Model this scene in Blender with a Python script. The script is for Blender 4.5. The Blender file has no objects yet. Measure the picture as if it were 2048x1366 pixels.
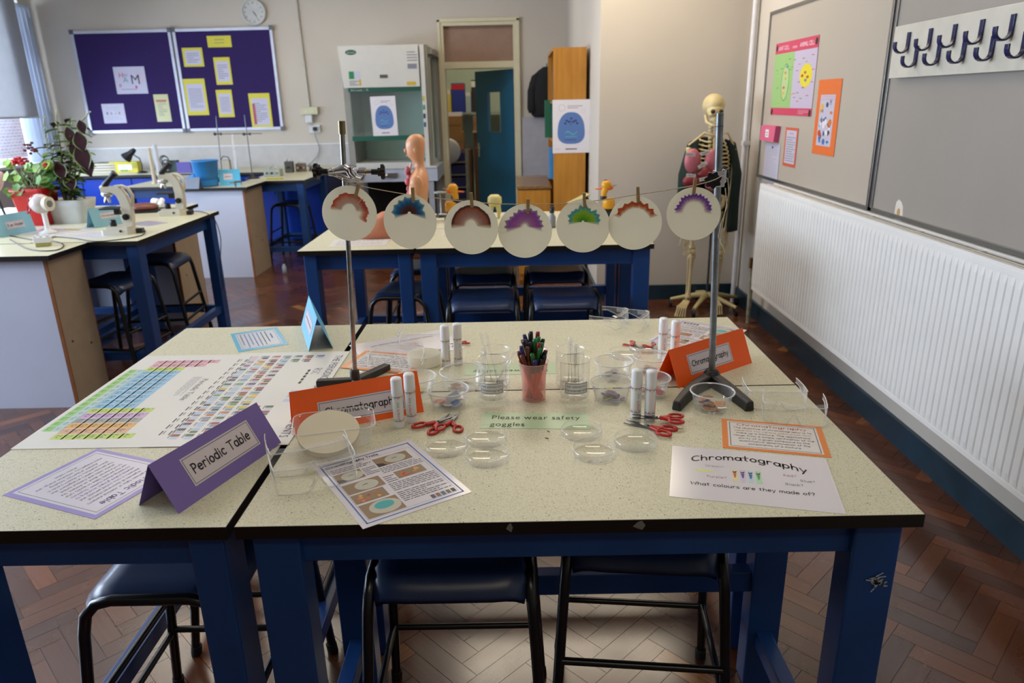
import bpy, math, random
from mathutils import Vector, Matrix, Euler
random.seed(7)
R = math.radians
SC = bpy.context.scene
COL = SC.collection
PI = math.pi

# ---------------------------------------------------------------- camera
F_PX = 1436.17
PITCH, YAW, ROLL = .3221, -.0071, -.0222
CAM = Vector((.4992, -1.0809, 1.5413))
_f = Vector((math.sin(YAW)*math.cos(PITCH), math.cos(YAW)*math.cos(PITCH), -math.sin(PITCH)))
_r = Vector((math.cos(YAW), -math.sin(YAW), 0))
_u = _r.cross(_f)
_c, _s = math.cos(ROLL), math.sin(ROLL)
AX, AY = _c*_r + _s*_u, -_s*_r + _c*_u
cd = bpy.data.cameras.new('camera')
cam = bpy.data.objects.new('camera', cd)
COL.objects.link(cam)
cam.matrix_world = Matrix(((AX.x, AY.x, -_f.x, CAM.x), (AX.y, AY.y, -_f.y, CAM.y), (AX.z, AY.z, -_f.z, CAM.z), (0, 0, 0, 1)))
cd.sensor_width = 36
cd.lens = F_PX/2048*36
cd.clip_start = .02
cd.dof.use_dof = True
cd.dof.focus_distance = 1.62
cd.dof.aperture_fstop = 5.0
SC.camera = cam

# ---------------------------------------------------------------- world, lights, exposure
SC.view_settings.view_transform = 'Standard'
SC.view_settings.look = 'None'
SC.view_settings.gamma = 1
SC.view_settings.use_curve_mapping = False
SC.view_settings.exposure = 0.4
wd = bpy.data.worlds.new('world'); SC.world = wd; wd.use_nodes = True
wn = wd.node_tree.nodes; wl = wd.node_tree.links
wn['Background'].inputs[0].default_value = (.62, .78, 1, 1)
wn['Background'].inputs[1].default_value = 1.6

def area(name, loc, rot, sx, sy, power, col):
    ld = bpy.data.lights.new(name, 'AREA'); ld.shape = 'RECTANGLE'
    ld.size = sx; ld.size_y = sy; ld.energy = power; ld.color = col
    o = bpy.data.objects.new(name, ld); COL.objects.link(o)
    o.location = loc; o.rotation_euler = rot
    return o
DAY = (.69, .82, 1.0)
# daylight coming in through the two big windows of the left wall
area('window_daylight', (-5.3, 5.9, 1.85), (0, R(-90), 0), 1.7, 2.9, 330, DAY)
area('window_daylight', (-5.3, 1.9, 1.85), (0, R(-90), 0), 1.7, 3.4, 290, DAY)
# the ceiling lamps (bodies are built further down under the same positions)
# x, y, half width, half depth, watts
LAMPS = [(.87, 3.95, .87, .42, 16), (-1.9, 3.95, .87, .42, 7), (.87, .9, .6, .14, 4), (-1.9, .9, .6, .14, 4), (.87, -2.2, .87, .14, 8), (-1.9, 6.7, .6, .14, 4), (.0, 6.7, .6, .14, 4), (.0, 9.4, .6, .14, 16)]  # the unseen lamp behind the camera is added to brighten camera-facing papers and cards
CEIL = 3.0

# ---------------------------------------------------------------- pixel -> point on a real plane
def ray(px, py):
    return (px-1024)/F_PX*AX - (py-683)/F_PX*AY + _f
def at(ax, v, px, py):
    d = ray(px, py); i = 'xyz'.index(ax)
    return CAM + d*((v-CAM[i])/d[i])
TZ = .85
def tz(px, py, z=TZ):
    return at('z', z, px, py)

# ---------------------------------------------------------------- materials
def lin(c):
    return tuple((x/12.92 if x <= .04045 else ((x+.055)/1.055)**2.4) for x in c)
def hexc(h):
    if isinstance(h, str):
        h = tuple(int(h[i:i+2], 16)/255 for i in (0, 2, 4))
    return lin(h)
_mats = {}
def mt(name, col='808080', rough=.5, metal=0, var=.06, scale=12, bump=0, spec=.5, coat=0, trans=0):
    if name in _mats: return _mats[name]
    m = bpy.data.materials.new(name); m.use_nodes = True
    nt = m.node_tree; b = nt.nodes['Principled BSDF']
    c = hexc(col)
    b.inputs['Roughness'].default_value = rough
    b.inputs['Metallic'].default_value = metal
    b.inputs['Specular IOR Level'].default_value = spec
    b.inputs['Coat Weight'].default_value = coat
    b.inputs['Coat Roughness'].default_value = .12
    if trans: b.inputs['Transmission Weight'].default_value = trans
    b.inputs['Base Color'].default_value = (*c, 1)
    if var or bump:
        tc = nt.nodes.new('ShaderNodeTexCoord')
        n = nt.nodes.new('ShaderNodeTexNoise'); n.inputs['Scale'].default_value = scale; n.inputs['Detail'].default_value = 4
        nt.links.new(tc.outputs['Object'], n.inputs['Vector'])
        if var:
            rp = nt.nodes.new('ShaderNodeValToRGB')
            rp.color_ramp.elements[0].position = .3; rp.color_ramp.elements[1].position = .7
            rp.color_ramp.elements[0].color = (*[max(0, x*(1-var)) for x in c], 1)
            rp.color_ramp.elements[1].color = (*[min(1, x*(1+var)) for x in c], 1)
            nt.links.new(n.outputs[0], rp.inputs[0]); nt.links.new(rp.outputs[0], b.inputs['Base Color'])
        if bump:
            bp = nt.nodes.new('ShaderNodeBump'); bp.inputs['Strength'].default_value = bump; bp.inputs['Distance'].default_value = .002
            nt.links.new(n.outputs[0], bp.inputs['Height']); nt.links.new(bp.outputs[0], b.inputs['Normal'])
    _mats[name] = m
    return m

def clear_mat(name, tint=(1, 1, 1), body=.04, gloss=1.0, edge=.35, rough=.04, milk=(.8, .82, .82)):
    """thin clear plastic or glass: sees through, mirrors by Fresnel, slightly milky towards its edges"""
    if name in _mats: return _mats[name]
    m = bpy.data.materials.new(name); m.use_nodes = True
    nt = m.node_tree; nt.nodes.clear(); N = nt.nodes.new; Lk = nt.links.new
    out = N('ShaderNodeOutputMaterial'); tr = N('ShaderNodeBsdfTransparent'); tr.inputs[0].default_value = (*tint, 1)
    gl = N('ShaderNodeBsdfGlossy'); gl.inputs['Roughness'].default_value = rough
    gl.inputs['Color'].default_value = (1, 1, 1, 1)
    df = N('ShaderNodeBsdfDiffuse'); df.inputs[0].default_value = (*milk, 1)
    lw = N('ShaderNodeLayerWeight'); lw.inputs[0].default_value = .5
    p5 = N('ShaderNodeMath'); p5.operation = 'POWER'; p5.inputs[1].default_value = 4.5
    fr = N('ShaderNodeMath'); fr.operation = 'MULTIPLY_ADD'; fr.inputs[1].default_value = .62*gloss; fr.inputs[2].default_value = .055*gloss
    Lk(lw.outputs['Facing'], p5.inputs[0]); Lk(p5.outputs[0], fr.inputs[0])
    ml = N('ShaderNodeMath'); ml.operation = 'MULTIPLY_ADD'; ml.inputs[1].default_value = edge; ml.inputs[2].default_value = body
    pw = N('ShaderNodeMath'); pw.operation = 'POWER'; pw.inputs[1].default_value = 2.0
    Lk(lw.outputs['Facing'], pw.inputs[0]); Lk(pw.outputs[0], ml.inputs[0])
    m1 = N('ShaderNodeMixShader'); m2 = N('ShaderNodeMixShader')
    Lk(ml.outputs[0], m1.inputs[0]); Lk(tr.outputs[0], m1.inputs[1]); Lk(df.outputs[0], m1.inputs[2])
    Lk(fr.outputs[0], m2.inputs[0]); Lk(m1.outputs[0], m2.inputs[1]); Lk(gl.outputs[0], m2.inputs[2])
    Lk(m2.outputs[0], out.inputs[0])
    _mats[name] = m
    return m

def laminate():
    m = bpy.data.materials.new('speckled_laminate'); m.use_nodes = True
    nt = m.node_tree; b = nt.nodes['Principled BSDF']; N = nt.nodes.new; Lk = nt.links.new
    tc = N('ShaderNodeTexCoord')
    mp = N('ShaderNodeMapping'); mp.inputs['Scale'].default_value = (1, 1, 1)
    Lk(tc.outputs['Object'], mp.inputs[0])
    base = hexc('d0cdb2')
    mix = None
    prev = None
    for i, (sc, th, col) in enumerate(((360, .34, 'a19f86'), (600, .33, '94927b'), (175, .18, '3c3a32'))):
        v = N('ShaderNodeTexVoronoi'); v.inputs['Scale'].default_value = sc
        nz = N('ShaderNodeTexNoise'); nz.inputs['Scale'].default_value = sc*1.3
        mx = N('ShaderNodeMix'); mx.data_type = 'VECTOR'; mx.inputs[0].default_value = .006
        Lk(mp.outputs[0], mx.inputs[4]); Lk(nz.outputs['Color'], mx.inputs[5]); Lk(mx.outputs[1], v.inputs['Vector'])
        lt = N('ShaderNodeMath'); lt.operation = 'LESS_THAN'; lt.inputs[1].default_value = th
        Lk(v.outputs['Distance'], lt.inputs[0])
        # only some of the cells carry a speck
        sp = N('ShaderNodeSeparateColor'); Lk(v.outputs['Color'], sp.inputs[0])
        gt = N('ShaderNodeMath'); gt.operation = 'GREATER_THAN'; gt.inputs[1].default_value = (.45, .4, .62)[i]
        Lk(sp.outputs[0], gt.inputs[0])
        mu = N('ShaderNodeMath'); mu.operation = 'MULTIPLY'; Lk(lt.outputs[0], mu.inputs[0]); Lk(gt.outputs[0], mu.inputs[1])
        mc = N('ShaderNodeMix'); mc.data_type = 'RGBA'; Lk(mu.outputs[0], mc.inputs[0])
        mc.inputs[7].default_value = (*hexc(col), 1)
        if prev is None: mc.inputs[6].default_value = (*base, 1)
        else: Lk(prev.outputs[2], mc.inputs[6])
        prev = mc
    Lk(prev.outputs[2], b.inputs['Base Color'])
    b.inputs['Roughness'].default_value = .38
    return m

def floor_mat():
    m = bpy.data.materials.new('parquet'); m.use_nodes = True
    nt = m.node_tree; b = nt.nodes['Principled BSDF']; N = nt.nodes.new; Lk = nt.links.new
    uv = N('ShaderNodeUVMap'); uv.uv_map = 'grain'
    at_ = N('ShaderNodeAttribute'); at_.attribute_name = 'tone'
    mp = N('ShaderNodeMapping'); mp.inputs['Scale'].default_value = (5, 90, 1); Lk(uv.outputs[0], mp.inputs[0])
    nz = N('ShaderNodeTexNoise'); nz.inputs['Scale'].default_value = 1; nz.inputs['Detail'].default_value = 5; Lk(mp.outputs[0], nz.inputs['Vector'])
    rp = N('ShaderNodeValToRGB'); cr = rp.color_ramp
    cr.elements[0].position = 0; cr.elements[0].color = (*hexc('341808'), 1)
    cr.elements[1].position = 1; cr.elements[1].color = (*hexc('94652f'), 1)
    for p, c in ((.35, '4c2711'), (.7, '653718'), (.9, '774421')):
        e = cr.elements.new(p); e.color = (*hexc(c), 1)
    ad = N('ShaderNodeMath'); ad.operation = 'MULTIPLY_ADD'; ad.inputs[1].default_value = .35
    sb = N('ShaderNodeMath'); sb.operation = 'SUBTRACT'; sb.inputs[1].default_value = .17
    Lk(nz.outputs[0], ad.inputs[0]); Lk(at_.outputs['Fac'], sb.inputs[0]); Lk(sb.outputs[0], ad.inputs[2]); Lk(ad.outputs[0], rp.inputs[0])
    Lk(rp.outputs[0], b.inputs['Base Color'])
    tc = N('ShaderNodeTexCoord'); n2 = N('ShaderNodeTexNoise'); n2.inputs['Scale'].default_value = 3.0; n2.inputs['Detail'].default_value = 6
    Lk(tc.outputs['Object'], n2.inputs['Vector'])
    mr = N('ShaderNodeMapRange'); mr.inputs[1].default_value = .3; mr.inputs[2].default_value = .7; mr.inputs[3].default_value = .17; mr.inputs[4].default_value = .36
    Lk(n2.outputs[0], mr.inputs[0]); Lk(mr.outputs[0], b.inputs['Roughness'])
    b.inputs['Coat Weight'].default_value = .45; b.inputs['Coat Roughness'].default_value = .16
    bp = N('ShaderNodeBump'); bp.inputs['Strength'].default_value = .12; bp.inputs['Distance'].default_value = .001
    Lk(nz.outputs[0], bp.inputs['Height']); Lk(bp.outputs[0], b.inputs['Normal'])
    return m

def brick_mat():
    m = bpy.data.materials.new('brickwork'); m.use_nodes = True
    nt = m.node_tree; b = nt.nodes['Principled BSDF']; N = nt.nodes.new; Lk = nt.links.new
    tc = N('ShaderNodeTexCoord'); mp = N('ShaderNodeMapping'); mp.inputs['Rotation'].default_value = (0, R(90), R(90))
    sp = N('ShaderNodeSeparateXYZ'); cb = N('ShaderNodeCombineXYZ')
    Lk(tc.outputs['Object'], sp.inputs[0]); Lk(sp.outputs['Y'], cb.inputs['X']); Lk(sp.outputs['Z'], cb.inputs['Y'])
    br = N('ShaderNodeTexBrick'); br.inputs['Scale'].default_value = 4.4
    br.inputs['Color1'].default_value = (*hexc('a88a86'), 1); br.inputs['Color2'].default_value = (*hexc('96787a'), 1); br.inputs['Mortar'].default_value = (*hexc('c9c4c2'), 1)
    Lk(cb.outputs[0], br.inputs['Vector']); Lk(br.outputs[0], b.inputs['Base Color'])
    b.inputs['Roughness'].default_value = .9
    return m

def wood_mat(name, c1, c2, rough=.4, sc=3, axis='Z'):
    if name in _mats: return _mats[name]
    m = bpy.data.materials.new(name); m.use_nodes = True
    nt = m.node_tree; b = nt.nodes['Principled BSDF']; N = nt.nodes.new; Lk = nt.links.new
    tc = N('ShaderNodeTexCoord'); mp = N('ShaderNodeMapping')
    mp.inputs['Scale'].default_value = {'Z': (sc*10, sc*10, sc), 'X': (sc, sc*10, sc*10), 'Y': (sc*10, sc, sc*10)}[axis]
    nz = N('ShaderNodeTexNoise'); nz.inputs['Scale'].default_value = 1; nz.inputs['Detail'].default_value = 5
    rp = N('ShaderNodeValToRGB'); rp.color_ramp.elements[0].position = .3; rp.color_ramp.elements[1].position = .7
    rp.color_ramp.elements[0].color = (*hexc(c1), 1); rp.color_ramp.elements[1].color = (*hexc(c2), 1)
    Lk(tc.outputs['Object'], mp.inputs[0]); Lk(mp.outputs[0], nz.inputs['Vector']); Lk(nz.outputs[0], rp.inputs[0]); Lk(rp.outputs[0], b.inputs['Base Color'])
    b.inputs['Roughness'].default_value = rough
    _mats[name] = m
    return m

def let_through(m, k, col=None):
    """thin paper: part of the light falling on the back comes through"""
    nt = m.node_tree; b = nt.nodes['Principled BSDF']; out = nt.nodes['Material Output']
    t = nt.nodes.new('ShaderNodeBsdfTranslucent'); mx = nt.nodes.new('ShaderNodeMixShader'); mx.inputs[0].default_value = k
    if b.inputs['Base Color'].links: nt.links.new(b.inputs['Base Color'].links[0].from_socket, t.inputs[0])
    else: t.inputs[0].default_value = b.inputs['Base Color'].default_value
    nt.links.new(b.outputs[0], mx.inputs[1]); nt.links.new(t.outputs[0], mx.inputs[2]); nt.links.new(mx.outputs[0], out.inputs[0])
    return m
def vcol_mat(name, attr='ink', rough=.85):
    """paper stained with ink: the ink's own colour is stored per vertex"""
    if name in _mats: return _mats[name]
    m = bpy.data.materials.new(name); m.use_nodes = True
    nt = m.node_tree; b = nt.nodes['Principled BSDF']
    a = nt.nodes.new('ShaderNodeAttribute'); a.attribute_name = attr
    nt.links.new(a.outputs['Color'], b.inputs['Base Color'])
    b.inputs['Roughness'].default_value = rough
    _mats[name] = m
    return m

# ---------------------------------------------------------------- mesh builder
class MB:
    def __init__(s): s.v = []; s.f = []; s.m = []; s.sm = []; s.mats = []; s.M = None
    def mi(s, mat):
        if mat not in s.mats: s.mats.append(mat)
        return s.mats.index(mat)
    def add(s, vs, fs, mat, smooth=False):
        o = len(s.v)
        if s.M is not None: vs = [s.M @ Vector(p) for p in vs]
        s.v += [tuple(p) for p in vs]; k = s.mi(mat)
        for f in fs: s.f.append([o+i for i in f]); s.m.append(k); s.sm.append(smooth)
    def box(s, c, d, mat, M=None):
        x, y, z = [k/2 for k in d]
        vs = [Vector((a*x, b*y, e*z)) for a in (-1, 1) for b in (-1, 1) for e in (-1, 1)]
        if M is not None: vs = [M @ p for p in vs]
        vs = [p+Vector(c) for p in vs]
        s.add(vs, [(0, 1, 3, 2), (4, 6, 7, 5), (0, 4, 5, 1), (2, 3, 7, 6), (0, 2, 6, 4), (1, 5, 7, 3)], mat)
    def bb(s, a, b, mat):
        s.box([(a[i]+b[i])/2 for i in range(3)], [abs(b[i]-a[i]) for i in range(3)], mat)
    def beam(s, a, b, w, h, mat, up=(0, 0, 1)):
        a = Vector(a); b = Vector(b); d = (b-a); L = d.length; d.normalize()
        u = Vector(up)
        if abs(d.dot(u)) > .95: u = Vector((0, 1, 0))
        x = d.cross(u).normalized(); z = x.cross(d)
        vs = []
        for p in (a, b):
            for i, j in ((-1, -1), (1, -1), (1, 1), (-1, 1)): vs.append(p + x*i*w/2 + z*j*h/2)
        s.add(vs, [(3, 2, 1, 0), (4, 5, 6, 7), (0, 1, 5, 4), (1, 2, 6, 5), (2, 3, 7, 6), (3, 0, 4, 7)], mat)
    def tube(s, pts, r, mat, n=8, caps=True, smooth=True, sx=1, closed=False):
        pts = [Vector(p) for p in pts]; rs = r if isinstance(r, (list, tuple)) else [r]*len(pts)
        vs = []; N_ = len(pts); prevx = None
        for i, p in enumerate(pts):
            if closed: d = pts[(i+1) % N_] - pts[i-1]
            else: d = pts[min(i+1, N_-1)] - pts[max(i-1, 0)]
            if d.length < 1e-9: d = Vector((0, 0, 1))
            d.normalize()
            if prevx is None:
                u = Vector((0, 0, 1)) if abs(d.z) < .9 else Vector((0, 1, 0))
                x = d.cross(u).normalized()
            else:
                x = (prevx - d*prevx.dot(d))
                x = x.normalized() if x.length > 1e-6 else prevx
            prevx = x; y = d.cross(x)
            for k in range(n):
                a = 2*PI*k/n; vs.append(p + (x*math.cos(a)*sx + y*math.sin(a))*rs[i])
        fs = []
        for i in range(N_ if closed else N_-1):
            j = (i+1) % N_
            for k in range(n):
                k2 = (k+1) % n; fs.append((i*n+k, j*n+k, j*n+k2, i*n+k2))
        s.add(vs, fs, mat, smooth)
        if caps and not closed:
            s.add(vs[:n], [list(range(n))], mat); s.add(vs[-n:], [list(range(n))[::-1]], mat)
    def lathe(s, prof, mat, c=(0, 0, 0), n=24, M=None, smooth=True, a0=0, a1=2*PI, sy=1):
        vs = []; full = abs(a1-a0-2*PI) < 1e-6; k_ = n if full else n+1
        for (r, z) in prof:
            for k in range(k_):
                a = a0+(a1-a0)*k/n; vs.append(Vector((r*math.cos(a), r*math.sin(a)*sy, z)))
        if M is not None: vs = [M @ p for p in vs]
        vs = [p+Vector(c) for p in vs]
        fs = []
        for i in range(len(prof)-1):
            for k in range(n):
                k2 = (k+1) % k_; fs.append((i*k_+k, i*k_+k2, (i+1)*k_+k2, (i+1)*k_+k))
        s.add(vs, fs, mat, smooth)
    def cyl(s, a, b, r, mat, n=16, r2=None, smooth=True):
        s.tube([a, b], [r, r if r2 is None else r2], mat, n=n, smooth=smooth)
    def ell(s, c, d, mat, n=14, m=9, M=None):
        vs = []
        for i in range(m+1):
            t = PI*i/m
            for k in range(n):
                a = 2*PI*k/n; vs.append(Vector((d[0]*math.sin(t)*math.cos(a), d[1]*math.sin(t)*math.sin(a), d[2]*math.cos(t))))
        if M is not None: vs = [M @ p for p in vs]
        vs = [p+Vector(c) for p in vs]
        fs = [(i*n+k, (i+1)*n+k, (i+1)*n+(k+1) % n, i*n+(k+1) % n) for i in range(m) for k in range(n)]
        s.add(vs, fs, mat, True)
    def prism(s, poly, z0, z1, mat, M=None, smooth=False):
        n = len(poly); vs = [Vector((x, y, z)) for z in (z0, z1) for x, y in poly]
        if M is not None: vs = [M @ p for p in vs]
        s.add(vs, [list(range(n))[::-1], list(range(n, 2*n))], mat)
        s.add(vs, [(i, (i+1) % n, n+(i+1) % n, n+i) for i in range(n)], mat, smooth)
    def build(s, name, parent=None, loc=None, rot=None, bevel=0, solid=0, subsurf=0, seg=2):
        me = bpy.data.meshes.new(name); me.from_pydata(s.v, [], s.f)
        for m in s.mats: me.materials.append(m)
        me.polygons.foreach_set('material_index', s.m); me.polygons.foreach_set('use_smooth', s.sm); me.update()
        o = bpy.data.objects.new(name, me); COL.objects.link(o)
        if parent: o.parent = parent
        if loc is not None: o.location = loc
        if rot is not None: o.rotation_euler = rot if isinstance(rot, (tuple, list, Euler)) else (0, 0, rot)
        if bevel:
            b = o.modifiers.new('bevel', 'BEVEL'); b.width = bevel; b.segments = seg; b.limit_method = 'ANGLE'
        if solid:
            b = o.modifiers.new('solid', 'SOLIDIFY'); b.thickness = solid; b.offset = 0
        if subsurf:
            b = o.modifiers.new('sub', 'SUBSURF'); b.levels = b.render_levels = subsurf
        return o

def thing(name, label, cat, loc=(0, 0, 0), rotz=0, group=None):
    o = bpy.data.objects.new(name, None); COL.objects.link(o)
    o.empty_display_size = .05
    o.location = loc; o.rotation_euler = rotz if isinstance(rotz, (tuple, list)) else (0, 0, rotz)
    o['label'] = label; o['category'] = cat
    if group: o['group'] = group
    return o
def tag(o, label, cat, group=None, kind=None):
    o['label'] = label; o['category'] = cat
    if group: o['group'] = group
    if kind: o['kind'] = kind
    return o
def struct(o, label=None):
    o['kind'] = 'structure'
    if label: o['label'] = label
    return o
def kids(o): return [c for c in bpy.data.objects if c.parent == o]
def dup(root, loc=None, rotz=None, label=None, group=None):
    r = root.copy(); COL.objects.link(r)
    if loc is not None: r.location = loc
    if rotz is not None: r.rotation_euler = rotz if isinstance(rotz, (tuple, list)) else (0, 0, rotz)
    if label: r['label'] = label
    if group: r['group'] = group
    for ch in kids(root):
        c = ch.copy(); COL.objects.link(c); c.parent = r
        for g in kids(ch):
            d = g.copy(); COL.objects.link(d); d.parent = c
    return r

# ---------------------------------------------------------------- lettering
def arc(cx, cy, rx, ry, a0, a1, n=9):
    return [(cx+rx*math.cos(R(a0+(a1-a0)*i/n)), cy+ry*math.sin(R(a0+(a1-a0)*i/n))) for i in range(n+1)]
HAND = {
 'a': (.52, [arc(.26, .25, .2, .25, 50, 410), [(.45, .48), (.45, .08), (.5, 0)]]),
 'b': (.52, [[(.08, .8), (.07, 0)], arc(.27, .25, .2, .25, 0, 360)]),
 'c': (.46, [arc(.27, .25, .21, .25, 50, 310)]),
 'd': (.54, [arc(.26, .25, .2, .25, 0, 360), [(.46, .8), (.46, 0)]]),
 'e': (.5, [[(.06, .27), (.44, .29)] + arc(.26, .25, .2, .25, 15, 315)]),
 'f': (.42, [arc(.32, .66, .14, .13, 60, 180, 5) + [(.17, 0)], [(.04, .46), (.36, .46)]]),
 'g': (.53, [arc(.26, .25, .2, .25, 0, 360), [(.46, .48)] + arc(.26, -.08, .2, .18, 0, -150, 7)]),
 'h': (.52, [[(.08, .8), (.08, 0)], [(.08, .28)] + arc(.26, .3, .17, .2, 170, 0, 6) + [(.44, 0)]]),
 'i': (.2, [[(.1, .5), (.1, 0)], [(.1, .68), (.1, .7)]]),
 'j': (.3, [[(.2, .5)] + arc(.06, -.08, .14, .15, 0, -120, 5), [(.2, .68), (.2, .7)]]),
 'k': (.48, [[(.08, .8), (.08, 0)], [(.4, .48), (.08, .22), (.44, 0)]]),
 'l': (.2, [[(.1, .8), (.1, 0)]]),
 'm': (.76, [[(.07, .5), (.07, 0)], arc(.22, .32, .15, .18, 180, 0, 5) + [(.37, 0)], arc(.53, .32, .16, .18, 180, 0, 5) + [(.7, 0)]]),
 'n': (.52, [[(.08, .5), (.08, 0)], arc(.26, .3, .18, .2, 180, 0, 6) + [(.44, 0)]]),
 'o': (.5, [arc(.25, .25, .2, .25, 90, 450)]),
 'p': (.52, [[(.08, .5), (.07, -.27)], arc(.27, .25, .2, .25, 0, 360)]),
 'q': (.53, [arc(.26, .25, .2, .25, 0, 360), [(.46, .5), (.46, -.27)]]),
 'r': (.42, [[(.08, .5), (.08, 0)], arc(.25, .28, .17, .22, 180, 50, 5)]),
 's': (.44, [arc(.23, .38, .15, .12, 50, 220, 5) + arc(.21, .13, .17, .13, 60, -140, 6)]),
 't': (.44, [[(.2, .74), (.2, .08), (.3, 0)], [(.03, .5), (.38, .5)]]),
 'u': (.52, [[(.07, .5)] + arc(.25, .2, .18, .2, 180, 360, 6) + [(.43, .5)], [(.43, .5), (.45, 0)]]),
 'v': (.46, [[(.04, .5), (.22, 0), (.42, .5)]]),
 'w': (.66, [[(.04, .5), (.18, 0), (.33, .4), (.47, 0), (.62, .5)]]),
 'x': (.46, [[(.04, .5), (.42, 0)], [(.42, .5), (.04, 0)]]),
 'y': (.48, [[(.04, .5), (.24, .05)], [(.44, .5), (.14, -.27)]]),
 'z': (.46, [[(.05, .5), (.4, .5), (.05, 0), (.42, 0)]]),
 'A': (.6, [[(.04, 0), (.3, .78), (.54, 0)], [(.13, .27), (.47, .27)]]),
 'B': (.56, [[(.08, .76), (.08, 0)], [(.08, .76)] + arc(.22, .57, .2, .18, 90, -90, 6) + arc(.24, .2, .22, .2, 90, -90, 6) + [(.08, 0)]]),
 'C': (.6, [arc(.36, .38, .3, .38, 55, 305, 10)]),
 'E': (.5, [[(.45, .76), (.08, .76), (.08, 0), (.47, 0)], [(.08, .4), (.42, .4)]]),
 'G': (.64, [arc(.36, .38, .3, .38, 55, 350, 10) + [(.38, .32)]]),
 'H': (.62, [[(.08, .78), (.08, 0)], [(.52, .78), (.52, 0)], [(.08, .4), (.52, .4)]]),
 'I': (.3, [[(.15, .76), (.15, 0)]]),
 'L': (.5, [[(.08, .78), (.08, 0), (.45, 0)]]),
 'M': (.76, [[(.06, 0), (.15, .76), (.37, .1), (.58, .76), (.68, 0)]]),
 'N': (.64, [[(.08, 0), (.08, .76), (.54, 0), (.54, .78)]]),
 'P': (.5, [[(.09, .76), (.08, 0)], [(.06, .76)] + arc(.22, .56, .22, .2, 90, -90, 7) + [(.08, .36)]]),
 'R': (.56, [[(.09, .76), (.08, 0)], [(.06, .76)] + arc(.22, .57, .22, .19, 90, -90, 7) + [(.1, .38), (.5, 0)]]),
 'S': (.56, [arc(.3, .57, .2, .18, 50, 230, 6) + arc(.27, .2, .23, .2, 60, -140, 7)]),
 'T': (.62, [[(.03, .76), (.59, .76)], [(.31, .76), (.31, 0)]]),
 'W': (.84, [[(.04, .76), (.22, 0), (.42, .6), (.62, 0), (.8, .76)]]),
 '?': (.44, [arc(.22, .58, .17, .18, 160, -60, 7) + [(.22, .3), (.22, .22)], [(.22, .02), (.22, .04)]]),
 '.': (.18, [[(.08, .02), (.08, .03)]]), ',': (.18, [[(.1, .05), (.05, -.1)]]), "'": (.16, [[(.08, .8), (.07, .62)]]),
 '(': (.26, [arc(.28, .3, .2, .5, 115, 245, 5)]), ')': (.26, [arc(-.02, .3, .2, .5, 65, -65, 5)]), '-': (.34, [[(.06, .28), (.28, .28)]]),
 ' ': (.3, []),
}
_fc = {}
def sans(ch):
    if ch not in _fc:
        cu = bpy.data.curves.new('t', 'FONT'); cu.body = ch; cu.size = 1; cu.resolution_u = 3
        cu.fill_mode = 'FRONT'
        ob = bpy.data.objects.new('t', cu); me = ob.to_mesh()
        vs = [(p.co.x, p.co.y) for p in me.vertices]; fs = [list(p.vertices) for p in me.polygons]
        w = max([p[0] for p in vs], default=.3)
        ob.to_mesh_clear(); bpy.data.objects.remove(ob); bpy.data.curves.remove(cu)
        _fc[ch] = (vs, fs, w+.07 if vs else .3)
    return _fc[ch]
def flat(z): return lambda u, v: Vector((u, v, z))
def text(mb, s, size, u0, v0, mat, fn, align='l', bold=.11, font='hand', sx=1, warp=None):
    """letters of height size; (u0, v0) is the start, the middle or the end of the baseline"""
    cap = .78
    k = size/cap
    if font == 'hand': W = sum((HAND[c][0]+.05 if c in HAND else .55) for c in s)*k*sx
    else:
        k = size/.73; W = sum(sans(c)[2] for c in s)*k*sx
    x = u0 - (W/2 if align == 'c' else W if align == 'r' else 0)
    wp = warp or (lambda u, v: (u, v))
    for c in s:
        if font == 'hand' and c in HAND:
            adv, strokes = HAND[c]; h = bold/2
            for st in strokes:
                if len(st) == 1: continue
                vs = []; L_ = len(st)
                # ribbon with squared, slightly extended ends
                for i, (px, py) in enumerate(st):
                    q0 = st[max(i-1, 0)]; q1 = st[min(i+1, L_-1)]
                    dx, dy = q1[0]-q0[0], q1[1]-q0[1]; d = math.hypot(dx, dy) or 1
                    dx, dy = dx/d, dy/d
                    e = -h*.9 if i == 0 else h*.9 if i == L_-1 else 0
                    if 0 < i < L_-1:
                        ax, ay = px-q0[0], py-q0[1]; bx, by = q1[0]-px, q1[1]-py
                        la = math.hypot(ax, ay) or 1; lb = math.hypot(bx, by) or 1
                        cs = max(.0, min(1, (1+(ax*bx+ay*by)/la/lb)/2)); hh = h/max(.45, math.sqrt(cs))
                    else: hh = h*.8
                    for sg in (1, -1):
                        vs.append(((px+dx*e-dy*hh*sg), (py+dy*e+dx*hh*sg)))
                pts = [fn(*wp(x+a*k*sx, v0+b*k)) for a, b in vs]
                mb.add(pts, [(2*i+1, 2*i+3, 2*i+2, 2*i) for i in range(L_-1)], mat)
            x += (adv+.05)*k*sx
        else:
            vs, fs, w = sans(c)
            mb.add([fn(*wp(x+a*k*sx, v0+b*k)) for a, b in vs], fs, mat); x += w*k*sx
def twidth(s, size, font='hand'):
    return sum((HAND[c][0]+.05 if c in HAND else .55) for c in s)*size/.78 if font == 'hand' else sum(sans(c)[2] for c in s)*size/.73
def rect(mb, u0, v0, u1, v1, mat, fn, nu=1, nv=1):
    vs = [fn(u0+(u1-u0)*i/nu, v0+(v1-v0)*j/nv) for j in range(nv+1) for i in range(nu+1)]
    mb.add(vs, [(j*(nu+1)+i, j*(nu+1)+i+1, (j+1)*(nu+1)+i+1, (j+1)*(nu+1)+i) for j in range(nv) for i in range(nu)], mat, nu > 1)
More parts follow.
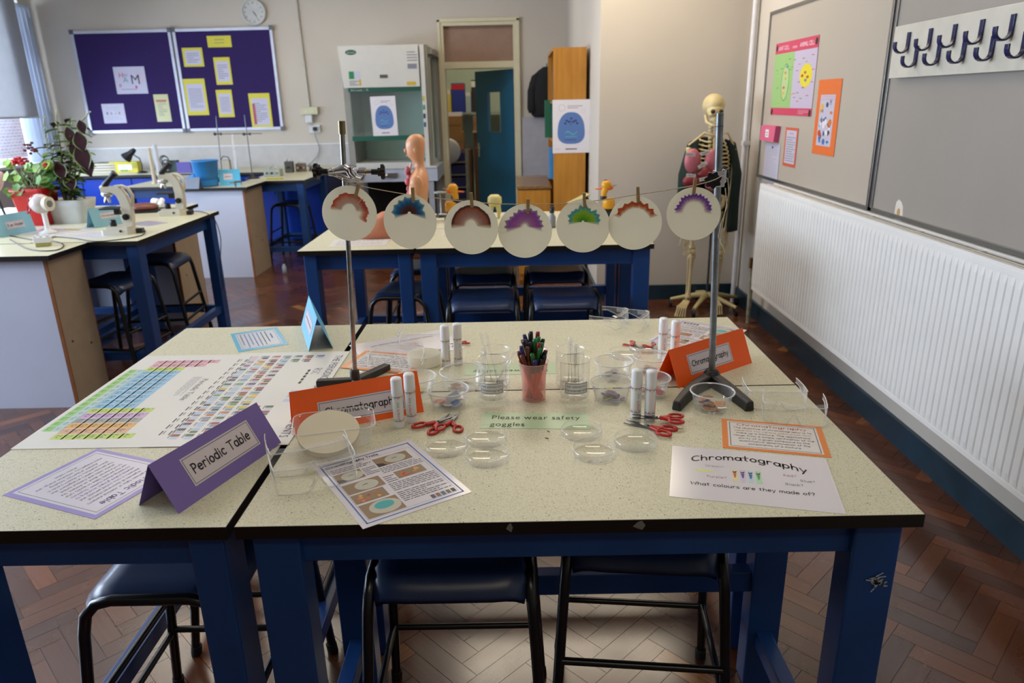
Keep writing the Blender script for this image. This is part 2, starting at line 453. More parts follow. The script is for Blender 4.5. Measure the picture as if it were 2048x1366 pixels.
def frame(mb, u0, v0, u1, v1, w, mat, fn):
    rect(mb, u0, v0, u1, v0+w, mat, fn); rect(mb, u0, v1-w, u1, v1, mat, fn)
    rect(mb, u0, v0, u0+w, v1, mat, fn); rect(mb, u1-w, v0, u1, v1, mat, fn)
def disc(mb, u, v, ru, rv, mat, fn, n=20):
    mb.add([fn(u+ru*math.cos(2*PI*i/n), v+rv*math.sin(2*PI*i/n)) for i in range(n)], [list(range(n))], mat)
def scribble(mb, u0, v0, u1, v1, rows, mat, fn, seed=0, fill=.55, gap=.25, words=True):
    """rows of word-like dashes too small to read in the photograph"""
    if not rows: return
    rd = random.Random(seed); h = (v0-v1)/rows if v0 > v1 else (v1-v0)/rows
    for r in range(rows):
        y = max(v0, v1) - (r+.5)*h
        u = u0; end = u1 if rd.random() < .75 else u0+(u1-u0)*rd.uniform(.5, .9)
        while u < end:
            w = (u1-u0)*rd.uniform(.05, .16); w = min(w, end-u)
            rect(mb, u, y-h*fill*.32, u+w, y+h*fill*.32, mat, fn); u += w+(u1-u0)*.02
WHITE = mt('paper_white', 'dcd9de', .55, var=.02)
LAM = mt('laminated_white', 'd9d5dc', .14, var=.02)
INK = mt('black_ink', '141316', .5, var=0)
GREY_INK = mt('grey_ink', '77747c', .6, var=0)
LGREY_INK = mt('light_grey_ink', 'a9a6b0', .6, var=0)
# ================================================================ the room
PLASTER = mt('cream_plaster', 'beb5a9', .75, var=.025, scale=2, bump=.05)
CEILM = mt('ceiling_white', 'd8d5cf', .8, var=.02, scale=2)
SKIRT = mt('dark_teal_gloss_paint', '14303f', .3, var=.25, scale=6)
CREAMG = mt('cream_gloss_paint', 'c9c1a4', .35, var=.03)
XL, XR, YB, YR, XS = -5.05, 2.25, 8.0, 4.55, 1.15
def wall_box(name, a, b, mat=PLASTER):
    m = MB(); m.bb(a, b, mat); return struct(m.build(name))
def floor():
    me = bpy.data.meshes.new('floor'); Lb, n = .26, 4; W = Lb/n; g = .0007
    rd = random.Random(3); vs = []; fs = []; tone = []; uvs = []
    x0, x1, y0, y1 = XL-.2, XR+.2, -6.5, 12.0
    c, s_ = math.cos(PI/4), math.sin(PI/4)
    def out(p): return (p[0]*c-p[1]*s_, p[0]*s_+p[1]*c)
    # dark bed under the blocks
    vs += [(x0, y0, -.002), (x1, y0, -.002), (x1, y1, -.002), (x0, y1, -.002)]; fs.append((0, 1, 2, 3)); tone.append(-.2); uvs += [(0, 0)]*4
    NN = 220
    for i in range(-NN, NN):
        for j in range(-NN, NN):
            d = (i-j) % (2*n)
            if d == 0: r = (i*W, j*W, i*W+Lb, j*W+W, 0)
            elif (j-i) % (2*n) == 1: r = (i*W, j*W, i*W+W, j*W+Lb, 1)
            else: continue
            cx, cy = out(((r[0]+r[2])/2, (r[1]+r[3])/2))
            if not (x0 < cx < x1 and y0 < cy < y1) or (cy > 9.2 and not -1.6 < cx < 1.6): continue
            q = [(r[0]+g, r[1]+g), (r[2]-g, r[1]+g), (r[2]-g, r[3]-g), (r[0]+g, r[3]-g)]
            k = len(vs); vs += [(*out(p), 0) for p in q]; fs.append((k, k+1, k+2, k+3))
            t = rd.gauss(.42, .15)
            if rd.random() < .018: t = rd.uniform(.85, 1.0)
            tone.append(max(.02, t)); o = rd.random()*50
            uv = [(0, 0), (Lb, 0), (Lb, W), (0, W)] if r[4] == 0 else [(0, 0), (0, W), (Lb, W), (Lb, 0)]
            uvs += [(a+o, b+o) for a, b in uv]
    me.from_pydata(vs, [], fs)
    a = me.attributes.new('tone', 'FLOAT', 'FACE'); a.data.foreach_set('value', tone)
    u = me.uv_layers.new(name='grain'); u.data.foreach_set('uv', [x for p in uvs for x in p])
    me.materials.append(floor_mat()); me.update()
    o = bpy.data.objects.new('floor', me); COL.objects.link(o); return struct(o)
floor()
wall_box('ceiling', (XL-.2, -6.5, CEIL), (XR+.2, 12, CEIL+.1), CEILM)
wall_box('wall_right', (XR, -6.5, 0), (XR+.2, YR+.2, CEIL))
wall_box('wall_alcove', (XS, YR, 0), (XR, YR+.2, CEIL))
wall_box('wall_return', (XS, YR+.2, 0), (XS+.2, YB+.2, CEIL))
wall_box('wall_rear', (XL-.2, -6.7, 0), (XR+.2, -6.5, CEIL))
# back wall with the doorway, one mesh
DX0, DX1, DZ, TZ0, TZ1 = -.285, .525, 1.925, 2.0, 2.39
m = MB(); m.bb((XL-.2, YB, 0), (DX0-.05, YB+.2, CEIL), PLASTER); m.bb((DX1+.06, YB, 0), (XS, YB+.2, CEIL), PLASTER)
m.bb((DX0-.05, YB, 2.44), (DX1+.06, YB+.2, CEIL), PLASTER); struct(m.build('wall_back'))
# left wall with two window openings
WY = [(.15, 3.6), (4.5, 7.8)]; WZ0, WZ1 = 1.0, 2.75
m = MB()
m.bb((XL-.2, -6.5, 0), (XL, YB, WZ0), PLASTER); m.bb((XL-.2, -6.5, WZ1), (XL, YB, CEIL), PLASTER)
for a, b in ((-6.5, WY[0][0]), (WY[0][1], WY[1][0]), (WY[1][1], YB)): m.bb((XL-.2, a, WZ0), (XL, b, WZ1), PLASTER)
struct(m.build('wall_left'))
GLASS = clear_mat('window_glass', body=0, edge=.05)
WFR = mt('white_window_frame', 'dadde2', .35, var=.02)
for i, (a, b) in enumerate(WY):
    w = thing('window_%d' % (i+1), 'white framed window in the left wall' + (' behind the roller blind' if i else ''), 'window', (XL-.12, (a+b)/2, WZ0))
    del w['category']; w['kind'] = 'structure'
    h = (b-a)/2; H = WZ1-WZ0
    m = MB(); t = .05
    m.bb((-.03, -h, 0), (.03, h, t), WFR); m.bb((-.03, -h, H-t), (.03, h, H), WFR)
    for k in range(4):
        y = -h+t/2+(2*h-t)*k/3; m.bb((-.03, y-t/2, t), (.03, y+t/2, H-t), WFR)
    m.build('window_frame', w)
    m = MB(); m.bb((-.004, -h+t, t), (.004, h-t, H-t), GLASS); m.build('pane', w)
m = MB(); m.bb((XL-.02, WY[1][0], WZ0-.03), (XL+.16, WY[1][1]+.05, WZ0), WFR); struct(m.build('trim_1'))
# the brick building outside
m = MB(); m.bb((-9.6, 1, -2), (-9.2, 18, 4.6), brick_mat())
tag(m.build('brick_building'), 'pinkish brick wall of the building outside the window', 'building')
# roller blind and pleated curtain
m = MB(); BL = let_through(mt('grey_blind_fabric', 'b4b5b8', .8, var=.03), .35)
bz = 1.5
m.bb((0, -1.5, bz-1), (.003, 1.5, 1.76), BL); m.bb((-.006, -1.5, bz-1.02), (.009, 1.5, bz-1), mt('blind_bar', 'c0c2c6', .4))
o = m.build('blind_sheet'); 
t = thing('roller_blind', 'grey roller blind pulled halfway down over the far left window', 'blind', (XL+.12, 6.05, 1.0))
o.parent = t
m = MB(); m.tube([(0, -1.52, 1.8), (0, 1.52, 1.8)], .03, mt('blind_tube', 'c6c8cc', .4), n=14); m.build('roller', t)
def curtain(name, label, y0, y1, z0, z1, x, n=9, amp=.022):
    m = MB(); K = n*8; C_ = let_through(mt('pale_voile', 'd3dbe8', .8, var=.03), .5) if 'pale_voile' not in _mats else _mats['pale_voile']
    vs = []
    for j in (z0, z1):
        for i in range(K+1):
            u = i/K; vs.append((amp*math.sin(u*n*2*PI), y0+(y1-y0)*u, j))
    m.add(vs, [(i, i+1, K+2+i, K+1+i) for i in range(K)], C_, True)
    o = m.build(name, loc=(x, 0, 0), solid=.003); tag(o, label, 'curtain'); return o
curtain('curtain', 'pale pleated curtain gathered at the edge of the far left window', 7.3, 7.9, .95, 2.7, XL+.06, 8)

# skirting boards
def skirt(name, a, b): return wall_box(name, a, b, SKIRT)
skirt('baseboard_right', (XR-.02, -6.5, 0), (XR, YR, .12))
skirt('baseboard_alcove', (XS, YR-.02, 0), (XR-.02, YR, .12))
skirt('baseboard_return', (XS-.02, YR, 0), (XS, YB, .12))
# boxed-in panel in the far corner and the low white rail behind the benches
m = MB(); m.bb((DX1+.09, YB-.1, 0), (XS-.02, YB, 1.36), mt('grey_lilac_paint', '9d9ba2', .5)); struct(m.build('trim_2'))
m = MB(); m.bb((XL+.02, YB-.03, .85), (-1.45, YB, 1.10), mt('white_upstand', 'b7b4b2', .5)); m.bb((XL+.02, YB-.035, 1.10), (-1.45, YB, 1.11), WFR); struct(m.build('trim_3'))

# door frame with its blind transom, and the blue door standing ajar
t = thing('door_1', 'blue door standing ajar in the cream frame beside the fume cupboard', 'door', (DX0, YB, 0)); del t['category']; t['kind'] = 'structure'
W = DX1-DX0
m = MB()
for x0, x1 in ((-.05, 0), (W, W+.06)): m.bb((x0, -.03, 0), (x1, .15, 2.44), CREAMG)
m.bb((0, -.03, DZ), (W, .15, TZ0), CREAMG); m.bb((0, -.03, TZ1), (W, .15, 2.44), CREAMG)
m.bb((-.07, -.045, 0), (-.035, 0, 2.46), CREAMG); m.bb((W+.04, -.045, 0), (W+.075, 0, 2.46), CREAMG); m.bb((-.07, -.045, 2.43), (W+.075, 0, 2.47), CREAMG)
m.build('door_frame', t, bevel=.004)
m = MB(); m.bb((0, .05, TZ0), (W, .07, TZ1), mt('transom_board', '927463', .5)); m.build('transom_panel', t)
DB = mt('blue_door_paint', '1f5d80', .35, var=.06, scale=3)
m = MB(); DW = .79   # leaf in local space: hinge at origin, runs to -x
def hole(mb, x0, x1, z0, z1, hx0, hx1, hz0, hz1, y0, y1, mat):
    mb.bb((x0, y0, z0), (hx0, y1, z1), mat); mb.bb((hx1, y0, z0), (x1, y1, z1), mat)
    mb.bb((hx0, y0, z0), (hx1, y1, hz0), mat); mb.bb((hx0, y0, hz1), (hx1, y1, z1), mat)
hole(m, -DW, 0, .01, DZ-.01, -.53, -.27, 1.18, 1.66, 0, .042, DB)
leaf = m.build('door_leaf', t, (W-.01, .1, 0), (0, 0, R(-52)))
m = MB(); m.bb((-.53, .018, 1.18), (-.27, .024, 1.66), GLASS); m.build('door_glass', leaf)
m = MB(); CH = mt('chrome', 'd0d0d2', .12, 1, var=0)
m.bb((-.765, -.008, .86), (-.725, 0, 1.04), CH); m.tube([(-.745, -.004, .97), (-.745, -.05, .97), (-.64, -.055, .97)], .009, CH); m.build('door_handle', leaf)

# store room beyond the door
GW = mt('pale_green_wall', 'a9b7a4', .8, var=.03)
m = MB(); m.bb((-1.8, 10.9, 0), (1.8, 11.0, CEIL), GW); m.bb((-1.9, YB+.2, 0), (-1.8, 11, CEIL), GW); m.bb((1.7, YB+.2, 0), (1.8, 11, CEIL), GW); struct(m.build('wall_storeroom'))
CARD = mt('cardboard', '9c7442', .8, var=.06); BROWN = mt('brown_wood', '6b4420', .5, var=.1)
def cardboard_box(x0, x1, y, z0, z1, label, d=.4):
    m = MB(); w = x1-x0; h = z1-z0
    m.bb((-w/2, 0, 0), (w/2, d, h), CARD); m.bb((-w/2-.001, -.002, h*.5-.02), (w/2+.001, 0, h*.5), mt('parcel_tape', '8a6434', .3))
    return tag(m.build('cardboard_box', loc=((x0+x1)/2, y, z0), bevel=.004), label, 'box', 'cardboard boxes in the store room')
SY = 9.6
# a tall unit standing in the store room whose top carries boxes
def sx(px, y): return at('y', y, px, 280).x
def sz(py, y): return at('y', y, 920, py).z
a, b = sx(884, SY), sx(926, SY)
z1, z2, z3 = sz(232, SY), sz(264, SY), sz(300, SY)
m = MB(); m.bb((-.26, 0, 0), (.26, .45, z3), BROWN); m.bb((-.25, -.012, .05), (-.005, 0, z3-.03), mt('brown_door', '7a5026', .45)); m.bb((.005, -.012, .05), (.25, 0, z3-.03), mt('brown_door', '7a5026', .45))
tag(m.build('store_cupboard', loc=((a+b)/2, SY, 0)), 'brown wooden cupboard seen through the doorway under two cardboard boxes', 'cupboard')
cardboard_box(a, b, SY, z3, z2, 'lower cardboard box stacked on the cupboard in the store room')
cardboard_box(a, b-.02, SY, z2, z1, 'upper cardboard box in the store room with white paper on top')
m = MB(); m.bb((-.14, -.1, 0), (.14, .1, .05), WHITE); tag(m.build('paper_stack', loc=((a+b)/2, SY+.12, z1)), 'stack of white paper on the upper cardboard box', 'paper')
a2, b2 = max(sx(927, SY+.1), (a+b)/2+.30), sx(952, SY+.1)+.06; z4 = sz(266, SY+.1)
m = MB(); m.bb((a2, SY+.1, 0), (b2+.1, SY+.6, z4), BROWN); m.bb((a2-.01, SY+.08, z4), (b2+.12, SY+.6, z4+.02), mt('brown_top', 'b9a58a', .4))
tag(m.build('filing_unit'), 'brown wooden unit right of the cardboard boxes in the store room', 'cabinet')
cardboard_box(a2, b2-.03, SY+.12, z4+.022, z4+.022+.2, 'small brown cardboard box on the right hand unit in the store room', .25)
# blue and red packaged bottle box on a shelf
m = MB(); SH = mt('grey_shelf', '8b8f8a', .5)
zs = sz(228, 10.3); m.bb((-1.0, 10.3, zs), (.35, 10.85, zs+.02), SH); m.bb((-1.0, 10.3, 0), (-.96, 10.85, zs), SH); m.bb((.31, 10.3, 0), (.35, 10.85, zs), SH)
tag(m.build('storage_shelf'), 'grey shelf in the store room carrying boxes and packages', 'shelf')
rd = random.Random(5); x = sx(890, 10.35)
for k, (c, w, h) in enumerate((('b7a24a', .12, .34), ('1c2f7c', .2, .42), ('8c9aa0', .08, .3), ('25262a', .1, .46), ('c9c9c0', .1, .25))):
    m = MB(); pm = mt('package_%s' % c, c, .4); m.bb((-w/2, 0, 0), (w/2, .2, h), pm)
    m.bb((-w/2*.98, -.003, h*.78), (w/2*.98, 0, h*.96), mt('package_red', 'a02020', .4) if k == 1 else mt('package_pale', 'b9b9b4', .4))
    tag(m.build('package', loc=(x+w/2, 10.35, zs+.02), bevel=.003), ('narrow yellow', 'blue box with red band', 'grey', 'black', 'off white')[k]+' package on the store room shelf', 'package', 'packages on the store room shelf'); x += w+.01
# trolley of blue trays and white fan
t = thing('tray_trolley', 'grey trolley of dark blue trays seen through the doorway', 'trolley', (sx(912, 9.1), 9.1, 0))
m = MB()
tw = (sx(930, 9.1)-sx(892, 9.1))/2
zt = sz(300, 9.1)
for sx_ in (-1, 1):
    for yy in (0, .4): m.bb((sx_*tw-.012, yy-.012, .03), (sx_*tw+.012, yy+.012, zt), mt('trolley_grey', '8d8f82', .5))
for k in range(6): m.bb((-tw, 0, zt-.17*k-.17), (tw, .4, zt-.17*k-.155), mt('trolley_grey', '8d8f82', .5))
m.build('trolley_frame', t)
for k in range(5):
    m = MB(); m.bb((-tw+.02, -.01, zt-.17*k-.15), (tw-.02, .38, zt-.17*k-.035), mt('navy_tray', '161a55', .4)); m.build('tray', t, bevel=.004)
t = thing('fan', 'white round fan standing in front of the boxes in the store room', 'fan', (sx(895, 8.9), 8.9, 0))
zc = sz(302, 8.9); m = MB(); m.cyl((0, 0, .04), (0, 0, zc-.15), .015, WFR); m.lathe([(0, .0), (.18, .0), (.18, .03), (0, .05)], WFR); m.build('fan_stand', t)
m = MB(); m.ell((0, 0, zc), (.17, .07, .17), mt('fan_cage', 'a9abb0', .4), 20, 10); m.ell((0, -.06, zc), (.04, .03, .04), WFR); m.build('fan_head', t)

# ================================================================ ceiling lamps
DIFF = bpy.data.materials.new('lamp_diffuser'); DIFF.use_nodes = True
DIFF.node_tree.nodes['Principled BSDF'].inputs['Emission Color'].default_value = (1, .93, .8, 1)
DIFF.node_tree.nodes['Principled BSDF'].inputs['Emission Strength'].default_value = 3
for i, (x, y, lw_, ld_, watt) in enumerate(LAMPS):
    t = thing('ceiling_lamp', 'long white ceiling lamp with a glowing diffuser', 'lamp', (x, y, CEIL), group='ceiling lamps')  # the one behind the camera is an added fill lamp
    m = MB(); m.bb((-lw_-.02, -ld_-.02, -.05), (lw_+.02, ld_+.02, 0), WFR); m.build('lamp_body', t)
    m = MB(); m.bb((-lw_, -ld_, -.07), (lw_, ld_, -.05), DIFF); m.build('diffuser', t)
    area('lamp_light', (x, y, CEIL-.09), (0, 0, 0), 2*lw_, 2*ld_, watt, (1, .80, .54))

# ================================================================ lab tables
TOPM = laminate()
EDGE = mt('black_edge', '121110', .35, var=.1)
BLUE = mt('blue_steel_paint', '153f7a', .38, var=.14, scale=5)
def lab_table(w, d, label, loc, group, rot=0, marks=False, name='lab_table', leg=.065, stretch=True):
    t = thing(name, label, 'table', loc, rot, group)
    m = MB(); T = .025
    m.box((0, 0, TZ-T/2), (w-.002, d-.002, T), EDGE)
    m.add([(-w/2+.002, -d/2+.002, TZ), (w/2-.002, -d/2+.002, TZ), (w/2-.002, d/2-.002, TZ), (-w/2+.002, d/2-.002, TZ)], [(0, 1, 2, 3)], TOPM)
    # lift the laminate a hair above the edged slab
    m.v[-4:] = [(a, b, TZ+.0002) for a, b, c in m.v[-4:]]
    m.build('table_top', t)
    m = MB(); ix, iy = w/2-.07, d/2-.07; A = .085; z1 = TZ-T
    for s in (-1, 1):
        m.bb((-ix, s*(iy)-.015, z1-A), (ix, s*(iy)+.015, z1), BLUE); m.bb((s*ix-.015, -iy, z1-A), (s*ix+.015, iy, z1), BLUE)
    m.build('apron', t, bevel=.002)
    for sx_ in (-1, 1):
        for sy in (-1, 1):
            m = MB(); m.box((sx_*(w/2-.055), sy*(d/2-.07), (z1)/2), (leg+.02 if w > d else leg, leg if w > d else leg+.02, z1), BLUE); m.build('leg', t, bevel=.004)
    if stretch:
        m = MB()
        if w > d:
            for s in (-1, 1): m.bb((s*(w/2-.055)-.02, -d/2+.08, .13), (s*(w/2-.055)+.02, d/2-.08, .18), BLUE)
            m.bb((-w/2+.07, d/2-.09, .3), (w/2-.07, d/2-.05, .36), BLUE)
        else:
            for s in (-1, 1): m.bb((-w/2+.08, s*(d/2-.07)-.02, .13), (w/2-.08, s*(d/2-.07)+.02, .18), BLUE)
            for s in (-1, 1): m.bb((s*(w/2-.06)-.02, -d/2+.08, .13), (s*(w/2-.06)+.02, d/2-.08, .18), BLUE)
        m.build('stretcher', t, bevel=.002)
    return t
G1 = 'lab tables of the foreground island'
ft = lab_table(1.2, .6, 'speckled cream lab table nearest the camera with blue legs and safety notice', (.6, .3, 0), G1)
# chips in the black edge and the scratched white mark on the right leg
CHIP = mt('chipped_edge', '6d6c68', .7)
m = MB()
for x, s in ((-.12, .006), (.105, .011)):
    m.prism([(x-s, -.012), (x-s*.3, -.004), (x+s*.4, -.001), (x+s, -.01), (x+s*.5, -.019), (x-s*.2, -.016)], 0, .0006, CHIP, M=Matrix.Translation((0, -.3002, TZ)) @ Matrix.Rotation(R(90), 4, 'X'))
m.build('edge_chip', ft)
m = MB(); Ms = Matrix.Translation((.555, -.2645-.001, 0)) @ Matrix.Rotation(R(90), 4, 'X')
rd = random.Random(4); WM = mt('scratched_white', 'a8b0b4', .7)
for k in range(13):
    a = rd.uniform(0, PI); r_ = rd.uniform(.006, .021); cx, cz = rd.gauss(0, .004), .69+rd.gauss(0, .006)
    dx, dz = math.cos(a)*r_, math.sin(a)*r_
    nx, nz = -math.sin(a)*.0012, math.cos(a)*.0012
    m.add([Ms @ Vector((cx-dx-nx, cz-dz-nz, 0)), Ms @ Vector((cx+dx-nx, cz+dz-nz, 0)), Ms @ Vector((cx+dx+nx, cz+dz+nz, 0)), Ms @ Vector((cx-dx+nx, cz-dz+nz, 0))], [(0, 1, 2, 3)], WM)
m.build('scratch_mark', ft)
lab_table(1.2, .6, 'speckled lab table directly behind the front one, carrying the far glue sticks', (.6, .902, 0), G1)
lab_table(.588, 1.2, 'speckled lab table on the left carrying the periodic table posters', (-.306, .6, 0), G1)
G2 = 'lab tables of the middle island'
lab_table(1.2, .6, 'middle island table with two navy stools tucked under its front', (.6, 2.79, 0), G2)
lab_table(1.2, .6, 'middle island table at the rear carrying the bare torso model', (.6, 3.392, 0), G2)
lab_table(.59, 1.2, 'middle island table on the left under the hanging paper circles', (-.305, 3.09, 0), G2)
G3 = 'lab tables of the left island'
lab_table(.6, 1.17, 'left island table with the two microscopes along its edge', (-1.9, 3.47, 0), G3)
lab_table(.598, 1.17, 'left island table carrying the white planter', (-2.501, 3.47, 0), G3)
lab_table(.598, 1.17, 'left island table carrying the red plant pot', (-3.102, 3.47, 0), G3)
G4 = 'lab tables of the far left benches'
lab_table(.6, 1.0, 'far lab table with electrical kit near the wall socket', (-1.87, 6.65, 0), G4)
lab_table(.6, 1.2, 'far lab table left of the blue bucket with a pointed corner in view', (-2.92, 6.4, 0), G4)

# ---------------------------------------------------------------- cabinets
WLAM = mt('white_melamine', 'bcc2d6', .35, var=.03, scale=3)
BEI = mt('beige_panel', 'a3927c', .5, var=.05)
WEDGE = mt('worn_wood_edge', '7c4a22', .5, var=.2)
def end_cabinet(label, x0, x1, y0, y1, over=.04):
    t = thing('base_cabinet', label, 'cabinet', ((x0+x1)/2, (y0+y1)/2, 0), group='white end cabinets of the benches')
    w, d = (x1-x0)/2, (y1-y0)/2
    m = MB(); m.bb((-w, -d+.002, 0), (w-.02, d, TZ-.025), BEI); m.build('carcass', t)
    m = MB(); m.bb((-w, -d-.012, 0), (w-.018, -d+.002, TZ-.03), WLAM); m.build('front_panel', t)
    m = MB(); m.bb((w-.018, -d-.006, 0), (w, d, TZ-.027), BEI); m.bb((w-.0185, -d-.012, 0), (w+.0008, -d-.006, TZ-.027), WEDGE); m.bb((w-.018, d-.005, 0), (w+.0008, d+.001, TZ-.027), WEDGE); m.build('side_panel', t)
    m = MB()
    for yy, zz in ((-.1, .36), (.06, .3)): m.cyl((w, yy, zz), (w+.004, yy, zz), .006, mt('screw_cap', '4a4038', .6))
    m.build('screw_cap', t)
    m = MB(); m.bb((-w, -d-.05, TZ-.025), (w+over, d+.01, TZ-.0001), EDGE); m.bb((-w+.002, -d-.048, TZ-.0001), (w+over-.002, d+.008, TZ+.0002), TOPM); m.build('worktop', t)
    return t
end_cabinet('white end cabinet with beige side, largest and nearest at the left edge', -3.4, -1.91, 2.56, 2.865)
end_cabinet('white end cabinet behind the microscope table, mostly hidden by stools', -3.4, -1.97, 4.1, 4.48)
end_cabinet('white end cabinet under the blue bucket in the middle distance', -2.6, -1.99, 5.66, 6.13)
# wall bench with blue cupboards
t = thing('wall_bench', 'long wall bench with bright blue cupboard doors under the noticeboards', 'bench', (0, 7.2, 0))
BC = mt('royal_blue_door', '1440b4', .35, var=.05)
m = MB(); m.bb((XL+.06, .04, 0), (-1.62, .76, TZ-.03), mt('navy_carcass', '12235c', .5)); m.build('carcass', t)
m = MB(); m.bb((XL+.06, -.02, TZ-.03), (-1.6, .77, TZ-.0001), EDGE); m.bb((XL+.062, -.018, TZ-.0001), (-1.602, .768, TZ+.0002), TOPM); m.build('worktop', t)
x = XL+.1
while x < -1.7:
    x1 = min(x+.56, -1.64)
    m = MB(); m.bb((x, .02, .08), (x1-.01, .04, TZ-.045), BC); d_ = m.build('door', t, bevel=.002)
    m = MB(); m.tube([(x1-.06, .0, .7), (x1-.06, -.02, .7), (x1-.06, -.02, .6), (x1-.06, .0, .6)], .005, mt('dark_handle', '15224a', .4)); m.build('handle', d_)
    x += .56

# ================================================================ stools
NAVY = mt('navy_polypropylene', '1c2f55', .34, var=.08, scale=20, bump=.1)
BLKT = mt('black_tube', '0d0e12', .28, var=.05)
def stool():
    t = thing('lab_stool', 'x', 'stool')
    # seat: rounded slab, waterfall front and back
    m = MB(); nx, ny = 16, 12; vs = []; hw, hd = .175, .165; Z = .60
    def pt(i, j, dz):
        u = -1+2*i/nx; v = -1+2*j/ny
        # superellipse-like rounded corners
        x = hw*u*(1-.09*abs(v)**6); y = hd*v*(1-.10*abs(u)**6)
        z = Z - .045*max(0, abs(v)-.62)**2/.1444 - .018*max(0, abs(u)-.75)**2/.0625 - .010*(1-u*u)*(1-v*v)
        return Vector((x, y, z+dz))
    for dz in (0, -.014):
        for j in range(ny+1):
            for i in range(nx+1): vs.append(pt(i, j, dz))
    k = (nx+1)*(ny+1); fs = []
    for j in range(ny):
        for i in range(nx):
            a = j*(nx+1)+i; fs += [(a, a+1, a+nx+2, a+nx+1), (k+a, k+a+nx+1, k+a+nx+2, k+a+1)]
    ring = [i for i in range(nx+1)] + [(j+1)*(nx+1)-1 for j in range(1, ny+1)] + [ny*(nx+1)+i for i in range(nx-1, -1, -1)] + [j*(nx+1) for j in range(ny-1, 0, -1)]
    for q in range(len(ring)): a, b = ring[q], ring[(q+1) % len(ring)]; fs.append((b, a, k+a, k+b))
    m.add(vs, fs, NAVY, True); m.build('seat', t)
    for s in (-1, 1):
        m = MB(); pts = []
        for (y, z, x) in ((-.205, .004, .205), (-.15, .50, .178), (-.14, .545, .174), (-.115, .572, .172), (-.08, .58, .17), (.08, .58, .17), (.115, .572, .172), (.14, .545, .174), (.15, .50, .178), (.205, .004, .205)):
            pts.append((s*x, y, z))
        m.tube(pts, .0125, BLKT, n=10); fr = m.build('side_frame', t)
    for yy, sg in ((.172, 1), (-.172, -1)):
        m = MB(); m.tube([(-.189, yy*1.02, .30), (.189, yy*1.02, .30)], .009, BLKT); m.build('stretcher', t)
        m = MB(); m.tube([(-.194, yy*1.075, .19), (.194, yy*1.075, .19)], .009, BLKT); m.build('stretcher', t)
    for sx_ in (-1, 1):
        m = MB(); m.tube([(sx_*.194, -.18, .20), (sx_*.194, .18, .20)], .009, BLKT); m.build('stretcher', t)
        for sy in (-1, 1):
            m = MB(); m.tube([(sx_*.2046, sy*.204, 0), (sx_*.2028, sy*.2, .03)], .0155, mt('rubber_foot', '101010', .7), n=10); m.build('foot', t)
    m = MB()
    for yy in (-.07, .07): m.tube([(-.17, yy, .578), (.17, yy, .578)], .009, BLKT)
    m.build('seat_rail', t)
    return t
st = stool(); used = []
def place_stool(x, y, rz, label, group):
    if not used: st.location = (x, y, 0); st.rotation_euler = (0, 0, rz); st['label'] = label; st['group'] = group; used.append(1); return st
    return dup(st, (x, y, 0), rz, label, group)
GA, GB, GC = 'stools under the foreground island', 'stools under the middle island', 'stools under the left benches'
place_stool(-.27, .33, R(90), 'navy stool under the left table, its seat in clear view below the purple sign', GA)
place_stool(-.27, .86, R(90), 'stool further back under the left table, behind the nearest navy stool', GA)
place_stool(.345, .345, R(0), 'navy stool under the left half of the front table', GA)
place_stool(.79, .43, R(-6), 'dark stool under the right half of the front table', GA)
place_stool(.33, 2.56, 0, 'blue stool at the front of the middle island, left of the pair', GB)
place_stool(.75, 2.56, 0, 'blue stool at the front of the middle island, right of the pair', GB)
place_stool(.315, 3.1, 0, 'dark stool behind the front left stool of the middle island', GB)
place_stool(.74, 3.12, 0, 'dark stool behind the front right stool of the middle island', GB)
place_stool(-.10, 2.72, R(84), 'black stool between the blue legs at the left of the middle island, nearer one', GB)
place_stool(-.10, 3.3, R(90), 'black stool between the blue legs at the left of the middle island, further one', GB)
place_stool(-1.92, 3.13, R(82), 'black stool under the microscope table, nearer the camera', GC)
place_stool(-1.92, 3.72, R(95), 'black stool under the microscope table, further from the camera', GC)
place_stool(-1.86, 6.55, R(90), 'black stool in the shade under the far lab table', GC)
place_stool(-1.86, 7.0 - .0, R(90), 'hindmost black stool in the shade under the far lab table', GC) if False else None

# ================================================================ radiator, boards and hooks on the right wall
RADW = mt('radiator_white', 'e2e0dc', .35, var=.02)
ry0, ry1, rz0, rz1, rx = -.6, 3.74, .28, .985, 2.125
t = thing('radiator', 'long white ribbed radiator along the right wall', 'radiator', (XR, (ry0+ry1)/2, 0))
h = (ry1-ry0)/2
m = MB(); n = 110; prof = []
vs = []; fs = []
pts = []
for k in range(n):
    y = -h+2*h*k/n; p = 2*h/n
    pts += [(y, 0), (y+p*.45, 0), (y+p*.55, -.0045), (y+p*.9, -.0045)]
pts.append((h, 0))
x_ = rx-XR
zs = [(rz0+.02, .008), (rz0+.05, 0), (rz1-.05, 0), (rz1-.02, .008)]
for j, (z, flat_) in enumerate(zs):
    for (y, dx) in pts: vs.append((x_ + (dx if flat_ == 0 else 0), y, z))
K = len(pts)
for j in range(3):
    for i in range(K-1): fs.append((j*K+i, j*K+i+1, (j+1)*K+i+1, (j+1)*K+i))
m.add(vs, fs, RADW)
m.bb((x_-.001, -h, rz0), (x_+.008, h, rz0+.02), RADW); m.bb((x_-.001, -h, rz1-.02), (x_+.008, h, rz1), RADW)
m.build('front_panel', t)
m = MB(); m.bb((x_+.008, -h, rz0), (x_+.1, -h+.012, rz1), RADW); m.bb((x_+.008, h-.012, rz0), (x_+.1, h, rz1), RADW); m.bb((x_+.1, -h, rz0), (x_+.112, h, rz1), RADW); m.build('casing', t)
m = MB()
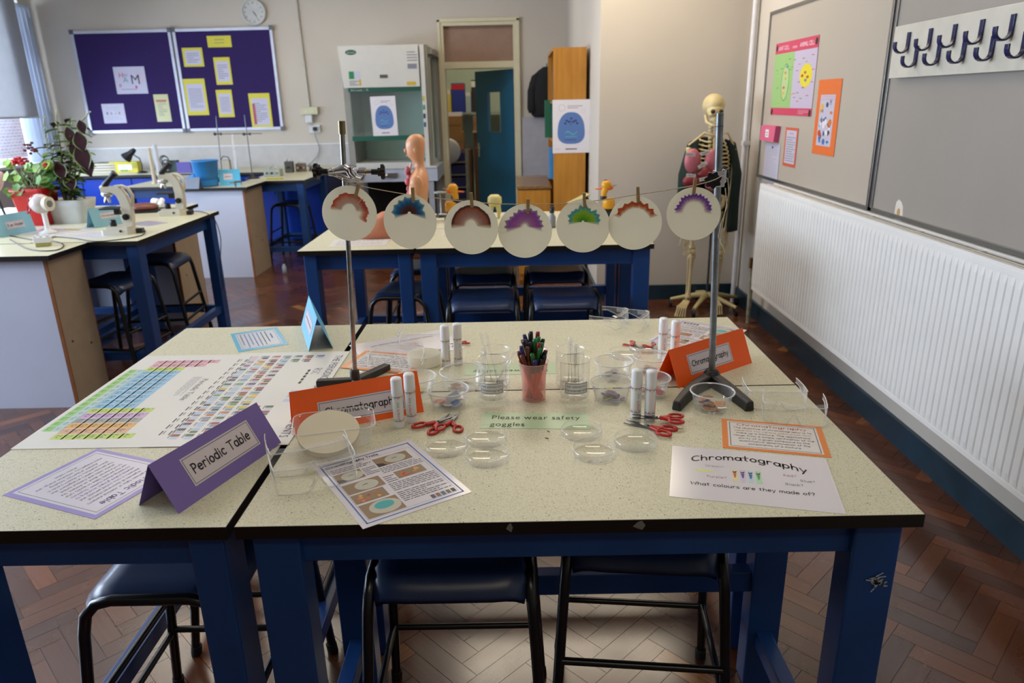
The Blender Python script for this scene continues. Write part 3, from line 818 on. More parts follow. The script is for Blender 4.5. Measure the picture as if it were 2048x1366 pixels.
m.bb((x_, -h, rz1), (x_+.018, h, rz1+.012), RADW); m.bb((x_+.088, -h, rz1), (x_+.112, h, rz1+.012), RADW); m.bb((x_+.045, -h, rz1), (x_+.055, h, rz1+.008), RADW)
k = -h
while k < h: m.bb((x_+.018, k, rz1), (x_+.088, k+.012, rz1+.006), RADW); k += .42
m.build('top_grille', t)
m = MB()
for yy in (-h+.4, 0, h-.4): m.bb((x_+.112, yy-.02, rz1-.12), (-.003, yy+.02, rz1-.06), RADW)
m.build('wall_bracket', t)
t = thing('radiator_pipe', 'old copper and white painted pipe rising from the floor at the radiator end', 'pipe', (2.16, 3.87, 0))
PP = mt('flaking_white_paint', '8f8c7c', .6, var=.5, scale=25)
m = MB(); m.tube([(0, -.02, .0), (0, -.01, .2), (0, 0, .42)], .016, PP, n=12); m.cyl((0, 0, .40), (0, 0, .47), .02, mt('brass_valve', '7a5a30', .35, 1)); m.build('riser', t)
m = MB(); m.tube([(0, 0, .39), (0, -.05, .37), (0, -.11, .35), (0, -.125, .35)], .012, mt('copper_pipe', '7e4530', .35, .8)); m.build('branch_pipe', t)
t = thing('wall_pipe', 'thin white pipe running up the wall corner beside the skeleton', 'pipe', (XR-.035, 4.42, 0))
m = MB(); m.tube([(0, 0, 0), (0, 0, CEIL-.01)], .02, mt('white_pipe', 'cfcdd0', .4), n=12); o_ = m.build('pipe_run', t)
m = MB(); m.bb((-.02, -.025, 1.2), (.034, .025, 1.23), mt('white_pipe', 'cfcdd0', .4)); m.build('pipe_clip', t)

ALU = mt('aluminium_trim', '8f8f8e', .3, .9, var=.03)
def wall_board(name, label, y0, y1, z0, z1, mat, cat='board', tray=False):
    """a board on the right wall; local x runs towards the camera, y up"""
    t = thing(name, label, cat, (XR-.012, (y0+y1)/2, (z0+z1)/2), (R(90), 0, R(-90)))
    w, h = (y1-y0)/2, (z1-z0)/2
    m = MB(); m.bb((-w+.012, -h+.012, -.010), (w-.012, h-.012, .004), mat); m.build('board_surface', t)
    m = MB()
    for a, b in (((-w, -h), (w, -h+.02)), ((-w, h-.02), (w, h)), ((-w, -h), (-w+.02, h)), ((w-.02, -h), (w, h))): m.bb((a[0], a[1], -.011), (b[0], b[1], .012), ALU)
    m.build('board_frame', t, bevel=.002)
    return t
wall_board('whiteboard', 'whiteboard in a thin metal frame carrying the cell poster', 2.46, 4.14, 1.0, 2.07, mt('whiteboard_enamel', 'aea497', .3, var=.02, scale=2))
g = wall_board('projection_board', 'grey board with a torn patch, right of the whiteboard', .3, 2.44, 1.0, 2.5, mt('grey_board', '958e86', .42, var=.04, scale=2))
m = MB(); c = at('x', XR-.016, 1797, 425)
LW = lambda y, z: (-(y-1.37), z-1.75)
u, v = LW(c.y, c.z)
rd = random.Random(8)
m.prism([(u+.045*math.cos(a)*(1+rd.uniform(-.3, .3)), v+.06*math.sin(a)*(1+rd.uniform(-.3, .3))) for a in [2*PI*k/14 for k in range(14)]], .004, .0045, mt('torn_paper', 'cfc6bb', .8))
m.prism([(u+.014*math.cos(a), v+.02*math.sin(a)) for a in [2*PI*k/8 for k in range(8)]], .0045, .0048, mt('glue_stain', 'b08a5a', .8))
m.build('torn_patch', g)

# coat rail
t = thing('coat_rail', 'white coat rail with two rows of navy hooks above the grey board', 'coat rack', (XR-.012, 0, 0))
m = MB(); m.bb((-.038, .2, 1.605), (-.018, 2.37, 1.82), mt('rail_white', 'c4bfb2', .4)); m.build('rail_board', t, bevel=.002)
m = MB()
for yy in (.4, 1.3, 2.2): m.bb((-.018, yy-.02, 1.65), (-.012, yy+.02, 1.75), ALU)
m.build('spacer', t)
HK = mt('navy_hook', '151a4c', .25, var=.05)
def hook(y, z):
    m = MB(); path = [(-.042, z+.035), (-.042, z-.02)] + [(-.042-.027+.027*math.cos(R(a)), z-.02+.027*math.sin(R(a))) for a in (-20, -45, -70, -90, -110, -135, -160, -180)] + [(-.096, z-.003)]
    for i in range(len(path)-1):
        (a, b), (c_, d_) = path[i], path[i+1]
        m.beam((a, y, b), (c_, y, d_), .022, .007, HK, up=(0, 1, 0)) if False else None
    vs = []
    for i, (a, b) in enumerate(path):
        p0 = path[max(i-1, 0)]; p1 = path[min(i+1, len(path)-1)]; dx, dz = p1[0]-p0[0], p1[1]-p0[1]; L_ = math.hypot(dx, dz)
        nx, nz = -dz/L_*.0035, dx/L_*.0035
        for sy in (-.011, .011):
            vs.append((a+nx, y+sy, b+nz)); vs.append((a-nx, y+sy, b-nz))
    fs = []
    for i in range(len(path)-1):
        a = i*4; fs += [(a, a+4, a+6, a+2), (a+1, a+3, a+7, a+5), (a, a+1, a+5, a+4), (a+2, a+6, a+7, a+3)]
    e = (len(path)-1)*4; fs += [(0, 2, 3, 1), (e, e+1, e+3, e+2)]
    m.add(vs, fs, HK); 
    h_ = m.build('hook', t, bevel=.001)
y = 2.235; k = 0
while y > .3:
    hook(y, 1.752); hook(y-.08, 1.692); y -= .168; k += 1
# ================================================================ printed sheets
def pm(name, col, rough=.35): return mt(name, col, rough, var=0)
PUR = pm('purple_card', '7462a8', .55); ORA = pm('orange_card', 'fb6408', .55); ORL = pm('orange_paper', 'dd7c26', .3); SKY = pm('sky_blue_card', '5fb0d8', .5)
let_through(ORA, .12)
class Sheet:
    def __init__(s, w, h, mat, T=.0006):
        s.w, s.h = w, h; s.m = MB(); s.z = T; s.fn = flat(0)
        s.m.bb((-w/2, -h/2, 0), (w/2, h/2, T), mat)
    def L(s, k=1): return lambda u, v: Vector((u-s.w/2, v-s.h/2, s.z+.00012*k))
    def rect(s, a, b, c, d, mat, k=1): rect(s.m, a, b, c, d, mat, s.L(k))
    def frame(s, a, b, c, d, w, mat, k=2): frame(s.m, a, b, c, d, w, mat, s.L(k))
    def text(s, t, size, u, v, mat, k=3, **kw): text(s.m, t, size, u, v, mat, s.L(k), **kw)
    def put(s, name, label, cat, loc, rot, group=None):
        return tag(s.m.build(name, loc=loc, rot=rot), label, cat, group)
def para(s, lines, size, u, v0, dv, mat, k=3, align='c', cols=None, **kw):
    for i, l in enumerate(lines): s.text(l, size, u, v0-i*dv, (cols or {}).get(i, mat), k, align=align, **kw)

def from_corners(tl, tr, bl):
    tl, tr, bl = Vector(tl), Vector(tr), Vector(bl)
    ux = tr-tl; c = (tr+bl)/2
    return ux.length, (tl-bl).length, c, math.atan2(ux.y, ux.x)

# --- white Chromatography question sheet, front right
s = Sheet(.300, .207, LAM)
w, h = s.w, s.h
s.rect(.004, .004, w-.004, h-.004, WHITE if False else pm('laminate_print', 'd6d2d8', .16))
def archw(u, v):
    d = (u-.15)/.12; return (u, v + .030*(1-d*d) - .006*d)
s.text('Chromatography', .0215, .148, .135, INK, align='c', warp=archw, bold=.125)
FG, FP, FR_, FY = pm('pale_green_print', '8c9a8c'), pm('purple_print', '96627c'), pm('red_print', 'b0605c'), pm('yellow_print', 'd8dc7a')
s.text('Green?', .0085, .083, .128, FG, align='c', bold=.07); s.text('Purple?', .0085, .086, .085, FP, align='c', bold=.07)
s.text('Red?', .0085, .222, .117, FR_, align='c', bold=.07); s.text('Blue?', .0085, .252, .101, pm('slate_print', '3c4656'), align='c', bold=.07); s.text('Black?', .0085, .226, .083, INK, align='c', bold=.07)
s.text('What colours are they made of?', .0112, .148, .052, INK, align='c', bold=.11)
s.m.add([s.L(2)(u, v) for u, v in ((.043, .112), (.06, .115), (.085, .111), (.07, .106), (.05, .107))], [(0, 4, 3, 2, 1)], FY)
# the four test strips
for k, (c1, c2, c3) in enumerate((('d8cfa0', 'c4583a', '2a1a2a'), ('c9bccf', '5a3f9a', '2a1d4a'), ('b8cdd6', '2b5fa8', '1d2f4a'), ('a9d3ae', '3d9a55', '4a2a3a'))):
    x = .115+.0145*k
    s.rect(x, .077, x+.0105, .127, pm('strip_%d' % k, c1), 1.6)
    s.m.add([s.L(2)(x+a, b) for a, b in ((.002, .112), (.0085, .112), (.0065, .094), (.004, .094))], [(3, 2, 1, 0)], pm('strip_ink_%d' % k, c2))
    s.m.add([s.L(3)(x+a, b) for a, b in ((.001, .12), (.005, .117), (.0095, .121), (.008, .113), (.0025, .113))], [(3, 4, 0, 1), (1, 2, 3)], pm('strip_dark_%d' % k, c3))
W_, H_, c, a = from_corners((.826, .275, 0), (1.118, .205, 0), (.767, .078, 0))
s.put('question_sheet', 'glossy white sheet with arched Chromatography title and four test strips', 'sheet', (c.x, c.y, TZ+.0003), a)

# --- orange bordered explanation card
s = Sheet(.210, .148, ORL); w, h = s.w, s.h
s.rect(.012, .010, w-.012, h-.010, pm('card_white', 'd8d4d2', .3)); s.frame(.016, .014, w-.016, h-.014, .0016, pm('card_rule', '55535c'))
s.text('Chromatography', .0115, w/2, .117, pm('orange_print', 'c7683c'), align='c', sx=1.25, bold=.1)
para(s, ['The objective of chromatography is to', 'separate the various substances that', 'make up a mixture. The applications', 'range from a simple verification of the', 'purity of a given compound to the', 'quantitative determination of the', 'components of a mixture.'], .0068, w/2, .1025, .0128, INK, cols={1: pm('amber_print', 'cf9a4c')}, bold=.09)
W_, H_, c, a = from_corners((.957, .405, 0), (1.164, .352, 0), (.921, .267, 0))
s.put('info_card', 'orange bordered Chromatography explanation card at the right of the front table', 'card', (c.x, c.y, TZ+.0003), a)

# --- green safety notice
s = Sheet(.247, .084, pm('pale_green_paper', 'b3cba6', .3)); w, h = s.w, s.h
sx_ = .205/twidth('Please wear safety', .021, 'sans'); s.text('Please wear safety', .021, .022, .049, INK, font='sans', sx=sx_); s.text('goggles', .021, .022, .012, INK, font='sans', sx=sx_)
W_, H_, c, a = from_corners((.415, .465, 0), (.66, .450, 0), (.415, .379, 0))
s.put('safety_notice', 'pale green strip reading Please wear safety goggles, in front of the beakers', 'notice', (c.x, c.y, TZ+.0003), a)
s = Sheet(.247, .084, pm('pale_green_paper', 'b3cba6', .3))
sx_ = .205/twidth('Please wear safety', .021, 'sans'); s.text('Please wear safety', .021, .022, .049, INK, font='sans', sx=sx_); s.text('goggles', .021, .022, .012, INK, font='sans', sx=sx_)
p0, p1 = tz(930, 742), tz(1113, 745); c = (p0+p1)/2
s.put('safety_notice', 'pale green strip mostly hidden behind the beakers, facing the other way', 'notice', (c.x, c.y+.02, TZ+.0003), PI)
for k, (px, py, a) in enumerate(((1097, 863, -50), (1094, 877, -25))):
    p = tz(px, py); m = MB(); m.tube([(-.004, 0, .0008), (0, -.0012, .0008), (.004, -.0005, .0008)], .0008, INK, n=6)
    tag(m.build('paper_sliver', loc=(p.x, p.y, TZ+.0003), rot=R(a)), 'tiny black curl of paper below the safety notice', 'paper scrap', 'black curls of paper on the table')

# --- instruction sheet with photographs, front left
def brown_photo(s, x0, y0, x1, y1, kind, k=2):
    s.rect(x0, y0, x1, y1, pm('photo_brown', '8c7458'), k)
    cx, cy = (x0+x1)/2, (y0+y1)/2; r = min(x1-x0, (y1-y0)*1.2)*.42
    if kind in 'dfs': disc(s.m, cx+.006, cy, r*1.15, r*.92, pm('photo_paper', 'b9b7a8'), s.L(k+1))
    if kind in 'ds': s.m.add([s.L(k+2)(cx+a, cy+b) for a, b in ((-.004, -.002), (.0, .002), (.012, .001), (.006, .004))], [(0, 1, 3), (1, 2, 3)], INK)
    if kind == 'd': s.m.add([s.L(k+1)(x0+a, y0+b) for a, b in ((0, 0), (.018, 0), (.013, .012), (0, .016))], [(0, 1, 2, 3)], pm('photo_dark', '2b1c1a'))
    if kind == 'p':
        rd = random.Random(int(x0*1e4)); cols = [pm('scrap_orange', 'c4623c'), pm('scrap_red', 'a83c34'), pm('scrap_peach', 'cf8a62'), pm('scrap_yellow', 'c9a04a')]
        for _ in range(9):
            u, v = rd.uniform(x0+.008, x1-.008), rd.uniform(y0+.006, y1-.006); disc(s.m, u, v, rd.uniform(.003, .007), rd.uniform(.003, .006), cols[_ % 4], s.L(k+1+_*.3), 6)
    if kind == 'f':
        for rr, col in ((.9, '3aa5a8'), (.68, '7fb83e')):
            disc(s.m, cx+.006, cy+r*.2, r*.8*rr, r*.55*rr, pm('photo_ink_'+col, col), s.L(k+2+rr), 14)
def instruction_sheet(shiny=True):
    s = Sheet(.216, .268, LAM); w, h = s.w, s.h
    s.frame(.011, .010, w-.011, h-.010, .0028, pm('blue_rule', '2c64ae'))
    s.text('Chromatography Trolls', .0080, .075, h-.0265, INK, bold=.15, align='c')
    s.frame(.018, .019, w-.018, h-.030, .0006, GREY_INK, 1)
    P = [(.110, .190, .185, .228, 'd'), (.020, .170, .075, .208, 'd'), (.020, .120, .095, .160, 's'), (.125, .125, .185, .155, 'p'), (.020, .080, .085, .115, 'p'), (.020, .022, .093, .074, 'f')]
    for (a, b, c_, d, kd) in P: brown_photo(s, a, b, c_, d, kd)
    T = [(.022, .212, .105, .232, 3), (.078, .172, .106, .205, 5), (.108, .160, .195, .186, 4), (.100, .120, .122, .150, 4), (.098, .085, .195, .118, 5), (.098, .040, .195, .080, 6)]
    for i, (a, b, c_, d, n) in enumerate(T): scribble(s.m, a, b, c_, d, n, pm('print_dark', '4a4850'), s.L(2), i, gap=.2)
    for k, cc in enumerate(('4b3f5a', '7d5a48', '3c5a7a', '6a6258', '2f3442')): s.rect(.145+.0105*k, .021, .153+.0105*k, .034, pm('mini_'+cc, cc), 2)
    return s
s = instruction_sheet()
W_, H_, c, a = from_corners(tz(641, 939), tz(816, 887), tz(733, 1048))
print('SHEET', W_, H_)
s.put('instruction_sheet', 'glossy step by step sheet with a blue border, half under the clear goggles', 'sheet', (c.x, c.y, TZ+.0003), a-.02)
s = instruction_sheet()
c = tz(1395, 672)
s.put('instruction_sheet', 'photo instruction sheet at the back right, partly behind the glue sticks', 'sheet', (c.x, c.y, TZ+.0003), R(145))

# --- purple bordered flyer with the periodic table text
s = Sheet(.206, .244, pm('lilac_border', '8d80c4', .3)); w, h = s.w, s.h
s.rect(.011, .011, w-.011, h-.011, pm('flyer_white', 'cdc9d6', .28)); s.frame(.017, .017, w-.017, h-.017, .0013, GREY_INK)
s.text('Periodic Table', .0145, w/2, h-.042, pm('purple_title', '4a2f74'), align='c', bold=.12)
PX = pm('purple_text', '6b4a8c')
para(s, ['The periodic table of chemical elements', 'organizes all discovered chemical', 'elements in rows (called periods) and', 'columns (called groups) according to', 'increasing atomic number. Scientists', 'use the periodic table to quickly refer', 'to information about an element, like', 'atomic mass and chemical symbol.', "The periodic table's arrangement also", 'allows scientists to discern trends in', 'element properties, including', 'electronegativity, ionization energy, and', 'atomic radius.'], .0062, w/2, h-.060, .0125, pm('flyer_text', '4c4658'), cols={2: PX, 3: PX, 4: PX}, bold=.09, sx=.95)
A, B, Cc = tz(8, 990), tz(197, 897), tz(188, 1040)
n1 = (Cc-A); rr = B + n1
ux = (Cc-rr).normalized(); ctr = (B+Cc)/2
s.put('info_flyer', 'purple bordered sheet about the periodic table lying beside the purple sign', 'sheet', (ctr.x, ctr.y, TZ+.0003), math.atan2(ux.y, ux.x))

# --- small blue card at the far side of the left table
s = Sheet(.205, .145, pm('blue_card', '62b4d6', .2)); w, h = s.w, s.h
s.rect(.018, .012, w-.018, h-.012, pm('card_pale', 'c8cdd8', .2)); s.frame(.022, .016, w-.022, h-.016, .001, GREY_INK)
scribble(s.m, w*.3, h-.038, w*.7, h-.024, 1, pm('blue_title', '3c6fb0'), s.L(3), 77)
s.m.v = s.m.v
for i in range(7): scribble(s.m, .03, .02+.0125*i, w-.03, .031+.0125*i, 1, pm('blue_text', '5a76b0') if i in (1, 2, 3, 4) else GREY_INK, s.L(3), i)
p1, p2, p3, p4 = tz(461, 669), tz(553, 654), tz(577, 690), tz(477, 704)
s.w, s.h = .205, .145
c = (p1+p2+p3+p4)/4; d = (p3-p2)
s.put('info_card', 'light blue bordered card at the far side of the left table', 'card', (c.x, c.y, TZ+.0003), math.atan2(d.y, d.x))

# --- orange bordered card and black and white sheet behind the left orange sign
s = Sheet(.300, .207, LAM); w, h = s.w, s.h
s.text('Chromatography', .02, .15, .16, pm('grey_title', '66646a'), align='c', warp=archw)
s.text('What colours are they made of?', .010, .148, .045, pm('grey_title', '66646a'), align='c')
for k in range(4): s.rect(.115+.0145*k, .077, .1255+.0145*k, .127, pm('faint_%d' % k, ('c9a78f', 'b9a9b9', 'a9b9c4', 'c4a9a4')[k]))
W_, H_, c, a = from_corners(tz(905, 700), tz(755, 655), tz(860, 745))
c = tz(815, 693)
s.put('question_sheet', 'pale sheet lying upside down behind the left orange sign, under clear goggles', 'sheet', (c.x, c.y, TZ+.0003), R(-152))
s = Sheet(.210, .148, pm('orange_border', 'e08a4a', .2)); w, h = s.w, s.h
s.rect(.014, .012, w-.014, h-.012, pm('card_white', 'd8d4d2', .3)); s.frame(.018, .016, w-.018, h-.016, .001, GREY_INK)
s.text('Chromatography', .0115, w/2, .117, pm('orange_print', 'c7683c'), align='c', sx=1.2)
scribble(s.m, .024, .022, w-.024, .11, 7, GREY_INK, s.L(3), 4)
c = tz(773, 725)
s.put('info_card', 'orange bordered card facing away behind the left orange sign', 'card', (c.x, c.y, TZ+.0016), R(163))

# --- the two periodic table posters
PSTR = pm('poster_white', 'd8d7d2', .35)
def cell(s, u, v, w, h, col, sym, size=None):
    s.rect(u, v, u+w*.92, v+h*.9, pm('cell_'+col, col, .35))
    if sym: s.text(sym, h*.36, u+w*.42, v+h*.22, pm('cell_ink', '3f5a58'), 2, align='c', font='sans')
    s.rect(u+w*.08, v+h*.72, u+w*.24, v+h*.80, LGREY_INK, 2)
s = Sheet(.60, .315, PSTR, .0008); w, h = s.w, s.h     # left poster: u runs along the table (towards the camera), v to the right
G_, LB, SB, PK, YG, MV, GY, AM, SL = '86c458', 'a9c9c8', '7fb9dd', 'd99cae', 'b9d04a', 'c89ad0', '9c9c98', 'e0a43a', 'd9a47a'
SYM = 'H He Li Be B C N O F Ne Na Mg Al Si P S Cl Ar K Ca Sc Ti V Cr Mn Fe Co Ni Cu Zn Ga Ge As Se Br Kr Rb Sr Y Zr Nb Mo Tc Ru Rh Pd Ag Cd In Sn Sb Te I Xe Cs Ba La Ce Pr Nd Pm Sm Eu Gd Tb Dy Ho Er Tm Yb Lu Hf Ta W Re Os Ir Pt Au Hg Tl Pb Bi Po At Rn'.split()
cw, ch = .0285, .033
def P(u, r): return .045+u*cw, h-.105-r*ch*.95
def put(c_, r, col, z):
    u, v = P(c_, r); cell(s, u, v, cw, ch, col, SYM[z % len(SYM)])
ABOVE = {0: [0]}
for r in range(7):
    lay = []
    if r == 0: lay = [(0, PK), (17, YG)]
    elif r in (1, 2): lay = [(0, PK), (1, PK)] + [(c_, {12: YG, 13: MV, 14: GY, 15: AM, 16: SL, 17: YG}[c_]) for c_ in range(12, 18)]
    else: lay = [(c_, PK if c_ < 2 else (YG if c_ == 2 else SB) if c_ < 12 else {12: YG, 13: MV, 14: GY, 15: AM, 16: SL, 17: YG}[c_]) for c_ in range(18)]
    for q, (c_, col) in enumerate(lay):
        if r < 7: put(c_, r*.82, col, (r*18+c_) % 86)
for r_ in range(2):
    for c_ in range(14): 
        u, v = P(c_+2.5, 0); cell(s, u, .012+.023*(1-r_), cw, .024, G_ if r_ == 1 else LB, SYM[57+c_])
s.text('Periodic Table', .017, w*.45, h-.064, pm('grey_title', '66646a'), 3, align='c', font='sans')
scribble(s.m, w*.30, h-.098, w*.52, h-.072, 5, LGREY_INK, s.L(2), 3)
pa, pb, pc = tz(288, 715), tz(476, 712), tz(37, 898)
s.put('periodic_table_poster', 'white periodic table chart of coloured cells, the left one of the pair', 'poster', (-.4415, .618, TZ+.0004), R(-90.5))
s = Sheet(.61, .322, PSTR, .0008); w, h = s.w, s.h
s.text('THE PERIODIC TABLE', .021, .035, h-.032, pm('navy_title', '2b2f5c'), 3, font='sans', sx=.96); s.text('OF THE ELEMENTS', .021, w-.035, h-.032, pm('navy_title', '2b2f5c'), 3, align='r', font='sans', sx=.9)
s.text('RSC', .02, .14, h-.066, LGREY_INK, 3)
rd = random.Random(11)
PC = ['c9b23a', '8c3a2c', '3d4f6e', '5f8f5a', '6e8fb0', '2c2c30', 'b46a3a', '84849a', 'a03c40', '46613a', '9db4c9', '4a2f5c']
cw2, ch2 = .0305, .030
for r in range(7):
    for c_ in range(18):
        if r == 0 and c_ not in (0, 17): continue
        if r in (1, 2) and 2 <= c_ < 12: continue
        u, v = .03+c_*cw2, h-.085-r*ch2*1.07
        if r >= 5 and rd.random() < .5: cell_ = 'd9b9bd' if c_ < 2 else 'a9bdd6'
        else: cell_ = rd.choice(PC)
        s.rect(u, v, u+.013, v+.019, pm('pic_'+cell_, cell_)); s.rect(u+.0145, v+.002, u+.026, v+.019, pm('pic2_'+PC[(r+c_) % 12], PC[(r+c_) % 12]) if rd.random() < .5 else pm('pic_pale', 'b4c0d8'))
        s.rect(u, v-.004, u+.02, v-.0015, GREY_INK)
for r in range(2):
    for c_ in range(15):
        u, v = .055+c_*.034, .014+.021*r; s.rect(u, v, u+.022, v+.003, INK); s.rect(u, v+.006, u+.016, v+.010, LGREY_INK)
for k in range(3): s.rect(.30+.028*k, h-.085, .318+.028*k, h-.066, pm('pic_pale', 'b4c0d8'))
for k in range(5): s.rect(.15+.022*k, h-.082, .166+.022*k, h-.075, INK)
s.put('periodic_table_poster', 'picture poster titled the periodic table of the elements, partly behind the purple sign', 'poster', (-.157, .620, TZ+.0013), R(-90.3))

# ================================================================ folded name signs
def tent(name, label, p0, p1, hgt, off, mat, text_, plate, loc_z=TZ, size=.03, boff=None, th=.0008, bold=.125, cat='sign', txc=None):
    """p0, p1: the foot line of the front panel; off: how far back the fold sits; boff: how far back the rear foot"""
    p0, p1 = Vector((p0[0], p0[1], 0)), Vector((p1[0], p1[1], 0)); d = p1-p0; L = d.length; a = math.atan2(d.y, d.x)
    boff = boff or 2*off
    t = thing(name, label, cat, (p0.x, p0.y, loc_z), a)
    m = MB(); sl = math.hypot(hgt, off)
    def F(u, v, e=0):   # v along the slope of the front panel, e out of it
        k = v/sl; return Vector((u, off*k - e*hgt/sl, hgt*k + e*off/sl))
    def slab(q, th, out):
        q = [Vector(x) for x in q]; n_ = (q[1]-q[0]).cross(q[3]-q[0]).normalized()*th
        if n_.dot(Vector(out)) < 0: n_ = -n_
        m.add(q+[x-n_ for x in q], [(0, 1, 2, 3), (7, 6, 5, 4), (0, 4, 5, 1), (1, 5, 6, 2), (2, 6, 7, 3), (3, 7, 4, 0)], mat)
    slab([(0, 0, 0), (L, 0, 0), (L, off, hgt), (0, off, hgt)], th, (0, -1, 0)); m.build('front_panel', t)
    m = MB()
    slab([(0, boff, 0), (L, boff, 0), (L, off, hgt), (0, off, hgt)], th, (0, 1, 0)); m.build('back_panel', t)
    if plate:
        a0, b0, a1, b1 = plate; m = MB()
        rect(m, a0*L, b0*sl, a1*L, b1*sl, pm('plate_'+name, 'cfc6cc', .4), lambda u, v: F(u, v, .0004))
        frame(m, a0*L+.003, b0*sl+.003, a1*L-.003, b1*sl-.003, .0012, pm('plate_rule', '4d5566'), lambda u, v: F(u, v, .0006))
        if text_ == '~':
            scribble(m, (a0+.08)*L, (b0+.12)*sl, (a1-.08)*L, (b1-.12)*sl, 1, GREY_INK, lambda u, v: F(u, v, .0008), 3); text_ = ''
        if text_: size = min(size, (a1-a0)*L*.86/twidth(text_, 1))
        text(m, text_, size, (a0+a1)/2*L, (b0+b1)/2*sl-size*.42, INK, lambda u, v: F(u, v, .0008), align='c', bold=bold)
        m.build('name_label', t)
    return t
tent('folded_sign', 'purple folded card sign reading Periodic Table on the left table', (-.115, .047), (-.0145, .325), .09, .052, PUR, 'Periodic Table', (.20, .24, .83, .80), size=.034, boff=.094, bold=.125)
tent('folded_sign', 'orange folded card sign reading Chromatography, left one behind the filter papers', (.007, .358), (.276, .477), .092, .036, ORA, 'Chromatography', (.19, .15, .86, .66), size=.03)
tent('folded_sign', 'orange folded card sign reading Chromatography, behind the retort stand on the right', (.903, .592), (1.141, .763), .091, .040, ORA, 'Chromatography', (.19, .22, .76, .74), size=.03)
n0, n1 = tz(617, 703), tz(602, 655)
tent('folded_sign', 'sky blue folded sign seen end on at the back of the left table', (n1.x-.005, n1.y+.02), (n0.x, n0.y), .1, .035, SKY, '~', (.15, .3, .85, .7), size=.018, boff=.072)

# ================================================================ retort stands
STEEL = mt('worn_steel', '8c8b88', .3, 1, var=.25, scale=40)
GALV = mt('galvanised_rod', '7d8285', .42, .9, var=.3, scale=30)
CAST = mt('cast_iron_enamel', '1f1d1c', .45, var=.5, scale=40, bump=.5)
def star_knob(m, c, ax, r, L, lobes=6):
    """black lobed knob; ax is its axis"""
    ax = Vector(ax).normalized(); u = ax.orthogonal().normalized(); v = ax.cross(u); KN = mt('black_knob', '101010', .3, var=.05)
    poly = [(r*(1+.14*math.cos(lobes*2*PI*k/36))*math.cos(2*PI*k/36), r*(1+.14*math.cos(lobes*2*PI*k/36))*math.sin(2*PI*k/36)) for k in range(36)]
    M_ = Matrix((( u.x, v.x, ax.x, c[0]), (u.y, v.y, ax.y, c[1]), (u.z, v.z, ax.z, c[2]), (0, 0, 0, 1)))
    m.prism(poly, 0, L*.5, KN, M=M_, smooth=False)
    m.prism([(x*.86, y*.86) for x, y in poly], L*.5, L*.62, KN, M=M_)
    m.prism([(x*.55, y*.55) for x, y in poly], -L*.5, 0, KN, M=M_)
# left stand: thin steel rod, its base hidden behind the orange sign
pb = Vector((.078, .655, TZ)); pt = at('y', .668, 683, 242)
t = thing('retort_stand', 'slim steel retort stand on the left with a chrome clamp near its top', 'stand', (pb.x, pb.y, TZ))
top = pt-pb
m = MB(); m.tube([(0, 0, .018), top*.33, top*.66, top], .0062, STEEL, n=14); m.tube([top*.955, top*1.0], .0085, mt('worn_brass_end', '8a7a58', .4, .9, var=.3), n=14); m.build('rod', t)
m = MB(); m.lathe([(0, .045), (.012, .045), (.013, .018)], CAST, n=16)
for a, L_ in ((181, .10), (300, .13), (60, .13)): m.beam((0, 0, .011), (L_*math.cos(R(a)), L_*math.sin(R(a)), .009), .024, .02, CAST)
m.build('base', t, bevel=.004)
def rel(px, py, y=None): return at('y', y or .66, px, py)-pb
m = MB(); CHR = mt('chrome', 'd0d0d2', .12, 1, var=0)
c0 = rel(700, 347)
m.tube([rel(656, 344), rel(672, 341), rel(690, 336), rel(703, 345)], [.0045, .008, .011, .007], CHR, n=12)
m.tube([rel(657, 348), rel(680, 350), rel(697, 356), rel(718, 362), rel(729, 354)], [.004, .006, .006, .005, .004], CHR, n=12, sx=.8)
m.tube([rel(697, 338), rel(706, 352)], .011, CHR, n=12)
m.tube([rel(701, 334, .65), rel(703, 345, .65), rel(712, 356, .65), rel(722, 358, .65)], [.008, .006, .005, .004], CHR, n=10)
m.tube([rel(718, 343), rel(731, 343)], .0095, CHR, n=12); m.tube([rel(714, 344), rel(742, 344)], .0035, mt('brass_screw', '8a6f45', .3, 1), n=8)
m.tube([rel(728, 350), rel(726, 360), rel(712, 362)], .004, CHR, n=8)
m.build('clamp', t)
m = MB(); star_knob(m, rel(637, 343), (-1, .1, 0), .0175, .016); m.tube([rel(640, 343), rel(656, 344)], .0075, mt('black_knob', '101010', .3, var=.05), n=12); m.build('clamp_knob', t)
m = MB(); star_knob(m, rel(762, 344), (1, .1, 0), .0165, .015); m.tube([rel(743, 344), rel(761, 344)], .0065, mt('black_knob', '101010', .3, var=.05), n=12); m.build('clamp_knob', t)
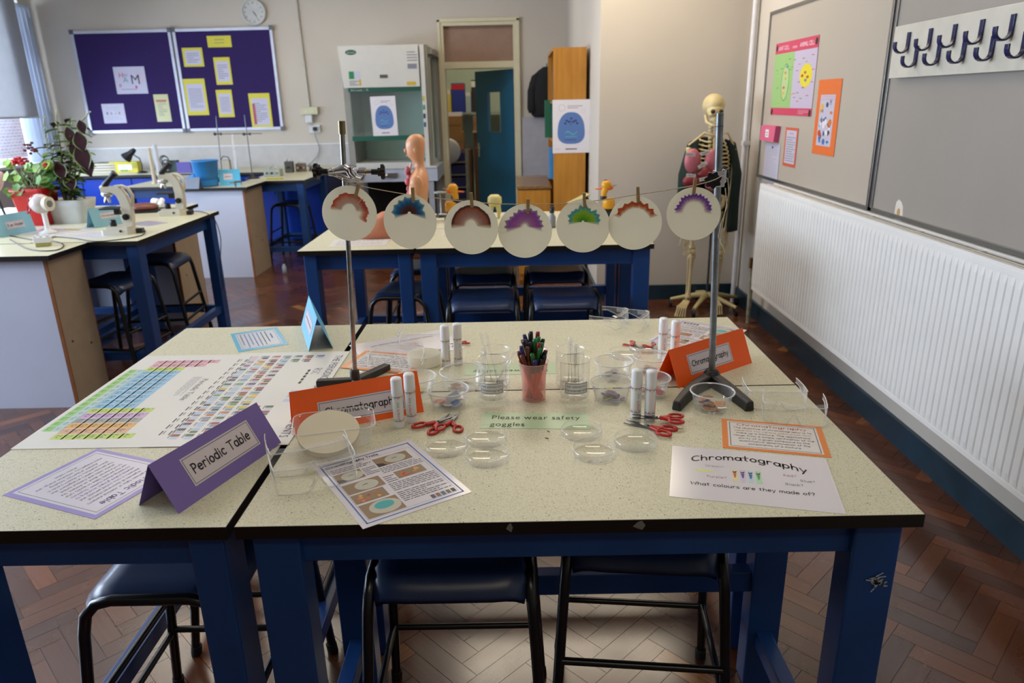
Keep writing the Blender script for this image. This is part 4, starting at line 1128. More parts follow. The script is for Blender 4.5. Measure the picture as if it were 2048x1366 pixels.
# right stand: galvanised tube with a heavy black V base
pb = tz(1422, 768); pt = at('y', pb.y-.0, 1440, 226)
t = thing('retort_stand', 'thick grey retort stand on the right with a black V shaped base', 'stand', (pb.x, pb.y, TZ))
top = pt-pb
m = MB(); m.tube([(0, 0, .03), top*.5, top*.94, top], .0082, GALV, n=16); m.tube([top*.955, top*.958], .009, mt('dark_band', '5a5d60', .5, .8), n=14); m.build('rod', t)
m = MB()
bl, br = tz(1352, 822)-pb, tz(1500, 823)-pb
for q in (bl, br):
    q.z = .011; a = math.atan2(q.y, q.x); n_ = Vector((-math.sin(a), math.cos(a), 0))
    K = 6; vs = []
    for i in range(K+1):
        u = i/K; cpt = Vector((q.x*u, q.y*u - .0 + .018*math.sin(PI*u), 0)); wd_ = .019-.007*u; hh = .032-.008*u
        for sg, z in ((-1, 0), (1, 0), (.75, hh), (-.75, hh)): vs.append(cpt+n_*wd_*sg+Vector((0, 0, z)))
    fs = [(i*4+a_, i*4+(a_+1) % 4, i*4+4+(a_+1) % 4, i*4+4+a_) for i in range(K) for a_ in range(4)] + [(3, 2, 1, 0), (K*4, K*4+1, K*4+2, K*4+3)]
    m.add(vs, fs, CAST)
m.lathe([(.0, .04), (.014, .04), (.021, .03), (.022, 0)], CAST, n=18)
m.build('base', t, bevel=.004)
m = MB(); yk = pb.y-.022
k1 = at('y', yk, 1426, 360)-pb
star_knob(m, k1, (-.25, -1, 0), .0175, .016, 7); m.build('clamp_knob', t)
m = MB(); star_knob(m, at('y', pb.y+.02, 1446, 349)-pb, (1, .6, .2), .0165, .015, 7); m.build('clamp_knob', t)
m = MB(); m.box(at('y', pb.y-.004, 1437, 357)-pb, (.022, .03, .036), CHR); m.box(at('y', pb.y-.008, 1448, 352)-pb, (.005, .022, .03), CHR); m.tube([k1, (k1.x, 0, k1.z)], .004, CHR, n=8); m.build('clamp', t, bevel=.003)

# ================================================================ string, pegs and paper circles
STR = mt('cotton_string', 'b9ae97', .9, var=.2, scale=300)
PEGW = mt('peg_wood', '9a8158', .6, var=.15, scale=60)
Y0, Y1, X0, X1 = .640, .560, .07, 1.0
def hang(px, py, dy=0):
    # a point on the vertical plane in which the string hangs between the two stands
    n_ = Vector((Y0-Y1, X1-X0, 0)); q = Vector((X0, Y0+dy, 0)); d = ray(px, py); return CAM + d*((q-CAM).dot(n_)/d.dot(n_))
SP = [(658, 348), (690, 362), (712, 370), (745, 377), (790, 385), (826, 391), (870, 396), (940, 404), (1000, 408), (1056, 409), (1110, 408), (1170, 404), (1220, 398), (1275, 389), (1330, 381), (1389, 371), (1420, 363), (1433, 358)]
sp = [hang(*q) for q in SP]
m = MB(); o0 = sp[0].copy()
m.tube([p-o0 for p in sp], .0011, STR, n=6)
m.build
e0 = sp[-1]
loop = [e0, e0+Vector((.012, -.004, .008)), e0+Vector((.024, -.006, 0)), e0+Vector((.028, -.006, -.03)), e0+Vector((.024, -.004, -.07)), e0+Vector((.018, -.004, -.12)), e0+Vector((.020, -.004, -.15))]
m.tube([p-o0 for p in loop], .0011, STR, n=6)
m.tube([p-o0 for p in [e0+Vector((.02, -.004, -.02)), e0+Vector((.026, -.008, -.06)), e0+Vector((.016, -.006, -.1)), e0+Vector((.012, -.006, -.13)), e0+Vector((.03, -.006, -.165))]], .0011, STR, n=6)
# wrapped round the left clamp
m.tube([p-o0 for p in [sp[0], hang(655, 338), hang(662, 336), hang(668, 345), hang(676, 353), hang(700, 360), hang(722, 366)]], .001, STR, n=6)
tag(m.build('string', loc=o0), 'thin cotton string stretched between the two retort stands', 'string')
FILT = mt('filter_paper', 'f0eee2', .9, var=.015)
INKV = let_through(vcol_mat('bled_ink'), .6); let_through(FILT, .6)
DISCS = [(699, 427), (820, 443.5), (942.5, 455), (1050, 462.5), (1166, 452), (1270, 446.5), (1387, 428)]
PEGS = [(714, 382, 20), (826, 390, 0), (943, 400, -3), (1056, 413, 2), (1169, 401, -3), (1276, 389, -4), (1389, 373, 4)]
ang = math.atan2(Y1-Y0, X1-X0)
def ink_fan(mb, me_cols, cu, cv, r0, r1, a0, a1, stops, seed, rag=.06, squash=1, lobes=0, paper='f0eee2'):
    rd = random.Random(seed); na, nr = 72, 16; vs = []; cols = []
    kn = [rd.uniform(-rag, rag) for _ in range(20)]
    jag = [1+kn[int(i/4)]*(1-(i % 4)/4)+kn[int(i/4)+1]*(i % 4)/4+rd.uniform(-.012, .012)+(.06*(1-2*abs(math.sin(lobes*PI*i/na))) if lobes else 0) for i in range(na+1)]
    jin = [1+rd.uniform(-.03, .03) for i in range(na+1)]
    pc = hexc(paper)
    for i in range(na+1):
        a = R(a0+(a1-a0)*i/na); e = min(i, na-i)/na
        for j in range(nr+1):
            u = j/nr; r = (r0*jin[i])*(1-u)+(r1*jag[i])*u
            vs.append(Vector((cu+r*math.cos(a)*squash, cv+r*math.sin(a), 0)))
            for k in range(len(stops)-1):
                if stops[k][0] <= u <= stops[k+1][0]: break
            f = (u-stops[k][0])/(stops[k+1][0]-stops[k][0]); c1, c2 = hexc(stops[k][1]), hexc(stops[k+1][1])
            c = [c1[q]*(1-f)+c2[q]*f for q in range(3)]
            w_ = rd.uniform(.9, 1.1); fade = min(1, max(0, e*14)); c = [pc[q]*(1-fade)+c[q]*w_*fade for q in range(3)]
            cols.append((*c, 1))
    fs = [(i*(nr+1)+j, i*(nr+1)+j+1, (i+1)*(nr+1)+j+1, (i+1)*(nr+1)+j) for i in range(na) for j in range(nr)]
    fs = [f[::-1] for f in fs] if a1 > a0 else fs
    me_cols.append((len(mb.v), cols)); mb.add(vs, fs, INKV)
P_ = 'f0eee2'
FANS = [
 [(0, .006, .016, .043, -6, 172, [(0, P_), (.15, 'cfb0a4'), (.5, 'd0a093'), (.82, 'cc6a4c'), (.95, 'c04a34'), (1, P_)], 1, .05, 1.0, 0), (.0, .004, .026, .046, -40, 40, [(0, P_), (.5, 'd78a78'), (.9, 'cf5e46'), (1, P_)], 12, .07, 1, 0)],
 [(0, .020, .004, .037, -22, 202, [(0, '4a2e28'), (.35, '5a3a38'), (.6, '2b5f94'), (.85, '3a8cc0'), (1, 'a0b4bc')], 2, .08, 1.05, 9)],
 [(0, .005, .012, .047, -10, 190, [(0, P_), (.2, 'c0a09a'), (.5, 'a87f7c'), (.78, 'a8624a'), (.92, '4a2622'), (.97, '3a3040'), (1, 'a8a8a8')], 3, .02, 1, 0)],
 [(0, .012, .004, .040, -20, 200, [(0, P_), (.2, 'b48cba'), (.4, 'b070b4'), (.8, '9a55ba'), (1, 'b0a4be')], 4, .09, 1.1, 12)],
 [(0, .010, .003, .036, -14, 194, [(0, '3f8a3c'), (.3, '78b42c'), (.6, '9cc43a'), (.75, '6fb8a8'), (.92, '4fa8ba'), (1, P_)], 5, .12, 1.05, 11)],
 [(0, -.002, .036, .052, 22, 160, [(0, P_), (.4, 'cc7c5a'), (.75, 'c4542c'), (.95, 'cc6a44'), (1, P_)], 6, .04, 1, 7)],
 [(0, .004, .024, .044, -4, 184, [(0, P_), (.4, 'a884bc'), (.75, '7a44b4'), (.9, '8858bc'), (1, P_)], 7, .05, .95, 15)],
]
NM = ['salmon red arc, hanging leftmost beside the chrome clamp', 'blue fan with a brown heart, second circle from the left', 'large black edged arch, third circle from the left', 'violet fan, fourth and lowest circle on the string', 'green fan edged in turquoise, third circle from the right', 'orange curved band, second circle from the right', 'purple dotted arc, rightmost circle by the grey stand']
for i, (px, py) in enumerate(DISCS):
    p = hang(px, py, -.006 - (.002 if i % 2 else 0)); p2 = hang(px+54, py, -.006)
    r = (p2-p).length
    t = MB(); t.lathe([(0, .0004), (r, .0004), (r, -.0004), (0, -.0004)], FILT, n=56, smooth=False)
    cols = []
    for (cu, cv, r0, r1, a0, a1, stops, sd, rag, sq, lobes) in FANS[i]:
        t.M = Matrix.Translation((0, 0, .0007+.0002*len(cols))); ink_fan(t, cols, cu, cv, r0, r1, a0, a1, stops, sd, rag, sq, lobes); t.M = None
    o = t.build('filter_paper', loc=p, rot=(R(90), R([-3, 0, 1, 0, 0, 2, 0][i]), ang + R([3, -3, 2, 4, -2, 3, -4][i])))
    ca = o.data.color_attributes.new('ink', 'FLOAT_COLOR', 'POINT')
    buf = [c for _ in t.v for c in (.5, .5, .45, 1)]
    for st_, cl in cols:
        for k, c in enumerate(cl): buf[(st_+k)*4:(st_+k)*4+4] = c
    ca.data.foreach_set('color', buf)
    tag(o, 'round white filter paper with '+NM[i], 'paper circle', 'filter papers pegged on the string')
    px, py, tilt = PEGS[i]; q = hang(px, py, -.010)
    g = thing('clothes_peg', 'tiny wooden peg on the '+['leftmost', 'second', 'third', 'fourth', 'fifth', 'sixth', 'rightmost'][i]+' paper circle', 'peg', q, (0, R(tilt), ang), 'mini pegs along the string')
    m = MB(); m.bb((-.0035, -.0035, -.017), (.0035, -.0008, .017), PEGW); m.build('peg_half', g)
    m = MB(); m.bb((-.0035, .0008, -.017), (.0035, .0035, .017), PEGW); m.build('peg_half', g)
    m = MB(); m.tube([(-.004, 0, .002), (.004, 0, .002)], .0016, STEEL, n=8); m.build('spring', g)
# ================================================================ small things on the front tables
CLR = clear_mat('clear_plastic', body=.06, edge=.38)
CLG = clear_mat('clear_glass', body=.015, edge=.22, rough=.02)
CLP = clear_mat('clear_petri', body=.01, edge=.16, rough=.03)
FROST = clear_mat('frosted_pot', body=.16, edge=.45, rough=.25)
PINKP = clear_mat('pink_frosted', tint=(1, .80, .74), body=.26, edge=.35, rough=.25, milk=(.95, .55, .48))
WPL = mt('white_plastic', 'e6e8ea', .3, var=.02)

# --- glue sticks
def glue(loc, rot, label, face=0, grp='glue sticks standing in pairs'):
    t = thing('glue_stick', label, 'glue stick', loc, rot, grp); r = .0122; H = .118
    m = MB(); m.lathe([(0, 0), (r*.96, 0), (r, .001), (r, .012), (r*.97, .013), (r*.97, .083)], WPL, n=28); m.build('barrel', t)
    m = MB(); m.lathe([(r*1.04, .080), (r*1.05, .082), (r*1.02, H-.003), (r*.9, H), (0, H)], WPL, n=28); m.build('cap', t)
    m = MB(); R_ = r*1.0
    LBW = pm('label_white', 'e2e4e4', .35)
    m.lathe([(r*.99, .0135), (r*.99, .079)], LBW, n=28)
    def C(u, v): a = -PI/2 + u/r; return Vector(((r*1.0)*math.cos(a), (r*1.0)*math.sin(a), v))
    cols = ['c02a3a', 'd8782a', 'd8c02a', '4aa84a', '2a9ab8', '5a4ab0', 'b03a8a']
    for k in range(26):
        u = -.038+k*.0030; col = pm('tri_'+cols[k % 7], cols[k % 7])
        for vb, sg in ((.0765, -1), (.0165, 1)):
            m.add([C(u, vb), C(u+.0027, vb), C(u+.0013, vb+sg*(.0035+.002*((k*5) % 3)))], [(0, 1, 2)] if sg > 0 else [(0, 2, 1)], col)
    def V(u, v): return C(-v+.003, .022+u) if face == 0 else C(-v-.002, .022+u)
    text(m, 'smart', .0072, 0.0, -.001, pm('label_red', 'b84a5a'), lambda u, v: Vector(C(.0025-v, .022+u))*1.0 if True else 0, font='sans')
    text(m, 'buy', .0072, .0275, -.001, pm('label_green', '4aa08a'), lambda u, v: C(.0025-v, .022+u), font='sans')
    m.M = None
    m.build('label', t)
    return t
def base_at(px, py): return tz(px, py)
GL = [((799, 858), .1, 'front left glue stick of the pair leaning on the orange sign, nearer one'), ((824, 848), -.1, 'glue stick of the front left pair, the one further right'),
      ((1271, 840), .2, 'left glue stick of the pair above the right hand scissors'), ((1299, 843), .9, 'right glue stick of the pair above the right hand scissors'),
      ((893, 737), .8, 'left glue stick of the back left pair'), ((917, 733), .5, 'right glue stick of the back left pair'),
      ((1324, 722), .2, 'taller looking left glue stick of the back right pair'), ((1348, 728), -.3, 'right glue stick of the back right pair touching the orange sign')]
for (px, py), rz, lb in GL:
    p = base_at(px, py-5); glue((p.x, p.y, TZ+.0002), rz, lb)

# --- beakers
def beaker(p, label, lab=True, rz=0, h=.098, r=.036, water=.034, n=40):
    t = thing('beaker', label, 'beaker', (p[0], p[1], TZ+.0002), rz)
    m = MB(); m.lathe([(0, .0012), (r*.9, .0012), (r*.985, .006), (r, .014), (r, h-.006), (r*1.03, h-.002), (r*1.07, h), (r*1.06, h+.001), (r*1.0, h-.002)], CLG, n=n); m.build('glass_body', t)
    m = MB(); m.tube([(r*1.06*math.cos(2*PI*k/36), r*1.06*math.sin(2*PI*k/36), h) for k in range(36)], .0011, CLR, n=6, closed=True); m.build('rim', t)
    if water:
        m = MB(); WT = clear_mat('salt_water', tint=(.97, .99, 1), body=.02, edge=.05); m.lathe([(0, water), (r*.97, water), (r*.99, water+.001)], WT, n=n); m.build('liquid', t)
    if lab:
        m = MB(); rr = r*1.012
        def C(u, v): a = -PI/2 + u/rr; return Vector((rr*math.cos(a), rr*math.sin(a), v))
        LBW = pm('label_white', 'e2e4e4', .35)
        rect(m, -.031, .020, .031, .049, LBW, C, nu=14)
        rr = r*1.018
        for (a, b, c_, d) in ((-.029, .022, .029, .0228), (-.029, .0462, .029, .047), (-.029, .022, -.0283, .047), (.0283, .022, .029, .047)): rect(m, a, b, c_, d, INK, C, nu=12 if c_-a > .01 else 1)
        text(m, 'Salt solution for', .0052, 0, .0375, INK, C, align='c', font='sans'); text(m, 'Chromatography', .0056, 0, .0275, INK, C, align='c', font='sans')
        m.build('paper_label', t)
    return t
B1, B2 = tz(986, 793), tz(1149, 793)
beaker(B1, 'glass beaker labelled Salt solution for Chromatography, left of the pen pot', rz=-.03)
beaker(B2, 'glass beaker labelled Salt solution for Chromatography, right of the pen pot', rz=.06)
B3, B4 = at('z', .95, 990, 697), at('z', .95, 1140, 697)
beaker(B3, 'unlabelled glass beaker behind the left labelled beaker', lab=False, water=.02); beaker(B4, 'unlabelled glass beaker behind the right labelled beaker', lab=False, water=.02)
def pipette(a, b, label, r=.0032, grp=None):
    a, b = Vector(a), Vector(b); m = MB(); d = b-a
    m.tube([Vector((0, 0, 0)), d*.55, d*.6, d*.98, d], [r*.45, r*.5, r, r*1.05, r*.6], CLR, n=10, caps=False)
    return tag(m.build('pipette', loc=a), label, 'pipette', grp)
z0 = TZ+.006
pipette((B1[0]-.008, B1[1], z0), at('y', B1[1]-.005, 1030, 702), 'clear plastic pipette leaning right in the left labelled beaker', .0042)
pipette((B1[0]-.02, B1[1]+.004, z0), (B1[0]-.018, B1[1]+.012, TZ+.118), 'clear pipette standing in the left labelled beaker')
for k, (dx, dy, hx) in enumerate(((-.016, 0, -.012), (-.006, .006, -.008), (.004, -.004, .000), (.012, .008, .006), (.0, .014, .002))):
    pipette((B2[0]+dx, B2[1]+dy, z0), (B2[0]+hx, B2[1]+dy*1.2, TZ+.155-.008*k), 'clear pipette of the bundle standing in the right labelled beaker', .0036, 'pipettes in the right labelled beaker')
for k, (dx, hx, hy) in enumerate(((-.01, -.026, .01), (.005, -.014, .022))):
    pipette((B3[0]+dx, B3[1], z0), (B3[0]+hx-.01, B3[1]+hy, TZ+.14), 'clear pipette leaning in the beaker at the back left', .003, 'pipettes in the back left beaker')

# --- pen pots
RB = mt('red_pen_barrel', 'c63a30', .35, var=.03); BRB = mt('brown_pen_barrel', '7a4630', .35, var=.03)
def pot(p, label, spec, seed):
    t = thing('pen_pot', label, 'pot', (p[0], p[1], TZ+.0002))
    m = MB(); m.lathe([(0, .001), (.028, .001), (.0285, .004), (.0285, .03), (.030, .06), (.035, .095), (.0365, .097), (.036, .098), (.034, .095)], PINKP, n=36); m.build('cup', t)
    rd = random.Random(seed)
    for i, (dx, dy, L_, cap) in enumerate(spec):
        a = Vector((p[0]+rd.uniform(-.012, .012)-dx*.35, p[1]+rd.uniform(-.010, .010)-dy*.3, TZ+.004)); b = Vector((p[0]+dx, p[1]+dy, TZ+L_))
        g = thing('felt_tip_pen', 'red barrelled felt tip pen with '+{'111318': 'black', '1d7a3c': 'green', '2c2a6a': 'dark blue', '6e3426': 'brown', '8c2430': 'dark red', '3a1a5c': 'purple'}[cap]+' cap, upright in the '+('front' if seed == 1 else 'rear')+' pink pot', 'pen', a, group='pens in the '+('front' if seed == 1 else 'rear')+' pink pot')
        d = b-a; Ld = d.length; g.rotation_euler = d.to_track_quat('Z', 'Y').to_euler()
        br = BRB if cap == '6e3426' and i % 2 else RB
        m = MB(); m.lathe([(0, 0), (.0042, 0), (.0045, .002), (.0045, Ld-.034)], br, n=12); m.build('barrel', g)
        m = MB(); cm = mt('cap_'+cap, cap, .28, var=.03); m.lathe([(.0045, Ld-.036), (.0056, Ld-.036), (.0053, Ld-.006), (.0045, Ld), (0, Ld)], cm, n=12); m.bb((.0048, -.0012, Ld-.03), (.0066, .0012, Ld-.004), cm); m.build('cap', g)
K_, GR, BL_, BW, DR = '111318', '1d7a3c', '2c2a6a', '6e3426', '8c2430'
SPEC1 = [(-.030, -.006, .138, BL_), (-.022, .012, .148, K_), (-.008, .010, .142, K_), (.004, .014, .150, GR), (-.036, .004, .122, BW), (-.029, -.012, .118, BW), (.014, .006, .142, DR), (.022, .010, .140, GR), (.030, 0, .124, K_), (.027, -.012, .116, K_), (.016, -.008, .132, GR), (-.004, -.014, .122, GR), (.004, -.020, .108, BL_), (-.014, -.004, .136, BW), (.020, -.018, .108, K_)]
PP1 = tz(1068, 797)
pot(PP1, 'translucent pink pot of felt tip pens between the two labelled beakers', SPEC1, 1)
PP2 = (PP1.x+.003, PP1.y+.082, 0)
pot(PP2, 'second pink pot of felt tip pens directly behind the front one', [(x*.8, y*.8, L_+.002, c_) for x, y, L_, c_ in SPEC1[::2]], 2)

# --- petri dishes
def petri(px, py, label, tilt=0, z=0):
    p = tz(px, py); t = MB(); r = .0445
    t.lathe([(0, .0008), (r*.985, .0008), (r, .002), (r, .0145), (r*.985, .0148)], CLP, n=48)
    t.tube([(r*math.cos(2*PI*k/48), r*math.sin(2*PI*k/48), .0148) for k in range(48)], .0006, CLR, n=6, closed=True)
    t.tube([(r*math.cos(2*PI*k/48), r*math.sin(2*PI*k/48), .001) for k in range(48)], .0007, CLR, n=6, closed=True)
    return tag(t.build('petri_dish', loc=(p.x, p.y, TZ+.0003+z)), label, 'petri dish', 'empty petri dishes on the front table')
for px, py, lb in ((975, 918, 'clear petri dish nearest the camera on the left, below the safety notice'), (972, 880, 'clear petri dish just below the word goggles'), (893, 899, 'clear petri dish below the front left scissors'),
                   (1163, 868, 'clear petri dish touching the right end of the safety notice'), (1188, 908, 'clear petri dish nearest the camera right of centre'), (1270, 888, 'clear petri dish below the right hand scissors')): petri(px, py, lb)
for px, py, lb in ((1250, 712, 'clear petri dish at the back right behind the bowls'), (735, 745, 'clear petri dish half hidden behind the left orange sign'), (1290, 700, 'small clear dish at the back right near the red scissors')): petri(px, py, lb)

# --- plastic bowls with paper cut-outs
def bowl(px, py, label, mat=FROST, r=.050, h=.045):
    p = at('z', TZ+h, px, py); t = thing('plastic_bowl', label, 'bowl', (p.x, p.y, TZ+.0003))
    m = MB(); m.lathe([(0, .001), (r*.74, .001), (r*.77, .003), (r*.93, h-.006), (r*.94, h-.002)], mat, n=40); m.build('bowl_body', t)
    m = MB(); m.tube([(r*math.cos(2*PI*k/40), r*math.sin(2*PI*k/40), h) for k in range(40)], .0018, clear_mat('milky_rim', body=.42, edge=.4, rough=.15), n=8, closed=True); m.lathe([(r*.94, h-.001), (r, h+.0005)], mat, n=40); m.build('rim', t)
    return p
def scraps(p, cols, n, seed, where, r=.028):
    rd = random.Random(seed)
    for k in range(n):
        a = rd.uniform(0, 2*PI); q = rd.uniform(0, r); sz_ = rd.uniform(.009, .016)
        poly = []
        nn = rd.choice((7, 8, 9))
        for i in range(nn):
            b = 2*PI*i/nn; rr = sz_*rd.uniform(.65, 1.1); poly.append((rr*math.cos(b), rr*math.sin(b)))
        m = MB(); c_ = cols[k % len(cols)]
        m.prism([(x*1.12, y*1.12) for x, y in poly], 0, .0002, pm('scrap_edge', 'c9c5c6', .5)); m.prism(poly, .0002, .0004, pm('scrapc_'+c_, c_, .4))
        tag(m.build('paper_cutout', loc=(p.x+q*math.cos(a), p.y+q*math.sin(a), TZ+.004+.0016*k), rot=(rd.uniform(-.5, .5)*.6, rd.uniform(-.5, .5)*.6, rd.uniform(0, 6))), 'small scrap of printed paper in the '+where, 'paper scrap', 'paper cut-outs in the '+where)
p = bowl(896, 778, 'frosted bowl holding red and white cut-outs beside the front left scissors'); scraps(p, ['b8584a', '3c6fa8', 'b0443c', 'c8877a', 'b5b3b8'], 9, 1, 'left bowl by the glue sticks')
m = MB(); m.prism([(-.018, -.012), (.02, -.006), (.016, .016), (-.014, .010)], 0, .0004, pm('scrap_grey', '9da0ac')); tag(m.build('paper_piece', loc=(p.x+.01, p.y-.004, TZ+.024), rot=(R(30), R(-16), .3)), 'larger grey piece of paper lying in the left bowl by the glue sticks', 'paper scrap')
p = bowl(1223, 764, 'clear bowl of purple and blue cut-outs right of the labelled beaker'); scraps(p, ['7a5a8c', '4a78b8', '8a6a9a', 'b0b83a', '6c4a7c'], 10, 2, 'bowl right of the beakers')
p = bowl(1228, 722, 'clear bowl with grey folded paper, behind the purple cut-outs'); scraps(p, ['7d7d82', '8c8c90', '6c6c72'], 5, 3, 'bowl with grey paper')
p = bowl(1300, 755, 'clear bowl of pink cut-outs behind the right hand glue sticks'); scraps(p, ['c4344a', '9a2c4c', '2c4a9a', 'c87a6a'], 9, 4, 'bowl of pink cut-outs')
p = bowl(1305, 712, 'clear bowl at the back right with a peach coloured cut-out'); scraps(p, ['b8745a', '6a8cb8', 'c89a84'], 5, 5, 'bowl at the back right')
p = bowl(1425, 782, 'clear bowl of tan cut-outs in front of the grey retort stand', CLR); scraps(p, ['b87c54', 'a8683f', 'c08a62', '2a3a8c', 'a0603c'], 13, 6, 'bowl of tan cut-outs', .026)
p = bowl(832, 753, 'frosted bowl behind the left orange sign, its rim just showing'); scraps(p, ['6f6f72', 'b8b84a'], 4, 7, 'bowl behind the left orange sign')
p = bowl(925, 742, 'wide clear bowl at the back left holding a brown cut-out', CLR, .058); scraps(p, ['96664f', 'a5745c'], 3, 8, 'wide bowl at the back left')
# pile of filter papers at the back
p = tz(850, 735); m = MB(); m.lathe([(0, 0), (.046, 0), (.046, .03), (0, .03)], FILT, n=40, smooth=False); 
tag(m.build('filter_paper_stack', loc=(p.x-.005, p.y+.03, TZ+.002)), 'white stack of filter papers behind the left orange sign', 'paper stack')

# --- clear tub with a stack of round filter papers, front left
p = tz(672, 880); t = thing('plastic_tub', 'clear rectangular tub under the large pile of round filter papers', 'tub', (p.x, p.y, TZ+.0003), R(14))
m = MB()
def rrect(w, d, r, n=5):
    out = []
    for cx, cy, a0 in ((w-r, d-r, 0), (-w+r, d-r, 90), (-w+r, -d+r, 180), (w-r, -d+r, 270)):
        for k in range(n+1): a = R(a0+90*k/n); out.append((cx+r*math.cos(a), cy+r*math.sin(a)))
    return out
def loft(m, rings, mat, smooth=True, cap=True):
    n = len(rings[0][0]); vs = [Vector((x, y, z)) for (poly, z) in rings for x, y in poly]
    m.add(vs, [(i*n+k, i*n+(k+1) % n, (i+1)*n+(k+1) % n, (i+1)*n+k) for i in range(len(rings)-1) for k in range(n)], mat, smooth)
    if cap: m.add(vs[:n], [list(range(n))[::-1]], mat)
loft(m, [(rrect(.072, .046, .02), .001), (rrect(.082, .055, .022), .045), (rrect(.086, .059, .024), .046)], CLR)
m.tube([(x, y, .046) for x, y in rrect(.086, .059, .024)], .0013, clear_mat('milky_rim', body=.42), n=6, closed=True)
m.build('tub_body', t)
FW = mt('filter_paper_cream', 'd3cab2', .9, var=.015)
m = MB(); m.lathe([(0, -.012), (.0635, -.012), (.0635, 0), (0, 0)], FW, n=56, smooth=False)
c_ = at('z', TZ+.048, 657, 862)
tag(m.build('filter_paper_pile', loc=(c_.x, c_.y, TZ+.048), rot=(R(19), R(5), 0)), 'thick cream pile of round filter papers leaning in the clear tub', 'paper stack')

# --- scissors
SB_ = mt('scissor_steel', '86888c', .3, 1, var=.1, scale=60); RH = mt('red_scissor_handle', 'b82420', .3, var=.04)
def scissors(ph, ptip, label, spread=14, grp='red handled scissors', zl=0):
    a = Vector((ph[0], ph[1], TZ+.0003+zl)); b = Vector((ptip[0], ptip[1], a.z)); d = b-a; L = d.length
    t = thing('scissors', label, 'scissors', a+d*.5, math.atan2(d.y, d.x), grp)
    k = L/.14; pv = .022*k
    for s, z in ((1, .003), (-1, .0055)):
        th = R(spread/2)*s; Mx = Matrix.Translation((pv-.01*k, 0, z)) @ Matrix.Rotation(th, 4, 'Z')
        m = MB(); m.prism([(-.012*k, -s*.004*k), (.0, -s*.0055*k), (.052*k, -s*.0005*k), (.058*k, s*.001*k), (.03*k, s*.0045*k), (-.012*k, s*.0045*k)][::s], -.0011, .0011, SB_, M=Mx); bl = m.build('blade', t, bevel=.0003)
        # the handle sits on the other side of the pivot
        m = MB(); hs = []
        base = [(-.008, 0), (-.02, -s*.003), (-.032, -s*.007)]
        m.tube([Mx @ Vector((x*k, y*k, .0)) for x, y in base], [.0045*k, .0048*k, .0046*k], RH, n=8, sx=1.5)
        ring = [(-.047+.017*math.cos(2*PI*q/20), -s*.0135+.0105*math.sin(2*PI*q/20)) for q in range(20)]
        m.tube([Mx @ Vector((x*k, y*k, .0)) for x, y in ring], .0034*k, RH, n=8, closed=True)
        m.build('handle', t)
    m = MB(); m.cyl((pv-.01*k, 0, .0005), (pv-.01*k, 0, .0082), .003*k, SB_, n=12); m.build('pivot', t)
scissors(tz(829, 872), tz(909, 831), 'red handled scissors lying left of the pair by the front left glue sticks', 26, zl=.0)
scissors(tz(893, 874), tz(912, 826), 'red handled scissors pointing away, right of the pair by the glue sticks', 22)
scissors(tz(1364, 872), tz(1249, 846), 'red handled scissors nearest the camera in the right hand pair', 12)
scissors(tz(1383, 848), tz(1264, 841), 'red handled scissors just behind the nearest right hand pair', 12, zl=.0065)
scissors(tz(1247, 686), tz(1288, 699), 'red handled scissors at the back right beside the bowl', 30)
scissors(tz(1291, 688), tz(1318, 704), 'red handled scissors partly hidden behind the back right glue sticks', 30)
scissors(tz(943, 686), tz(902, 693), 'red handled scissors behind the back left glue sticks', 30)

